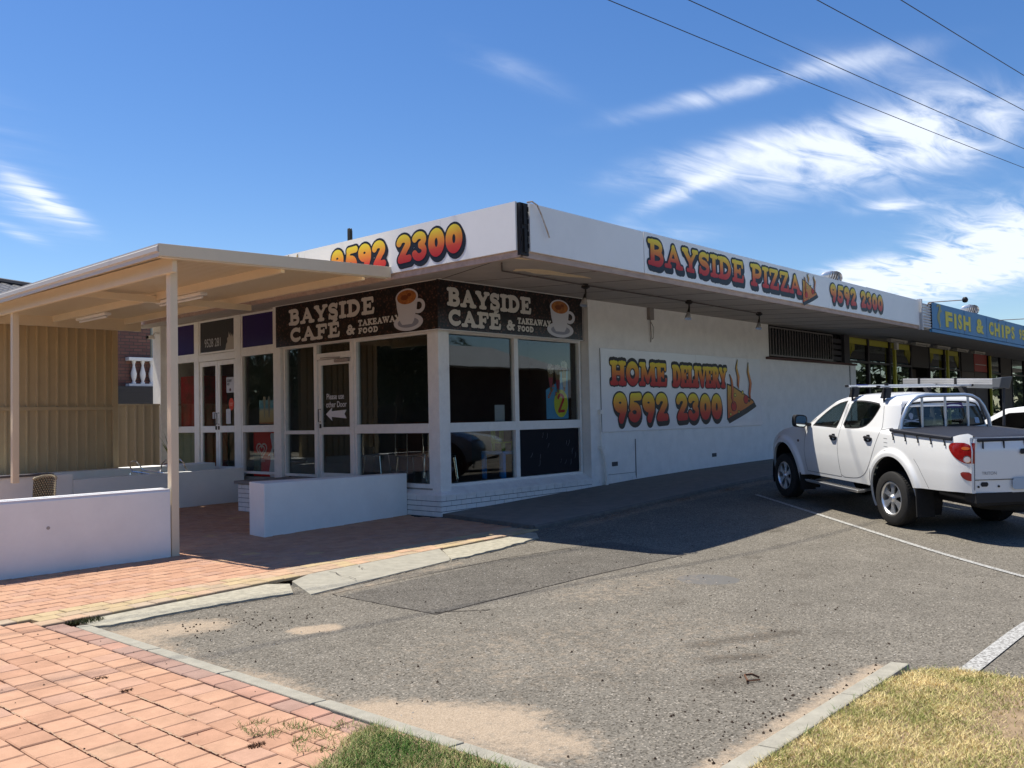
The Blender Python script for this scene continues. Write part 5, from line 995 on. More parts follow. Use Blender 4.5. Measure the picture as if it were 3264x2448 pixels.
mb = MB(); mb.box(5.15, 6.4, 16.50, 16.8, .77, .80); build('wall_board', mb, mat('dark_board', (.12, .11, .11), .7), label='dark board lying on top of the rear low wall', cat='board')
t = thing('entrance_step', (9.0, 13.2, 0), 'white brick entrance step with grey top at the shop doors', 'step')
mb = MB(); mb.box(8.98, 10.2, 12.0, 14.80, -.1, .50); build('core', mb, MORTAR, t); mb = MB(); bricks(mb, (8.98, 14.8, 0), (0, -1, 0), (-1, 0, 0), 2.8, 0, 6, .235, .082); bricks(mb, (10.2, 14.8, 0), (-1, 0, 0), (0, 1, 0), 1.2, 0, 6, .235, .082); build('brick_face', mb, WHITEB, t); mb = MB(); mb.box(8.92, 10.2, 12.0, 14.86, .50, .555); build('top', mb, mat('step_grey', (.27, .26, .25), .8, var=.2, vs=5), t, bevel=.008)
mb = MB(); mb.box(9.2, 10.28, 16.76, 17.54, -.1, .58); build('door_landing', mb, mat('step_grey', (.27, .26, .25), .8), label='grey raised landing behind the low wall at the double doors', cat='landing')
# tall metal screen
t = thing('metal_screen', (6, 17.9, .7), 'tall tan ribbed steel screen closing the back of the patio', 'fence')
def ribs(mb, x0, x1, y, z0, z1, p=.183, d=.035):
    x = x0; pr = []
    while x < x1: pr += [(x, 0), (x + p * .60, 0), (x + p * .68, -d), (x + p * .82, -d), (x + p * .90, 0)]; x += p
    pr = [q for q in pr if q[0] <= x1] + [(x1, 0)]; o_ = len(mb.v)
    for a, b in pr: mb.v += [(a, y + b, z0), (a, y + b, z1)]
    for i in range(len(pr) - 1): mb.f.append((o_ + 2 * i, o_ + 2 * i + 2, o_ + 2 * i + 3, o_ + 2 * i + 1))
    mb.box(x0, x1, y + .004, y + .01, z0, z1)
mb = MB(); ribs(mb, 5.78, 8.05, 17.92, .70, 1.93); build('lower_sheet', mb, TAN, t); mb = MB(); ribs(mb, 5.78, 8.05, 17.92, 1.99, 3.72); build('upper_sheet', mb, TAN, t)

for z0_, z1_ in ((1.925, 1.995), (3.68, 3.78), (.68, .73)): mb = MB(); mb.box(5.78, 8.05, 17.86, 17.95, z0_, z1_); build('rail', mb, TAN, t)
mb = MB(); mb.box(8.05, 8.16, 17.86, 17.97, .6, 3.78); build('post', mb, TAN, t, bevel=.004)
t = thing('steel_fence', (9, 20, .5), 'lower cream ribbed steel boundary fence between the tan screen and end pillar', 'fence')
mb = MB(); ribs(mb, 8.2, 11.5, 20.05, .3, 2.08, .2, .04); build('sheet', mb, mat('fence_cream', (.46, .39, .28), .5, var=.05), t); mb = MB(); mb.box(8.2, 11.5, 20.0, 20.1, 2.06, 2.10); build('rail', mb, MT['fence_cream'], t)
# neighbour's brick house
hs = thing('brick_house', (12, 27, 0), 'neighbouring brown brick house with dark tiled roof and white balcony balusters', 'house')
BK = bpy.data.materials.new('brown_brick'); BK.use_nodes = True
def bkm(t):
    b = t.nodes['Principled BSDF']; tc = N(t, 'ShaderNodeTexCoord'); s = N(t, 'ShaderNodeSeparateXYZ'); LK(t, tc.outputs['Object'], s.inputs[0]); c = N(t, 'ShaderNodeCombineXYZ'); LK(t, Mth(t, 'ADD', s.outputs[0], s.outputs[1]), c.inputs[0]); LK(t, s.outputs[2], c.inputs[1])
    br = N(t, 'ShaderNodeTexBrick', i_Scale=1.0); LK(t, c.outputs[0], br.inputs['Vector']); br.inputs['Color1'].default_value = (.19, .085, .06, 1); br.inputs['Color2'].default_value = (.13, .055, .045, 1); br.inputs['Mortar'].default_value = (.07, .05, .04, 1); br.inputs['Brick Width'].default_value = .26; br.inputs['Row Height'].default_value = .095; br.inputs['Mortar Size'].default_value = .012
    LK(t, br.outputs[0], b.inputs['Base Color']); b.inputs['Roughness'].default_value = .85
bkm(BK.node_tree)
mb = MB(); mb.box(11.5, 12.85, 26.0, 26.5, 2.75, 5.2); mb.box(2, 11.5, 30.0, 30.3, 0, 5.2); mb.box(11.5, 17, 28, 28.3, 0, 5.2); mb.box(16.7, 17, 28.3, 36, 0, 5.2); build('wall', mb, BK, hs)
mb = MB(); mb.box(13.0, 13.12, 26.1, 26.2, 2.75, 5.0); mb.box(13.2, 15, 27.9, 28, 2.8, 5.1); build('window_frame', mb, mat('dark_glass', (.03, .04, .05), .2), hs)
mb = MB(); mb.box(12.96, 13.06, 26.1, 26.18, 2.75, 5.1); build('downpipe', mb, mat('pipe_green_grey', (.30, .33, .30), .5), hs)
bal = [(.0, 0), (.06, 0), (.06, .05), (.035, .07), (.075, .2), (.085, .3), (.05, .45), (.03, .55), (.045, .62), (.06, .64), (.06, .68), (0, .68)]
for i in range(9):
    mb = MB().lathe(bal, (12.30 + i * .27, 25.9, 2.84), n=14); build('baluster', mb, mat('baluster_white', (.72, .72, .70), .6), hs, smooth=True)
mb = MB(); mb.box(12.1, 15, 25.78, 26.02, 3.52, 3.62); mb.box(12.1, 15, 25.78, 26.02, 2.76, 2.84); build('balustrade_rail', mb, MT['baluster_white'], hs, bevel=.01)
mb = MB()
for i in range(8): mb.box(8, 16, 25.6, 25.75, 2.08 + i * .083, 2.15 + i * .083)
mb.box(8, 16, 25.62, 25.9, 1.9, 2.76); build('balcony_cladding', mb, mat('charcoal_cladding', (.035, .035, .038), .6), hs)
mb = MB(); TILE = mat('dark_roof_tile', (.035, .036, .042), .5, var=.3, vs=9)
for r in range(12):
    y0 = 26.0 + r * .30; z0 = 5.18 + r * .075
    for i in range(46):
        x = 1.5 + i * .24
        if x > 12.6 - r * .28: break
        pts = [(x, z0), (x + .06, z0 + .035), (x + .12, z0 + .04), (x + .18, z0 + .03), (x + .235, z0)]
        o_ = len(mb.v)
        for a, b in pts: mb.v += [(a, y0, b), (a, y0 + .36, b + .09)]
        for q in range(4): mb.f.append((o_ + 2 * q, o_ + 2 * q + 2, o_ + 2 * q + 3, o_ + 2 * q + 1))
        mb.add([(x, y0, z0), (x + .235, y0, z0), (x + .235, y0, z0 - .05), (x, y0, z0 - .05)], [(0, 1, 2, 3)])
mb.tube([(1.5, 29.5, 6.11), (9.2, 29.5, 6.11), (12.6, 26.1, 5.26)], .11, 8); build('roof', mb, TILE, hs)
mb = MB(); mb.box(1.5, 12.7, 25.9, 26.0, 5.0, 5.18); build('roof_fascia', mb, WFRAME, hs)

# ================================================================ THINGS ON THE PATIO
t = thing('security_camera', (10.0, 20.0, 3.7), 'small white security camera at the top of the end pillar', 'camera', world=False)
mb = MB().box(-.16, -.02, -.05, .05, -.10, -.02); build('housing', mb, WFRAME, t, bevel=.01); mb = MB().tube([(-.16, 0, -.06), (-.20, 0, -.07)], .035, 10); build('lens', mb, BLACK, t); mb = MB().tube([(-.05, 0, -.02), (.0, 0, .05), (.12, 0, .05)], .015, 6); build('bracket', mb, WFRAME, t)
# wicker chair
t = thing('wicker_chair', (5.15, 13.6, 0), 'cream and brown woven wicker chair showing above the front low wall', 'chair', rz=R(-38), world=False)
WK = mat('wicker_strand', (.42, .36, .24), .7, var=.35, vs=60); WKD = mat('wicker_gap', (.035, .028, .02), .9)
def curve_back(u, v):  # u across 0..1, v up 0..1
    a = R(-75 + 150 * u); return (.155 * math.sin(a), .24 * math.cos(a) - .14 + .07 * v, .40 + .48 * v + .02 * math.cos(a * 2) * v)
mb = MB(); n = 26
for i in range(n):
    for j in range(15):
        if (i + j) % 2: continue
        pts = [curve_back((i + a) / n, (j + b) / 15) for a, b in ((-.2, .1), (1.2, .1), (1.2, .9), (-.2, .9))]
        cx_ = [sum(p[k_] for p in pts) / 4 for k_ in range(3)]; nn = Vector((cx_[0], cx_[1] + .05, 0)).normalized() * .012
        for sg in (1, -1): mb.add([pts[0], pts[1], pts[2], pts[3], (cx_[0] + nn.x * sg, cx_[1] + nn.y * sg, cx_[2])], [(0, 1, 4), (1, 2, 4), (2, 3, 4), (3, 0, 4)])
for q in range(20): mb.tube([Vector(curve_back(q / 20, 1)) + Vector((0, 0, .005)), Vector(curve_back((q + 1.2) / 20, 1)) + Vector((0, 0, .016))], .016, 6)
build('backrest', mb, WK, t)
mb = MB(); o_ = 0
for i in range(20):
    mb.add([curve_back(i / 20, 0), curve_back((i + 1) / 20, 0), curve_back((i + 1) / 20, .98), curve_back(i / 20, .98)], [(0, 1, 2, 3)])
build('back_core', mb, WKD, t); mb = MB(); mb.box(-.16, .16, -.30, .08, .36, .42); build('seat', mb, WK, t, bevel=.02)
for sx_ in (-.13, .13):
    for sy_ in (-.26, .06): mb = MB().tube([(sx_, sy_, .37), (sx_ * 1.05, sy_ * 1.1, 0)], .016, 8); build('leg', mb, mat('chair_leg_brown', (.10, .07, .045), .6), t)
def alu_chair(x, y, rz_, label):
    t = thing('metal_chair', (x, y, 0.0), label, 'chair', 'aluminium chairs behind the rear wall', rz=rz_, world=False)
    for s in (-.26, .26):
        mb = MB().tube([(s, -.22, 0), (s, -.24, .44), (s, -.22, .66), (s * .98, -.05, .69), (s * .9, .18, .72), (s * .8, .24, .82), (s * .5, .27, .90)], .013, 8); build('arm_frame', mb, CHROME, t, smooth=True); mb = MB().tube([(s, .22, 0), (s, .20, .44), (s * .95, .22, .7)], .013, 8); build('leg', mb, CHROME, t, smooth=True)
    mb = MB().tube([(-.13, .27, .90), (0, .28, .915), (.13, .27, .90)], .013, 8)
    build('backrest', mb, CHROME, t); mb = MB(); mb.box(-.24, .24, -.22, .22, .43, .45); build('seat', mb, ALU, t, bevel=.01)
alu_chair(8.35, 17.05, R(40), 'aluminium chair frame behind the rear low wall, the nearer to the tan screen'); alu_chair(8.95, 17.15, R(-25), 'aluminium chair frame behind the rear low wall, the nearer to the end pillar')
mb = MB()
for q in range(11):
    a = random.random() * 6.28; h = random.uniform(.5, 1.0); l = random.uniform(.1, .35); w0 = .018; p0 = Vector((9.62, 18.6, .78)); pr_ = None
    for s_ in range(6):
        tt = s_ / 5; p = p0 + Vector((math.cos(a) * l * tt ** 1.6, math.sin(a) * l * tt ** 1.6, h * tt - .25 * tt * tt * h)); ww = w0 * (1 - tt ** 2) + .001; sd_ = Vector((-math.sin(a), math.cos(a), 0)) * ww
        if pr_: mb.add([pr_[0], pr_[1], tuple(p + sd_), tuple(p - sd_)], [(0, 1, 2, 3)])
        pr_ = (tuple(p - sd_), tuple(p + sd_))
t = thing('potted_plant', (9.62, 18.6, .5), 'strappy green plant standing beside the white end pillar', 'plant'); build('leaves', mb, mat('strap_leaf', (.10, .14, .03), .5, var=.3, vs=8), t)
mb = MB().lathe([(0, .5), (.10, .5), (.13, .76), (.12, .77), (0, .76)], (9.62, 18.6, 0), n=16); build('pot', mb, mat('pot_terracotta', (.25, .11, .06), .8), t, smooth=True)

# ================================================================ THINGS INSIDE THE CAFE
def cafe_chair(x, y, rz_, label):
    t = thing('cafe_chair', (x, y, .48), label, 'chair', 'cafe chairs behind the glass', rz=rz_, world=False)
    for sx_ in (-1, 1):
        for sy_ in (-1, 1): mb = MB().tube([(sx_ * .17, sy_ * .16, .44), (sx_ * .20, sy_ * .21, .0)], .011, 8); build('leg', mb, CHROME, t, smooth=True)
    mb = MB(); mb.box(-.2, .2, -.2, .2, .44, .47); build('seat', mb, BLACK, t, bevel=.015); mb = MB(); mb.box(-.19, .19, .17, .20, .60, .88); build('backrest', mb, BLACK, t, bevel=.012)
    mb = MB().tube([(-.2, .185, .46), (-.2, .185, .86)], .011, 8).tube([(.2, .185, .46), (.2, .185, .86)], .011, 8); build('back_frame', mb, CHROME, t)
    return t
for x, y, r_, l in ((11.0, 11.5, 30, 'black chrome legged chair inside the corner window, nearest the corner post'), (11.75, 12.25, -20, 'black chrome legged chair left of the blue play table'), (11.1, 12.45, 80, 'black chrome legged chair behind the large left pane'), (11.35, 13.7, 20, 'black chrome legged chair seen through the notice door'), (12.1, 12.9, 140, 'black chrome legged chair deeper behind the large left pane')): cafe_chair(x, y, R(r_), l)
t = thing('play_table', (12.39, 11.33, .48), 'blue plastic play table inside the right corner window', 'table', world=False); PB = mat('blue_plastic', (.03, .30, .75), .4)
mb = MB(); mb.box(-.28, .28, -.28, .28, .45, .51); build('tabletop', mb, PB, t, bevel=.012)
for sx_ in (-.24, .24):
    for sy_ in (-.24, .24): mb = MB(); mb.box(sx_ - .035, sx_ + .035, sy_ - .035, sy_ + .035, 0, .45); build('leg', mb, PB, t, bevel=.006)
t = thing('play_chair', (12.42, 11.33, .99), 'yellow green plastic child chair standing on the blue play table', 'chair', world=False); PG = mat('green_plastic', (.30, .48, .04), .4)
mb = MB(); mb.box(-.16, .16, -.16, .16, .14, .17); build('seat', mb, PG, t, bevel=.01); mb = MB(); mb.box(-.16, -.07, .13, .16, .17, .46); mb.box(.07, .16, .13, .16, .17, .46); mb.box(-.07, .07, .13, .16, .38, .46); mb.box(-.07, .07, .132, .158, .17, .22); build('backrest', mb, PG, t)
for sx_ in (-.13, .13):
    for sy_ in (-.13, .13): mb = MB(); mb.box(sx_ - .02, sx_ + .02, sy_ - .02, sy_ + .02, 0, .14); build('leg', mb, PG, t)
mb = MB(); mb.box(11.92, 12.18, 11.06, 11.064, 1.54, 1.84); build('window_notice', mb, PAP, label='small white paper notice low in the upper corner window', cat='notice')
# ice cream price board just inside the right pane
t = thing('price_board', (13.5, 11.0, 1.53), 'blue cut out ice cream board with red two dollar price behind the corner window', 'sign'); fP = lambda u, v, o=0: (u, 10.99 - o, v)
mb = MB(); region(mb, lambda X, Y: np.minimum(sd_poly(X, Y, [(13.30, 1.56), (13.98, 1.56), (13.98, 2.55), (13.66, 2.55), (13.60, 2.25), (13.48, 2.2), (13.30, 2.12)]), 9), (13.2, 14.1, 1.5, 2.6), .01, lambda u, v: fP(u, v), True); mb.box(13.32, 13.96, 10.992, 11.0, 1.57, 2.1); build('panel', mb, mat('ice_blue', (.10, .42, .75), .4), t)
mb = MB(); region(mb, lambda X, Y: sd_ell(X, Y, 13.75, 1.86, .215, .27), (13.5, 14.0, 1.55, 2.2), .01, lambda u, v: fP(u, v, .004), True); build('price_disc', mb, mat('price_yellow', (.88, .84, .06), .4), t)
RD = mat('price_red', (.72, .03, .03), .4)
mb = MB(); ch = [[(a * .42 + 13.60, b * .42 + 1.655, r * .42 * .62) for a, b, r in c] for c in G['2'][1]]; region(mb, text_sdf(ch), bounds(ch, .06), .008, lambda u, v: fP(u, v, .007), True); build('lettering', mb, RD, t)
btext(t, '$', .12, lambda u, v: fP(13.56 + u, 2.0 + v, .008), RD, .004)
OR_ = mat('only_orange', (.85, .22, .03), .5)
btext(t, 'ONLY', .13, lambda u, v: fP(13.38 + u * .55 - v * .5, 1.95 + u * .75 + v * .3, .006), OR_, .006)
for i, (u, v) in enumerate(((13.44, 2.50), (13.66, 2.46), (13.86, 2.50))):
    hgt_ = (.0, .03, .07)[i]
    for nme, P, c_, o_ in (('cone', [(u - .085, v - .04 + hgt_), (u + .085, v - .04 + hgt_), (u + .02, v - .40), (u - .02, v - .40)], ('cone_brown', (.30, .17, .07)), .009), ('cone_wrapper', [(u - .07, v - .14), (u + .065, v - .14), (u + .035, v - .32), (u - .035, v - .32)], (('wrap_pink', (.45, .07, .10)), ('wrap_red', (.42, .03, .05)), ('wrap_cream', (.5, .48, .36)))[i], .011)):
        mb = MB(); mb.prism(P, lambda a, b: fP(a, b, o_), lambda a, b: fP(a, b, o_ + .002)); build(nme, mb, mat(c_[0], c_[1], .5), t)
    mb = MB(); region(mb, lambda X, Y: sd_ell(X, Y, u, v + .03 + hgt_, .105, .10) + .012 * np.sin(X * 90) * np.sin(Y * 80), (u - .2, u + .2, v - .2, v + .3), .008, lambda a, b: fP(a, b, .013), True); build('ice_cream_top', mb, mat('ice_cream', (.80, .72, .58), .6, var=.5, vs=28, col2=(.20, .11, .07)), t)
# poster, freezer, drinks fridge in the left shop
t = thing('ice_cream_freezer', (10.6, 16.1, .5), 'red freezer end with white double heart logo behind the shop window', 'freezer')
mb = MB(); mb.box(10.42, 11.3, 15.56, 16.58, .5, 1.42); build('cabinet', mb, mat('freezer_red', (.75, .035, .03), .35), t, bevel=.01)
fF = lambda u, v, o=0: (10.419 - o, 16.56 - u * 1.08, v)
def heart(s, cx, cy, r, n=30):
    P = []
    for i in range(n + 1):
        q = 2 * math.pi * i / n + math.pi; X_ = 16 * math.sin(q) ** 3; Y_ = 13 * math.cos(q) - 5 * math.cos(2 * q) - 2 * math.cos(3 * q) - math.cos(4 * q); P.append((cx + X_ * s, cy + Y_ * s, r))
    return P
mb = MB()
for s, r in ((.0105, .018), (.0058, .014)):
    h_ = heart(s, .27, 1.05, r)
    region(mb, lambda X, Y: sd_chain(X, Y, h_[2:-1]), (.05, .5, .8, 1.3), .007, lambda u, v: fF(u, v, .003), True)
build('heart_logo', mb, mat('logo_cream', (.85, .68, .6), .5), t)
mb = MB(); region(mb, lambda X, Y: np.minimum(sd_chain(X, Y, [(.66, 1.33, .09), (.68, 1.1, .05), (.62, .95, .07), (.72, .8, .15), (.66, .6, .14)]), sd_chain(X, Y, [(.6, 1.0, .02), (.5, .93, .012)])), (.4, .88, .5, 1.39), .01, lambda u, v: fF(u, v, .004), True); build('milk_splash', mb, mat('splash_white', (.75, .78, .85), .5), t)
mb = MB(); region(mb, lambda X, Y: sd_ell(X, Y, .74, .98, .08, .12), (.6, .86, .8, 1.15), .01, lambda u, v: fF(u, v, .007), True); build('chocolate', mb, mat('chocolate_brown', (.09, .04, .025), .5), t)
btext(t, 'STREETS', .075, lambda u, v: fF(.12 + u, .80 + v, .004), MT['logo_cream'], .002, .9)
t = thing('ice_cream_poster', (10.5, 16, 1.6), 'beach coloured ice cream poster standing on the transom behind the shop window', 'poster')
mb = MB(); mb.box(10.42, 10.43, 15.60, 16.35, 1.585, 2.07); build('sheet', mb, ramp_mat('beach_print', [(0, (.65, .15, .05)), (.1, (.75, .52, .25)), (.55, (.80, .62, .36)), (.7, (.2, .48, .65)), (1, (.35, .62, .72))]), t)
for i, (y, c_) in enumerate(((16.15, (.50, .45, .35)), (15.98, (.45, .40, .33)), (15.76, (.60, .42, .03)), (15.66, (.45, .42, .38)))):
    mb = MB(); P = [(10.418, y - .05, 2.1), (10.418, y + .05, 2.1), (10.418, y + .015, 1.72), (10.418, y - .015, 1.72)]; mb.add(P + [(p[0] - .002, p[1], p[2]) for p in P], [(0, 1, 2, 3), (4, 5, 6, 7)]); mb.tube([(10.418, y, 2.1), (10.415, y, 2.1)], .05, 10); build('printed_cone', mb, mat('cone_print_%d' % i, c_, .6), t)
btext(t, '2', .15, lambda u, v: (10.413, 15.80 - u, 2.0 + v), RD, .004)
t = thing('drinks_fridge', (10.8, 19.4, .5), 'tall red drinks fridge behind the far left shop pane', 'fridge')
mb = MB(); mb.box(10.5, 11.2, 18.9, 19.75, .5, 2.72); build('cabinet', mb, mat('fridge_red', (.70, .03, .03), .4, var=.3, vs=3, col2=(.2, .06, .02)), t, bevel=.01); mb = MB(); mb.box(10.47, 10.495, 18.86, 18.93, 1.5, 2.7); build('handle', mb, ALU, t)
mb = MB(); mb.box(10.40, 10.44, 18.76, 19.9, .6, 1.42); build('lower_board', mb, mat('pale_green_board', (.33, .37, .28), .6, var=.1), label='pale green board behind the low pane left of the double doors', cat='board')
mb = MB(); mb.box(10.40, 10.5, 16.3, 16.55, .56, .98); build('green_box', mb, mat('dull_green', (.10, .13, .08), .6), label='dull green box beside the red freezer behind the low pane', cat='box')

# ================================================================ POWER LINES
for i, (a, b) in enumerate((((11.26, 7.81), (27.25, 5.58)), ((12.13, 6.92), (25.09, 5.12)), ((13.54, 5.48), (21.71, 4.40)), ((14.47, 4.53), (19.38, 3.90)))):
    K_ = 1.9; a = Vector(a) * K_; b = Vector(b) * K_; u = (b - a).normalized(); p0 = a - u * 42; p1 = a + u * 65; mb = MB(); P = []
    for q in range(29):
        s = q / 28; p = p0.lerp(p1, s); sag = .00026 * ((s - .45) * 107) ** 2; P.append((p.x, p.y, 1.6 + 6.4 * K_ + sag - .05))
    mb.tube(P, .0145, 5); build('power_line', mb, BLACK, label=('lowest and longest black overhead wire, the one ending lowest at the right', 'second black overhead wire from the roof', 'third black overhead wire from the roof', 'shortest black overhead wire in the upper right corner')[i], cat='power line', group='overhead wires')

# ================================================================ ACROSS THE STREET (seen in the windows)
t = thing('street_house', (47, -22, 0), 'pale hip roofed house across the street, veranda shade put into its wall colour', 'house')
mb = MB(); x0, x1, y0, y1, ze, zr = 36, 56, -34, -21.2, 5.2, 7.3
mb.add([(x0, y0, ze), (x1, y0, ze), (x1, y1, ze), (x0, y1, ze), (46.5, -27.6, zr), (53.0, -27.6, zr)], [(0, 1, 5, 4), (1, 2, 5), (2, 3, 4, 5), (3, 0, 4), (0, 3, 2, 1)]); build('roof', mb, mat('pale_roof', (.38, .39, .38), .6, var=.1), t)
mb = MB(); mb.box(35, 56, -32, -23.0, -.4, 5.2); build('wall', mb, mat('shade_toned_brick', (.09, .05, .04), .9, var=.2), t)  # dark brown wall colour stands in for veranda shade
for x in (37, 41.5, 46, 51): mb = MB(); mb.box(x, x + 2, -23.5, -23.45, 1, 3.2); build('window', mb, MT['dark_glass'], t)
mb = MB(); mb.box(20, 62, -20.2, -20.05, -.4, 1.25); build('garden_wall', mb, mat('garden_wall_grey', (.30, .28, .26), .9), label='long grey garden wall across the street', cat='wall')
def leafmesh(n, R_, H, seed):
    r2 = np.random.default_rng(seed); mb = MB(); cl = [(r2.normal(0, .38, 3) * np.array([R_, R_, H * .5]), r2.uniform(.3, .55) * R_) for _ in range(16)]
    for q in range(n):
        c, r = cl[q % 16]; d = r2.normal(0, 1, 3); d /= np.linalg.norm(d); p = c + d * r * r2.uniform(.6, 1.0) ** .5; a = r2.normal(0, 1, 3); a /= np.linalg.norm(a); b = np.cross(a, d); s = r2.uniform(.10, .22)
        mb.add([tuple(p - a * s), tuple(p + b * s * .5), tuple(p + a * s), tuple(p - b * s * .5)], [(0, 1, 2, 3)])
    return mb
LEAF = mat('tree_foliage', (.035, .055, .018), .7, var=.5, vs=1.5)
tr0 = thing('tree', (-13, 34, 0), 'dark green street tree reflected in the left shop panes', 'tree', 'trees across the side street', world=False)
lm = leafmesh(4200, 3.2, 5.5, 5); lm.v = [(x, y, z + 5.4) for x, y, z in lm.v]; build('crown', lm, LEAF, tr0); mb = MB().tube([(0, 0, -.3), (.1, 0, 2), (.0, .2, 4), (.3, .1, 6)], [.28, .22, .18, .08], 8); build('trunk', mb, mat('tree_bark', (.12, .09, .07), .9), tr0)
for i, (x, y, r_) in enumerate(((-10, 27, 1), (-15, 41, 2), (-12, 48, 3), (-17, 33, 4), (-9, 36, 5), (-8, 20, .5), (-11, 55, 2.2), (-14, 62, 3.3), (-12, 70, 1.4), (-13, 12, 2.6), (-13, 5, .9))): dup(tr0, (x, y, 0), r_, 'dark green street tree in the left panes, %s of its side street row' % ('second', 'third', 'fourth', 'fifth', 'sixth', 'nearest', 'eighth', 'ninth', 'farthest', 'tenth', 'eleventh')[i])
tr1 = dup(tr0, (30, -38, 0), 1.0, 'added dark tree behind the houses across the street'); tr1['group'] = 'added trees behind the opposite houses'  # tree row added to block the bright horizon in the reflections
for i, x in enumerate((-18, 4, 22, 60, 78, 102)): dup(tr1, (x, -37 + (i * 7 % 5), 0), i * 1.3, 'added dark tree behind the opposite houses, %s from the left' % ('second', 'third', 'fourth', 'fifth', 'sixth', 'last')[i])
FEN = mat('dark_timber_fence', (.07, .055, .045), .9, var=.3, vs=2)
mb = MB(); mb.box(-60, 170, -41, -40.8, -.5, 3.6); build('added_back_fence', mb, FEN, label='added long dark fence behind the houses across the street', cat='fence')  # fence added to keep the pale horizon out of the far panes
mb = MB(); mb.box(-16.2, -16, -10, 90, -.5, 2.6); build('added_side_fence', mb, FEN, label='added dark timber fence along the far side of the side street', cat='fence')  # added fence, hides the low bright horizon from the left panes
def tree_band(name, x0, x1, y0, y1, n, h):
    mb = MB(); r3 = np.random.default_rng(3)
    for _ in range(n):
        s_ = r3.random(); x = x0 + (x1 - x0) * s_ + r3.normal(0, 1.2); y = y0 + (y1 - y0) * s_ + r3.normal(0, 1.2); top = h * (.75 + .25 * math.sin(s_ * 61) * math.sin(s_ * 23 + 1)); z = r3.uniform(-.5, top); s = r3.uniform(.6, 1.3)
        a = r3.normal(0, 1, 3); a /= np.linalg.norm(a); b = r3.normal(0, 1, 3); b /= np.linalg.norm(b)
        mb.add([(x - a[0] * s, y - a[1] * s, z - a[2] * s), (x + b[0] * s, y + b[1] * s, z + b[2] * s), (x + a[0] * s, y + a[1] * s, z + a[2] * s)], [(0, 1, 2)])
    build(name, mb, LEAF, kind='stuff')
tree_band('added_far_trees', 85, 260, -24, -74, 4500, 11); tree_band('added_street_end_trees', 150, 125, 12, -32, 2600, 11); tree_band('added_side_trees', -24, -26, 5, 150, 6500, 9)  # tree bands added only to darken the horizon haze mirrored in the windows
def plain_house(x0, x1, y, h, label, rc):
    t = thing('street_house', ((x0 + x1) / 2, y, 0), label, 'house'); mb = MB(); mb.box(x0 + .6, x1 - .6, y - 8, y - .6, -.4, h); build('wall', mb, MT['shade_toned_brick'], t)
    mb = MB(); m_ = (x1 - x0) * .3; mb.add([(x0, y - 9, h), (x1, y - 9, h), (x1, y, h), (x0, y, h), (x0 + m_, y - 4.5, h + 2), (x1 - m_, y - 4.5, h + 2)], [(0, 1, 5, 4), (1, 2, 5), (2, 3, 4, 5), (3, 0, 4), (0, 3, 2, 1)]); build('roof', mb, rc, t)
plain_house(60, 76, -23, 3.2, 'house with grey hip roof to the right across the street', mat('grey_roof', (.16, .16, .17), .7)); plain_house(80, 98, -22, 3.2, 'house with brown hip roof farther right across the street', mat('brown_roof', (.14, .09, .07), .7)); plain_house(14, 30, -24, 3.2, 'house with dark hip roof left of the pale roofed one', MT['grey_roof'])
tuft_ = None
# ================================================================ VEHICLES
PAINT = mat('white_car_paint', (.82, .82, .80), .25, coat=.6, spec=.5, var=.02, vs=2)
UGL = glass('ute_glass', (.58, .68, .65), .06, .8); UGL2 = glass('ute_glass_rear', (.62, .68, .68), .06, .8); SEAL = mat('window_seal', (.015, .015, .016), .6); PLB = mat('black_plastic', (.02, .02, .022), .55); TYRE = mat('tyre_rubber', (.028, .027, .026), .75, var=.25, vs=30)
ALLOY = mat('alloy_wheel', (.80, .81, .82), .34, metal=.9); GAPM = mat('panel_gap', (.06, .06, .065), .7); VIN = mat('tonneau_vinyl', (.019, .021, .030), .6, var=.12, vs=6, bump=.2, bs=150)
def interp(P):
    xs_, ys_ = zip(*P); return lambda x: np.interp(x, xs_, ys_)
class Car: pass
def ute_Y(x, z, flare=True):
    x = np.asarray(x, float); z = np.asarray(z, float)
    W = .845 - .125 * np.clip((-1.12 - x) / .36, 0, 1.05) ** 2.2 - .17 * np.clip((x - 2.85) / .9, 0, 1.1) ** 2.0
    low = W * (1 - .045 * np.clip((z - .95) / .36, 0, 2) ** 2 - .05 * np.clip((.86 - z) / .4, 0, 2) ** 1.6)
    low = low + .012 * np.exp(-((z - 1.17) / .035) ** 2) * 0
    if flare:
        for hx in (-.03, 3.0):
            r = np.hypot((x - hx) / .93, z - .40); low = low + .045 * (1 - smooth01((r - .60) / .075)) * (z < 1.2)
    t = np.clip((z - 1.27) / .48, 0, 1.2)
    gh = .805 - .155 * t - .16 * np.clip((z - 1.64) / .14, 0, 1.1) ** 2
    gh = gh - .10 * np.clip((.38 - x) / .33, 0, 1.3) ** 2.2
    k_ = smooth01((z - 1.25) / .07) * (x > .0)
    return low * (1 - k_) + gh * k_
sil = [(-1.47, .62), (-1.475, 1.0), (-1.47, 1.22), (-1.45, 1.325), (-1.40, 1.345), (-1.30, 1.325), (-1.18, 1.285), (-.5, 1.30), (.03, 1.315), (.045, 1.34), (.055, 1.45), (.085, 1.62), (.12, 1.70), (.20, 1.748), (.4, 1.772), (.85, 1.782), (1.25, 1.768), (1.45, 1.735), (1.62, 1.665), (1.85, 1.54), (2.08, 1.40), (2.27, 1.275), (2.45, 1.245), (2.72, 1.215), (3.0, 1.165), (3.25, 1.085), (3.48, .98), (3.62, .88), (3.70, .76), (3.70, .50), (3.6, .42), (2.4, .45), (2.2, .475), (.6, .49), (.45, .50), (-.6, .585), (-.95, .60), (-1.3, .62)]
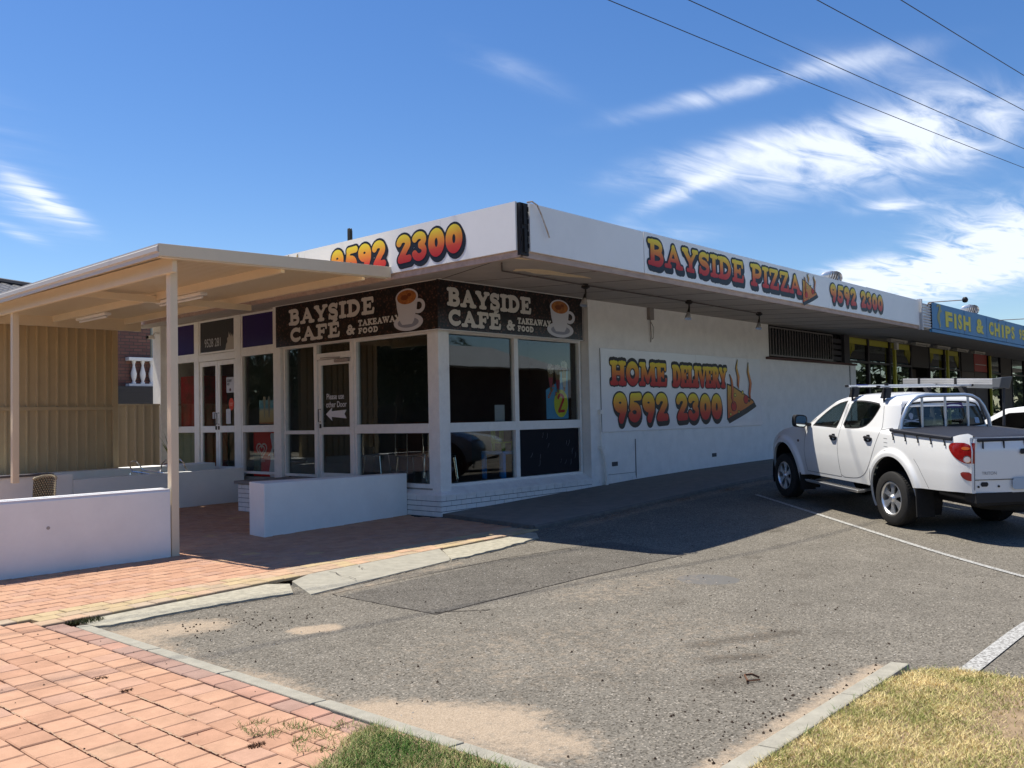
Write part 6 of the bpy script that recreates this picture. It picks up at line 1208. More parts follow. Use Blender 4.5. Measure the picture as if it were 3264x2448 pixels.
def arch(X, Y): return np.minimum(sd_ell(X, Y, -.03, .40, .505, .555), sd_ell(X, Y, 3.0, .40, .49, .545))
fw_ = [(2.10, 1.272), (2.02, 1.355), (1.85, 1.475), (1.68, 1.575), (1.50, 1.645), (1.325, 1.682), (1.36, 1.50), (1.415, 1.27)]
rw_ = chaikin([(1.275, 1.278), (1.22, 1.48), (1.175, 1.688), (.95, 1.694), (.70, 1.682), (.44, 1.655), (.50, 1.52), (.585, 1.40), (.70, 1.32), (.90, 1.285)], 1)
fd_ = [(2.235, 1.285), (2.29, 1.15), (2.32, 1.0), (2.33, .86), (2.30, .65), (2.27, .525), (1.27, .535), (1.30, .66), (1.345, .96), (1.34, 1.12), (1.30, 1.24), (1.31, 1.35), (1.255, 1.72), (1.44, 1.705), (1.63, 1.64), (1.85, 1.515), (2.06, 1.385)]
rd_ = chaikin([(1.255, 1.72), (1.31, 1.35), (1.30, 1.24), (1.34, 1.12), (1.345, .96), (1.30, .66), (1.27, .535), (1.0, .545), (.80, .57), (.66, .63), (.55, .74), (.45, .92), (.36, 1.12), (.28, 1.30), (.31, 1.44), (.36, 1.60), (.40, 1.70), (.50, 1.735), (.9, 1.745)], 1)
BX = (-1.5, 3.75, .40, 1.80); HH = .0165
def side(name, root, f, m, off=0., sgn=1, bx=BX, h=HH, smooth=True, parent=None, flare=True, inner=False):
    mb = MB(); region(mb, f, bx, h, lambda u, v: (u, sgn * (float(ute_Y(u, v, flare)) + off), v))
    if sgn > 0: mb.f = [q[::-1] for q in mb.f]
    o = build(name, mb, m, parent or root, smooth=smooth, sharp=50); 
    if parent: o.location = (0, 0, 0)
    return o
def gapline(root, P, name='panel_gap', wd=.0035, off=.0015, closed=False):
    mb = MB(); Q = P + ([P[0]] if closed else []); R_ = []
    for a, b in zip(Q[:-1], Q[1:]):
        n = max(1, int(math.hypot(b[0] - a[0], b[1] - a[1]) / .03)); R_ += [(a[0] + (b[0] - a[0]) * i / n, a[1] + (b[1] - a[1]) * i / n) for i in range(n)]
    R_.append(Q[-1]); prev = None
    for i, p in enumerate(R_):
        q0 = R_[max(0, i - 1)]; q1 = R_[min(len(R_) - 1, i + 1)]; d = math.hypot(q1[0] - q0[0], q1[1] - q0[1]) + 1e-9; nx, ny = -(q1[1] - q0[1]) / d * wd, (q1[0] - q0[0]) / d * wd
        a = (p[0] + nx, p[1] + ny); b = (p[0] - nx, p[1] - ny); a3 = (a[0], float(ute_Y(*a)) + off, a[1]); b3 = (b[0], float(ute_Y(*b)) + off, b[1])
        if prev: mb.add([prev[0], prev[1], b3, a3], [(0, 1, 2, 3)])
        prev = (a3, b3)
    return build(name, mb, GAPM, root)
ute = thing('utility_truck', (13.402, 3.896, .006), 'white dual cab utility truck with black tonneau cover, sports bar and roof racks', 'ute', world=False)
ute.rotation_euler = (0, -R(2.71), R(52.81))
def cab(root):
    S = lambda X, Y: sd_poly(X, Y, sil)
    F = lambda X, Y: sd_poly(X, Y, fw_); Rr = lambda X, Y: sd_poly(X, Y, rw_); D1 = lambda X, Y: sd_poly(X, Y, fd_); D2 = lambda X, Y: sd_poly(X, Y, rd_)
    body = lambda X, Y: np.maximum.reduce([S(X, Y), -arch(X, Y), -(D1(X, Y)), -(D2(X, Y))])
    side('body_side', root, body, PAINT)
    side('body_side', root, lambda X, Y: np.maximum.reduce([S(X, Y), -arch(X, Y), -F(X, Y), -Rr(X, Y)]), PAINT, sgn=-1, h=.03)
    for nme, dd, ww in (('door', D1, F), ('door', D2, Rr)):
        d = side(nme, root, lambda X, Y: np.maximum.reduce([dd(X, Y), -ww(X, Y), -arch(X, Y)]), PAINT, off=.0005)
        side('window', root, lambda X, Y: ww(X, Y) + .004, UGL, off=-.012, parent=d); side('window_seal', root, lambda X, Y: np.maximum(ww(X, Y) - .004, -(ww(X, Y) + .016)), SEAL, off=.002, parent=d, h=.008)
        hx = 1.47 if dd is D1 else .56; hz = 1.12 if dd is D1 else 1.16
        bxh = (hx - .15, hx + .15, hz - .1, hz + .12)
        side('handle_recess', root, lambda X, Y: sd_ell(X, Y, hx, hz - .012, .098, .038), PLB, off=.004, parent=d, bx=bxh, h=.007)
        mb = MB(); yy = float(ute_Y(hx, hz)); mb.tube([(hx - .10, yy + .008, hz + .004), (hx - .05, yy + .034, hz + .018), (hx + .03, yy + .036, hz + .02), (hx + .085, yy + .01, hz + .008)], [.012, .02, .02, .012], 8); mb.tube([(hx - .02, yy + .01, hz + .03), (hx - .02, yy + .012, hz + .055)], .022, 10); h_ = build('handle', mb, PLB, d, smooth=True); h_.location = (0, 0, 0)
        mb = MB().lathe([(0, .008), (.025, .006), (.03, 0)], (hx - .01, yy, hz - .022), 'y', 12); h_ = build('handle_plate', mb, mat('bright_plate', (.85, .87, .88), .15, metal=.6), d, smooth=True); h_.location = (0, 0, 0)
    for ww in (F, Rr): side('window', root, lambda X, Y: ww(X, Y), UGL, off=-.01, sgn=-1, h=.04)
    gapline(root, fd_[:13], ); gapline(root, rd_[8:-6]); gapline(root, [(2.235, 1.285), (2.06, 1.385)])
    gapline(root, [(.455, .50), (.47, .60), (.44, .75)]); gapline(root, [(.28, 1.30), (.12, 1.33)])
    gapline(root, [(-.78, .60), (-.70, .72), (-.60, .86), (-.50, .96)], wd=.003)
    gapline(root, [(.02, 1.20), (.10, 1.02), (.2, .93)], wd=.0)
    # moulded letters-like ribs by the tub front
    for q in range(4): gapline(root, [(.10 - q * .012, 1.185 - q * .055), (.19 - q * .012, 1.19 - q * .055)], 'vent_rib', .0022, .002)
    side('side_marker', root, lambda X, Y: sd_ell(X, Y, 2.52, 1.0, .035, .022), mat('amber_dark', (.12, .06, .05), .3), off=.004, bx=(2.4, 2.65, .9, 1.1), h=.006)
    # arch linings
    for hx, rx, rz_ in ((-.03, .505, .555), (3.0, .49, .545)):
        for sg in (1, -1):
            mb = MB(); o_ = 0; n = 26; P = [(hx + rx * math.cos(R(-20 + 220 * i / n)), .40 + rz_ * math.sin(R(-20 + 220 * i / n))) for i in range(n + 1)]
            for i, p in enumerate(P): mb.v += [(p[0], sg * (float(ute_Y(p[0], min(p[1], 1.1))) - .002), p[1]), (p[0] * 1 + 0, sg * (float(ute_Y(p[0], min(p[1], 1.1))) - .035), p[1])]
            for i in range(n): mb.f.append((2 * i, 2 * i + 1, 2 * i + 3, 2 * i + 2))
            build('arch_lip', mb, PAINT, root, smooth=True)
            mb = MB()
            for i, p in enumerate(P): mb.v += [(hx + (p[0] - hx) * 1.02, sg * .80, .40 + (p[1] - .40) * 1.02), (hx + (p[0] - hx) * 1.02, sg * .45, .40 + (p[1] - .40) * 1.02)]
            for i in range(n): mb.f.append((2 * i, 2 * i + 1, 2 * i + 3, 2 * i + 2))
            mb.box(hx - rx, hx + rx, min(sg * .45, sg * .46), max(sg * .45, sg * .46), .4, .95); build('arch_liner', mb, BLACK, root)
    # roof, windscreen, rear panel, bonnet
    zt = interp([(x, z) for x, z in sil[10:22]])
    top = sil[9:22]
    mb = MB(); nC = 18; rows = []
    Pm = [p for p in sil if .05 <= p[0] <= 1.46 and p[1] > 1.6]
    Q = []
    for a, b in zip(Pm[:-1], Pm[1:]): Q += [(a[0] + (b[0] - a[0]) * i / 4, a[1] + (b[1] - a[1]) * i / 4) for i in range(4)]
    Q.append(Pm[-1])
    for x, z in Q:
        y = float(ute_Y(x, z)); cr_ = .028 * smooth01((x - .05) / .25) * smooth01((1.62 - x) / .3) + .004; rows.append([(x - .05 * (1 - (v / y) ** 2) * (1 if x < .35 else 0) * (1 - smooth01((x - .05) / .3)) + .05 * (1 - (v / y) ** 2) * smooth01((x - 1.2) / .25), v, z + cr_ * (1 - (v / y) ** 2) * 1.0) for v in np.linspace(y, -y, nC)])
    for r in rows: mb.v += r
    for i in range(len(rows) - 1):
        for j in range(nC - 1): mb.f.append((i * nC + j, (i + 1) * nC + j, (i + 1) * nC + j + 1, i * nC + j + 1))
    build('roof', mb, PAINT, root, smooth=True, sharp=60)
    def loft(name, Pq, m, fx, crown=0, zc=0, n=12, parent=None, inset=0):
        mb = MB(); rr = []
        for x, z in Pq:
            y = float(ute_Y(x, z)) - inset; rr.append([(x + fx * (1 - (v / y) ** 2), v, z + zc * (1 - (v / y) ** 2)) for v in np.linspace(y, -y, n)])
        for r in rr: mb.v += r
        for i in range(len(rr) - 1):
            for j in range(n - 1): mb.f.append((i * n + j, (i + 1) * n + j, (i + 1) * n + j + 1, i * n + j + 1))
        return build(name, mb, m, root, smooth=True, sharp=60)
    loft('windscreen', [(1.45, 1.735), (1.62, 1.665), (1.85, 1.54), (2.08, 1.40), (2.27, 1.275)], UGL, .10, n=14)
    loft('bonnet', [(2.27, 1.275), (2.45, 1.245), (2.72, 1.215), (3.0, 1.165), (3.25, 1.085), (3.48, .98), (3.62, .88)], PAINT, .10, zc=.04, n=14)
    loft('front_panel', [(3.62, .88), (3.70, .76), (3.70, .50), (3.6, .42)], PAINT, .16, n=12)
    # rear of the cab: painted surround with a big window
    def bx_(z): return float(np.interp(z, [1.30, 1.34, 1.45, 1.62, 1.70, 1.748], [.035, .045, .055, .085, .12, .20]))
    def backsurf(u, v, o=0):
        yy = float(ute_Y(bx_(v) + .001, v)); return (bx_(v) - .05 * (1 - (u / yy) ** 2) * float(smooth01((1.76 - v) / .06)) - o, u, v)
    yb = lambda Y: np.interp(Y, [1.30, 1.5, 1.62, 1.70, 1.748], [float(ute_Y(bx_(z) + .001, z)) for z in (1.30, 1.5, 1.62, 1.70, 1.748)])
    glass_P = chaikin([(-.66, 1.34), (-.66, 1.40), (-.60, 1.60), (-.52, 1.695), (.52, 1.695), (.60, 1.60), (.66, 1.40), (.66, 1.34)], 2)
    mb = MB(); region(mb, lambda X, Y: np.maximum.reduce([np.abs(X) - yb(Y), Y - 1.747, 1.28 - Y, -sd_poly(X, Y, glass_P)]), (-.85, .85, 1.26, 1.76), .018, backsurf); build('cab_rear', mb, PAINT, root, smooth=True)
    mb = MB(); region(mb, lambda X, Y: sd_poly(X, Y, glass_P), (-.7, .7, 1.3, 1.72), .02, lambda u, v: backsurf(u, v, -.004)); rwn = build('rear_window', mb, UGL2, root, smooth=True)
    mb = MB(); region(mb, lambda X, Y: np.maximum(sd_poly(X, Y, glass_P) - .004, -(sd_poly(X, Y, glass_P) + .02)), (-.7, .7, 1.3, 1.72), .01, lambda u, v: backsurf(u, v, .003)); q = build('window_seal', mb, SEAL, rwn); q.location = (0, 0, 0)
    fb_ = lambda u, v, o=.004: backsurf(-u, v, o)
    mb = MB(); region(mb, lambda X, Y: np.minimum(sd_ell(X, Y, -.50, 1.505, .033, .036), sd_ell(X, Y, -.50, 1.47, .02, .02)), (-.6, -.4, 1.4, 1.6), .005, lambda u, v: fb_(u, v)); region(mb, lambda X, Y: np.minimum(sd_chain(X, Y, [(-.60, 1.45, .008), (-.50, 1.43, .008), (-.40, 1.45, .008)]), sd_chain(X, Y, [(-.60, 1.415, .008), (-.50, 1.43, .008), (-.40, 1.415, .008)])), (-.65, -.35, 1.38, 1.48), .005, lambda u, v: fb_(u, v)); q = build('skull_decal', mb, PAP, rwn); q.location = (0, 0, 0)
    mb = MB(); mb.add([fb_(a, b) for a, b in ((.03, 1.60), (.32, 1.60), (.32, 1.67), (.03, 1.67))], [(0, 1, 2, 3)]); q = build('purple_sticker', mb, mat('sticker_purple', (.09, .05, .16), .5), rwn); q.location = (0, 0, 0)
    mb = MB(); mb.add([fb_(a, b) for a, b in ((.50, 1.38), (.58, 1.38), (.56, 1.46), (.49, 1.46))], [(0, 1, 2, 3)]); q = build('blue_sticker', mb, mat('sticker_blue', (.45, .55, .65), .5), rwn); q.location = (0, 0, 0)
    # inside
    INS = mat('cab_interior', (.05, .048, .045), .8)
    mb = MB(); mb.box(.15, 2.3, -.74, .74, .55, .60); mb.box(2.0, 2.35, -.72, .72, .95, 1.24); build('floor', mb, INS, root)
    for y in (-.38, .38):
        mb = MB(); mb.box(1.25, 1.75, y - .24, y + .24, .80, .95); mb.hexa([(1.18, y - .24, .9), (1.33, y - .24, .9), (1.33, y + .24, .9), (1.18, y + .24, .9)], [(1.02, y - .21, 1.42), (1.12, y - .21, 1.42), (1.12, y + .21, 1.42), (1.02, y + .21, 1.42)]); mb.box(.98, 1.06, y - .12, y + .12, 1.44, 1.60); build('seat', mb, mat('seat_cloth', (.10, .10, .10), .9), root, bevel=.03)
    mb = MB(); mb.box(.45, .9, -.62, .62, .78, .92); mb.hexa([(.30, -.62, .9), (.45, -.62, .9), (.45, .62, .9), (.30, .62, .9)], [(.18, -.58, 1.36), (.26, -.58, 1.36), (.26, .58, 1.36), (.18, .58, 1.36)]); build('rear_seat', mb, MT['seat_cloth'], root, bevel=.03)
    mb = MB().tube([(1.98 + .0, .38 + .17 * math.cos(R(a)), 1.18 + .17 * math.sin(R(a))) for a in range(0, 361, 20)], .014, 6, cap=False); build('steering_wheel', mb, PLB, root)
cab(ute)
def tub(root):
    mb = MB(); X_ = np.linspace(-1.44, .03, 20); n = 22; rows = []
    for x in X_:
        y = float(ute_Y(min(max(x, -1.40), .0), 1.27, False)) - .03; zz = np.interp(x, [-1.44, -1.2, -.5, .03], [1.285, 1.292, 1.31, 1.325])
        rows.append([(x, v, zz + .028 * (1 - (abs(v) / y) ** 2.4) * (1 if -1.43 < x < .02 else .4) + .004 * math.sin(v * 9 + x * 3) * (1 - (abs(v) / y) ** 2)) for v in np.linspace(y, -y, n)])
    for r in rows: mb.v += r
    for i in range(len(rows) - 1):
        for j in range(n - 1): mb.f.append((i * n + j, (i + 1) * n + j, (i + 1) * n + j + 1, i * n + j + 1))
    tn = build('tonneau_cover', mb, VIN, root, smooth=True)
    mb = MB()
    for sg in (1, -1):
        P = [(x, sg * (float(ute_Y(x, 1.27, False)) + .003), float(np.interp(x, [-1.2, -.5, .03], [1.275, 1.292, 1.31]))) for x in np.linspace(-1.22, .06, 14)]; mb.tube(P, .027, 7)
    P = [(-1.468, v, 1.268) for v in np.linspace(.66, -.66, 9)]; mb.tube([(-1.44, .70, 1.27)] + P + [(-1.44, -.70, 1.27)], .024, 7); q = build('cover_edge', mb, VIN, tn, smooth=True); q.location = (0, 0, 0)
    for i in range(5):
        x = -.02 - i * .265; mb = MB(); y1 = float(ute_Y(x - .02, 1.2)); mb.bar((x, y1 + .012, 1.285), (x - .035, y1 + .014, 1.195), .014, .008, up=(0, 1, 0)); mb.tube([(x - .035, y1 + .01, 1.195), (x - .035, y1 + .02, 1.185)], .012, 6); q = build('strap', mb, PLB, tn); q.location = (0, 0, 0)
    for i in range(5):
        y = .60 - i * .29; mb = MB(); mb.bar((-1.492, y, 1.262), (-1.496, y, 1.165), .012, .016, up=(1, 0, 0)); q = build('strap', mb, PLB, tn); q.location = (0, 0, 0)
    # tailgate and rear
    def rear(u, v, o=0): return (-1.474 - .028 * (1 - (u / .75) ** 2) + .03 * float(smooth01((v - 1.12) / .16)) - .02 * math.exp(-((v - .82) / .05) ** 2) * 0 - o, -u, v)
    def patch(name, P, m, o=0, h=.03, parent=None, f=None):
        mb = MB(); xs_ = [p[0] for p in P]; ys_ = [p[1] for p in P]; region(mb, f or (lambda X, Y: sd_poly(X, Y, P)), (min(xs_) - .02, max(xs_) + .02, min(ys_) - .02, max(ys_) + .02), h, lambda u, v: rear(u, v, o)); q = build(name, mb, m, parent or root, smooth=True)
        if parent: q.location = (0, 0, 0)
        return q
    tg = patch('tailgate', [(-.705, .79), (.705, .79), (.705, 1.30), (-.705, 1.30)], PAINT, .006)
    patch('rear_valance', [(-.745, .62), (.745, .62), (.745, 1.3), (-.745, 1.3)], PAINT, 0)
    mb = MB(); 
    for v0, v1 in (((-.71, .66), (-.71, 1.30)), ((.71, .66), (.71, 1.30)), ((-.71, .783), (.71, .783))):
        pts = [rear(v0[0] + (v1[0] - v0[0]) * i / 12, v0[1] + (v1[1] - v0[1]) * i / 12, .008) for i in range(13)]; mb.tube(pts, .004, 4)
    q = build('panel_gap', mb, GAPM, tg); q.location = (0, 0, 0)
    patch('tailgate_handle', [(-.11, 1.09), (.11, 1.09), (.10, 1.155), (-.10, 1.155)], PLB, .02, .02, tg)
    for s_, x, z, sz in (('TRITON', -.62, .845, .055),):
        o = btext(None, s_, sz, lambda u, v: rear(x + u, z + v, .012), mat('badge_grey', (.33, .33, .34), .3, metal=.3), .0, 1.0); o.parent = tg; o.location = (0, 0, 0); o.name = 'badge'
    for x in (-.58, .58): patch('tie_point', [(x - .05, .70), (x + .05, .70), (x + .05, .755), (x - .05, .755)], PLB, .006, .02)
    mb = MB()
    for x in (-.66, -.39, .39, .66): p = rear(x, .70, .004); mb.tube([p, (p[0] - .008, p[1], p[2])], .014, 8)
    build('bolt', mb, PLB, root)
    patch('number_plate', [(-.22, .66), (.22, .66), (.22, .80), (-.22, .80)], mat('plate_pale_blue', (.42, .50, .58), .4), .03, .05)
    mb = MB(); mb.box(-1.50, -1.30, -.70, .70, .50, .625); mb.tube([(-1.42, -.62, .50), (-1.42, .62, .50)], .05, 8); build('rear_crossbar', mb, PLB, root)
    # corner caps
    for sg in (1, -1):
        mb = MB(); zs = np.linspace(.62, 1.288, 18); rows = []
        for z in zs:
            y0 = float(ute_Y(-1.46, z)); rows.append([(-1.462, sg * y0, z), (-1.478, sg * (y0 - .012), z), (-1.482, sg * (y0 - .035), z - (.0 if z < 1.3 else .01)), (-1.474, sg * .66, z - (0 if z < 1.28 else (z - 1.28)))])
        for r in rows: mb.v += r
        for i in range(len(rows) - 1):
            for j in range(3): mb.f.append((i * 4 + j, (i + 1) * 4 + j, (i + 1) * 4 + j + 1, i * 4 + j + 1))
        mb.add([(-1.16, sg * (float(ute_Y(-1.16, 1.285))), 1.284), (-1.32, sg * (float(ute_Y(-1.32, 1.325))), 1.325), (-1.40, sg * float(ute_Y(-1.4, 1.343)), 1.343), (-1.46, sg * float(ute_Y(-1.46, 1.32)), 1.322), (-1.45, sg * .655, 1.285), (-1.2, sg * .70, 1.283)], [(0, 1, 5), (1, 2, 4, 5), (2, 3, 4)])
        build('corner_cap', mb, PAINT, root, smooth=True, sharp=50)
    tl = chaikin([(-1.17, 1.19), (-1.23, 1.23), (-1.47, 1.235), (-1.475, .985), (-1.40, .98), (-1.30, 1.03), (-1.20, 1.12)], 2)
    RED = mat('tail_lamp_red', (.30, .01, .01), .12, coat=1, var=.35, vs=18); red = side('tail_light', root, lambda X, Y: np.maximum(sd_poly(X, Y, tl), -1.474 - X), RED, off=.007, bx=(-1.5, -1.1, .93, 1.26), h=.009)
    mb = MB(); zs = np.linspace(.985, 1.235, 12)
    for z in zs: y0 = float(ute_Y(-1.46, z)); mb.v += [(-1.452, float(ute_Y(-1.452, z)) + .009, z), (-1.472, y0 + .002, z), (-1.487, y0 - .016, z), (-1.489, .708, z)]
    for i in range(11):
        for j in range(3): mb.f.append((i * 4 + j, i * 4 + j + 1, (i + 1) * 4 + j + 1, (i + 1) * 4 + j))
    q = build('lens_wrap', mb, RED, red, smooth=True); q.location = (0, 0, 0)
    side('reversing_lens', root, lambda X, Y: sd_ell(X, Y, -1.425, 1.035, .033, .036), mat('clear_lens', (.55, .5, .5), .1, coat=1), off=.011, bx=(-1.5, -1.35, .97, 1.1), h=.006, parent=red)
    side('lens_ring', root, lambda X, Y: np.abs(sd_ell(X, Y, -1.425, 1.035, .036, .039)) - .004, CHROME, off=.012, bx=(-1.5, -1.35, .96, 1.11), h=.004, parent=red)
    side('indicator_lens', root, lambda X, Y: sd_ell(X, Y, -1.40, 1.165, .045, .02), mat('amber_lens', (.55, .12, .02), .15, coat=1), off=.010, bx=(-1.48, -1.3, 1.1, 1.22), h=.006, parent=red)
    side('reflector', root, lambda X, Y: np.maximum(sd_poly(X, Y, chaikin([(-1.345, .875), (-1.474, .875), (-1.474, .77), (-1.42, .77), (-1.36, .81)], 1)), -1.474 - X), RED, off=.006, bx=(-1.5, -1.3, .74, .9), h=.008)
    # sports bar
    mb = MB(); y0, zb_ = .70, 1.31
    for x in (-.02,):
        P = [(x, y0, zb_), (x + .005, y0 - .02, 1.45), (x + .01, .60, 1.62), (x + .01, .52, 1.715), (x + .01, .42, 1.765), (x + .01, .30, 1.782)]
        mb.tube(P + [(a, -b, c) for a, b, c in P[::-1]], .026, 10)
    for y in (-.36, 0, .36): mb.tube([(-.01, y, 1.33), (.0, y, 1.78)], .018, 8)
    build('sports_bar', mb, mat('brushed_tube', (.62, .66, .70), .35, metal=.75), root, smooth=True)
    # roof racks
    for x in (1.22, .42):
        mb = MB(); zr_ = 1.905; mb.tube([(x, .74, zr_), (x, -.74, zr_)], [.016, .016], 8)
        mb.bar((x, .74, zr_ + .004), (x, -.74, zr_ + .004), .05, .022); rk = build('roof_rack_bar', mb, mat('white_bar', (.72, .74, .76), .3, metal=.3), root, smooth=False)
        for sg in (1, -1):
            mb = MB(); mb.hexa([(x - .06, sg * .62 - .03, 1.745), (x + .06, sg * .62 - .03, 1.745), (x + .06, sg * .62 + .05 * sg + .02, 1.735), (x - .06, sg * .62 + .05 * sg + .02, 1.735)], [(x - .045, sg * .60 - .04, 1.885), (x + .045, sg * .60 - .04, 1.885), (x + .045, sg * .60 + .05, 1.885), (x - .045, sg * .60 + .05, 1.885)]); mb.box(x - .02, x + .02, sg * .66 - .01, sg * .66 + .01, 1.69, 1.78); q = build('rack_foot', mb, PLB, rk, bevel=.01); q.location = (0, 0, 0)
        mb = MB(); mb.box(x - .028, x + .028, .735, .765, zr_ - .014, zr_ + .018); mb.box(x - .028, x + .028, -.765, -.735, zr_ - .014, zr_ + .018); q = build('end_cap', mb, PLB, rk); q.location = (0, 0, 0)
        mb = MB(); mb.box(x - .03, x + .03, .42, .58, zr_ + .012, zr_ + .020) if x > 1 else mb.box(x - .02, x + .02, .60, .64, zr_ + .01, zr_ + .05); q = build('bar_label' if x > 1 else 'rope_hook', mb, mat('label_blue', (.02, .05, .35), .5) if x > 1 else PLB, rk); q.location = (0, 0, 0)
    # side step, mudflap, underbody
    mb = MB(); mb.hexa([(.72, .78, .36), (2.18, .78, .36), (2.18, .90, .36), (.72, .90, .36)], [(.70, .77, .40), (2.2, .77, .40), (2.2, .92, .40), (.70, .92, .40)]); mb.bar((.78, .5, .42), (.78, .80, .38), .05, .04); mb.bar((2.1, .5, .42), (2.1, .80, .38), .05, .04); st = build('side_step', mb, mat('step_aluminium', (.7, .71, .72), .3, metal=.8), root, bevel=.008)
    mb = MB(); mb.box(.74, 2.16, .80, .815, .400, .404); mb.box(.74, 2.16, .845, .86, .400, .404); q = build('step_rubber', mb, PLB, st); q.location = (0, 0, 0)
    for sg in (1, -1):
        for x, z1 in ((-.58, .62), (2.42, .48)): mb = MB(); mb.hexa([(x - .01, sg * .60, .20), (x + .01, sg * .60, .20), (x + .01, sg * .86, .20), (x - .01, sg * .86, .20)], [(x + .02, sg * .60, z1), (x + .04, sg * .60, z1), (x + .04, sg * .86, z1), (x + .02, sg * .86, z1)]); build('mudflap', mb, RUBBER, root)
    mb = MB(); mb.box(-1.3, 3.5, -.50, -.40, .42, .55); mb.box(-1.3, 3.5, .40, .50, .42, .55); mb.box(-.9, 3.4, -.40, .40, .45, .56); mb.box(-1.25, -.5, -.42, .42, .5, .62); mb.tube([(0, -.6, .37), (0, .6, .37)], .045, 8).tube([(3, -.6, .37), (3, .6, .37)], .045, 8); build('chassis', mb, BLACK, root)
    mb = MB().lathe([(0, -.11), (.30, -.11), (.34, -.06), (.34, .06), (.30, .11), (0, .11)], (-.95, -.05, .46), 'z', 24); build('spare_wheel', mb, TYRE, root, smooth=True)
    mb = MB().tube([(-.3, -.45, .40), (-.8, -.48, .42), (-1.35, -.50, .44)], .03, 8); build('exhaust', mb, mat('exhaust_steel', (.2, .18, .16), .5, metal=.7), root)
    # mirror, aerial
    mb = MB(); mb.hexa([(2.16, .80, 1.26), (2.30, .80, 1.26), (2.28, .92, 1.27), (2.16, .92, 1.27)], [(2.16, .80, 1.30), (2.28, .80, 1.30), (2.26, .92, 1.32), (2.16, .92, 1.32)]); mr = build('mirror', mb, PLB, root, bevel=.01)
    mb = MB(); P = chaikin([(.88, 1.23), (1.07, 1.24), (1.10, 1.30), (1.09, 1.42), (1.04, 1.445), (.91, 1.435), (.87, 1.38)], 1)
    n = len(P); mb.add([(2.17, a, b) for a, b in P] + [(2.26, a, b) for a, b in P] + [(2.33, .98 + (a - .98) * .6, 1.335 + (b - 1.335) * .6) for a, b in P], [tuple(range(n)), tuple(range(2 * n, 3 * n))[::-1]] + [(i, n + i, n + (i + 1) % n, (i + 1) % n) for i in range(n)] + [(n + i, 2 * n + i, 2 * n + (i + 1) % n, n + (i + 1) % n) for i in range(n)]); q = build('mirror_shell', mb, PLB, mr, smooth=True); q.location = (0, 0, 0)
    mb = MB(); mb.prism([(.98 + (a - .98) * .82, 1.338 + (b - 1.338) * .82) for a, b in P], lambda u, v: (2.168, u, v), lambda u, v: (2.164, u, v)); q = build('mirror_glass', mb, mat('mirror', (.75, .8, .8), .03, metal=1), mr); q.location = (0, 0, 0)
    mb = MB(); mb.add([(2.22, .79, 1.27), (2.10, .80, 1.27), (2.05, .775, 1.36), (2.19, .76, 1.30)], [(0, 1, 2, 3)]); build('quarter_panel', mb, PLB, root)
tub(ute)
def wheel(root, x, y, sg, s=1.0, spokes=True, face=ALLOY):
    r = .372 * s; w = .12 * s; prof = [(r * .60, -w * .8), (r * .66, -w), (r * .88, -w * 1.02), (r * .97, -w * .88), (r, -w * .6), (r, w * .6), (r * .97, w * .88), (r * .88, w * 1.02), (r * .66, w), (r * .60, w * .8)]
    mb = MB().lathe(prof, (x, y, r), 'y', 44)
    for q in range(60):
        a = 2 * math.pi * q / 60
        for sd_ in (-.45, .45): mb.bar((x + (r + .001) * math.cos(a), y + sd_ * w - .02 * s, r + (r + .001) * math.sin(a)), (x + (r + .001) * math.cos(a + .05), y + sd_ * w + .03 * s, r + (r + .001) * math.sin(a + .05)), .018 * s, .006, up=(math.cos(a), 0, math.sin(a)))
    ty = build('wheel', mb, TYRE, root, smooth=True, sharp=35)
    yo_ = y + sg * w * .80; R0 = r * .60
    mb = MB().lathe([(R0, sg * .0 + 0), (R0 * 1.04, sg * .012), (R0 * .98, sg * .016), (R0 * .93, sg * .0), (R0 * .90, -sg * .10), (R0 * .6, -sg * .11)], (x, yo_, r), 'y', 40)
    for q in range(6):
        a = R(90 + q * 60)
        for da in (-.17, .17):
            P = []
            for rr_, hw, dy in ((R0 * .16, .026, -.004), (R0 * .55, .021, -.010), (R0 * .97, .027, -.004)):
                b_ = a + da * (rr_ / R0) ** .9 * .95; c_, s_ = math.cos(b_), math.sin(b_)
                P.append([(x + rr_ * c_ - hw * s * s_ * k_, yo_ + sg * dy + (0 if k2 else -sg * .02), r + rr_ * s_ + hw * s * c_ * k_) for k_, k2 in ((-1, 1), (1, 1), (1, 0), (-1, 0))])
            for A_, B_ in zip(P[:-1], P[1:]): mb.add(A_ + B_, [(0, 1, 5, 4), (1, 2, 6, 5), (3, 0, 4, 7), (2, 3, 7, 6)])
    rim = build('rim', mb, face, ty, smooth=True, sharp=30); rim.location = (0, 0, 0)
    mb = MB().lathe([(R0 * .26, -sg * .02), (R0 * .25, sg * .0), (R0 * .17, sg * .012), (R0 * .15, sg * .022), (0, sg * .024)], (x, yo_, r), 'y', 20); q = build('hub_cap', mb, face, ty, smooth=True); q.location = (0, 0, 0)
    mb = MB().lathe([(R0 * .90, -sg * .085), (0, -sg * .085)], (x, yo_, r), 'y', 24); q = build('brake_backing', mb, mat('brake_dark', (.03, .03, .03), .7), ty); q.location = (0, 0, 0)
for x in (0, 3.0):
    for sg in (1, -1): wheel(ute, x, sg * .735, sg)
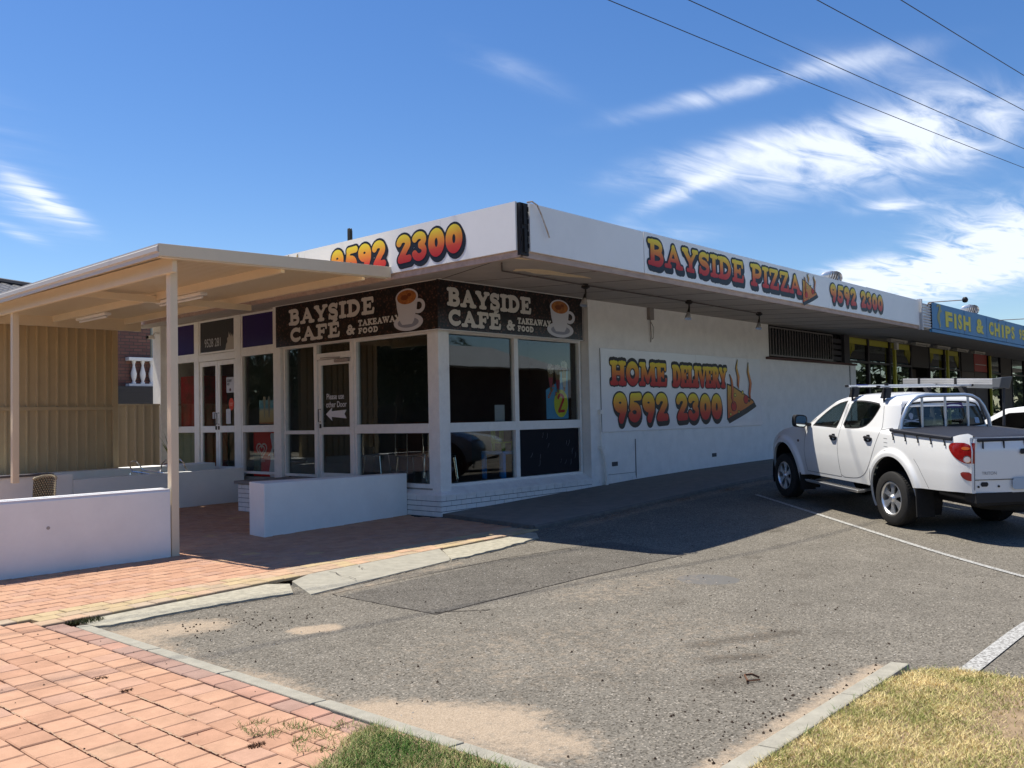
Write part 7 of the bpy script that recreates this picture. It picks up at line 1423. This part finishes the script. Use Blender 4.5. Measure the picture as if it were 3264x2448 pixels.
# awning on the right side of the rack: a thing carried by the truck
M_ = ute.matrix_world
aw = thing('awning_box', (13.402, 3.896, .006), 'long silver awning box strapped along the far side of the roof racks', 'awning', world=False); aw.rotation_euler = ute.rotation_euler
mb = MB()
for i in range(3): mb.box(.05, 2.1, -.84 + .004 * (i % 2), -.80, 1.915 + i * .026, 1.938 + i * .026)
mb.box(.05, 2.1, -.92, -.80, 1.99, 2.0); build('case', mb, mat('awning_silver', (.62, .62, .62), .35, metal=.4), aw, bevel=.003)
mb = MB(); mb.hexa([(-.06, -.93, 1.86), (2.1, -.93, 1.86), (2.1, -.80, 1.88), (-.06, -.80, 1.86)], [(-.06, -.93, 1.91), (2.1, -.93, 1.91), (2.1, -.80, 1.912), (-.06, -.80, 1.912)]); build('under_tray', mb, mat('tray_grey', (.16, .17, .18), .5), aw)
mb = MB(); mb.hexa([(-.10, -.95, 1.86), (.05, -.95, 1.86), (.05, -.79, 1.87), (-.10, -.79, 1.87)], [(-.16, -.95, 2.03), (.05, -.95, 2.005), (.05, -.79, 2.002), (-.14, -.79, 2.02)]); build('end_piece', mb, mat('end_grey', (.12, .13, .14), .4), aw, bevel=.01)
for x in (1.66, .80): mb = MB(); mb.box(x, x + .045, -.935, -.79, 1.855, 2.012); build('strap', mb, PLB, aw)
mb = MB().tube([(-.08, -.88, 1.87), (-.07, -.88, 1.62), (-.07, -.88, 1.34)], [.016, .014, .018], 8); build('pole', mb, mat('pole_dark', (.05, .05, .055), .5), aw)
# white sedan behind -----------------------------------------------------------
sd = thing('sedan', (0, 0, 0), 'white car parked beyond the truck, mostly hidden behind the black tonneau cover', 'car', world=False)
off = Vector((math.cos(R(52.81)), math.sin(R(52.81)), 0)); lf = Vector((-off.y, off.x, 0)); base = Vector((13.402, 3.896, .0)) + lf * (-3.40) + off * .62
sd.location = (base.x, base.y, .10); sd.rotation_euler = (0, -R(2.2), R(52.81))
csil = [(-1.35, .42), (-1.5, .6), (-1.5, .95), (-1.3, 1.08), (-.85, 1.12), (-.45, 1.36), (-.1, 1.465), (.5, 1.49), (1.1, 1.475), (1.55, 1.41), (1.9, 1.23), (2.25, 1.04), (2.6, .98), (3.1, .88), (3.35, .72), (3.4, .42), (2.9, .30), (-1.0, .30)]
def cY(x, z): 
    W = .83 - .12 * np.clip((-.8 - x) / .7, 0, 1) ** 2 - .15 * np.clip((x - 2.4) / 1.0, 0, 1) ** 2; lo = W * (1 - .06 * np.clip((np.abs(z - .75) / .4), 0, 1.5) ** 2); t = np.clip((z - 1.0) / .48, 0, 1.1); gh = .78 - .20 * t - .10 * np.clip((z - 1.38) / .1, 0, 1.2) ** 2; k_ = smooth01((z - .98) / .08); return lo * (1 - k_) + gh * k_
cw1 = [(1.96, 1.09), (1.73, 1.22), (1.44, 1.345), (1.02, 1.375), (.98, 1.07)]; cw2 = [(.86, 1.07), (.90, 1.375), (.1, 1.36), (-.2, 1.29), (-.35, 1.1)]
carch = lambda X, Y: np.minimum(sd_ell(X, Y, -.55, .31, .36, .37), sd_ell(X, Y, 2.15, .31, .36, .37))
cg = [np.maximum, sd_poly]
for sg in (1, -1):
    mb = MB(); region(mb, lambda X, Y: np.maximum.reduce([sd_poly(X, Y, csil), -carch(X, Y), -sd_poly(X, Y, cw1), -sd_poly(X, Y, cw2)]), (-1.6, 3.5, .25, 1.55), .03, lambda u, v: (u, sg * float(cY(u, v)), v)); build('body_side', mb, PAINT, sd, smooth=True)
    for wn in (cw1, cw2):
        mb = MB(); region(mb, lambda X, Y: sd_poly(X, Y, wn) - .002, (-.5, 2.1, 1.0, 1.5), .025, lambda u, v: (u, sg * (float(cY(u, v)) - .008), v)); build('window', mb, glass('dark_tint', (.06, .07, .08), .07, .8), sd, smooth=True)
mb = MB(); rows = []; top_ = csil[2:16]; Q = []
for a, b in zip(top_[:-1], top_[1:]): Q += [(a[0] + (b[0] - a[0]) * i / 4, a[1] + (b[1] - a[1]) * i / 4) for i in range(4)]
for i, (x, z) in enumerate(Q): y = float(cY(x, z)); rows.append([(x, v, z + .025 * (1 - (v / y) ** 2)) for v in np.linspace(y, -y, 10)])
for r in rows: mb.v += r
mb2 = MB(); mb2.v = list(mb.v)
for i in range(len(rows) - 1):
    glassy = (1.55 < Q[i][0] < 2.2) or (-.85 < Q[i][0] < -.15)
    for j in range(9): (mb2 if glassy else mb).f.append((i * 10 + j, (i + 1) * 10 + j, (i + 1) * 10 + j + 1, i * 10 + j + 1))
build('roof', mb, PAINT, sd, smooth=True); build('windscreen', mb2, MT['dark_tint'], sd, smooth=True)
for sg in (1, -1):
    mb = MB(); mb.hexa([(-1.49, sg * .50, .78), (-1.40, sg * .50, .78), (-1.30, sg * .79, .78), (-1.44, sg * .77, .78)], [(-1.49, sg * .50, .92), (-1.38, sg * .50, .92), (-1.28, sg * .78, .92), (-1.42, sg * .76, .92)]); build('tail_light', mb, MT['tail_lamp_red'], sd)
    for hx_ in (.30, 1.25): mb = MB().tube([(hx_, sg * (float(cY(hx_, .93)) + .01), .93), (hx_ + .14, sg * (float(cY(hx_ + .14, .93)) + .014), .94)], .012, 6); build('handle', mb, PAINT, sd)
    for P_ in ([(.92, 1.44), (.94, 1.0), (.90, .36)], [(2.0, 1.08), (1.92, .75), (1.80, .36)], [(-.40, 1.1), (-.22, .85), (-.10, .70), (-.05, .36)]):
        mb = MB(); mb.tube([(a, sg * (float(cY(a, b)) + .0005), b) for (a, b) in [(P_[k_][0] + (P_[k_ + 1][0] - P_[k_][0]) * q / 8, P_[k_][1] + (P_[k_ + 1][1] - P_[k_][1]) * q / 8) for k_ in range(len(P_) - 1) for q in range(9)]], .003, 4); build('panel_gap', mb, GAPM, sd)
mb = MB(); mb.box(-1.3, 3.2, -.6, .6, .28, .45); build('chassis', mb, BLACK, sd); mb = MB(); mb.box(.6, .8, -.5, .5, .7, 1.22); mb.box(-.5, -.4, -.5, .5, .6, 1.1); build('seat', mb, MT['seat_cloth'], sd)
for x in (-.55, 2.15):
    for sg in (1, -1): wheel(sd, x, sg * .70, sg, .84)
for o in bpy.data.objects:
    if 'org' in o: del o['org']
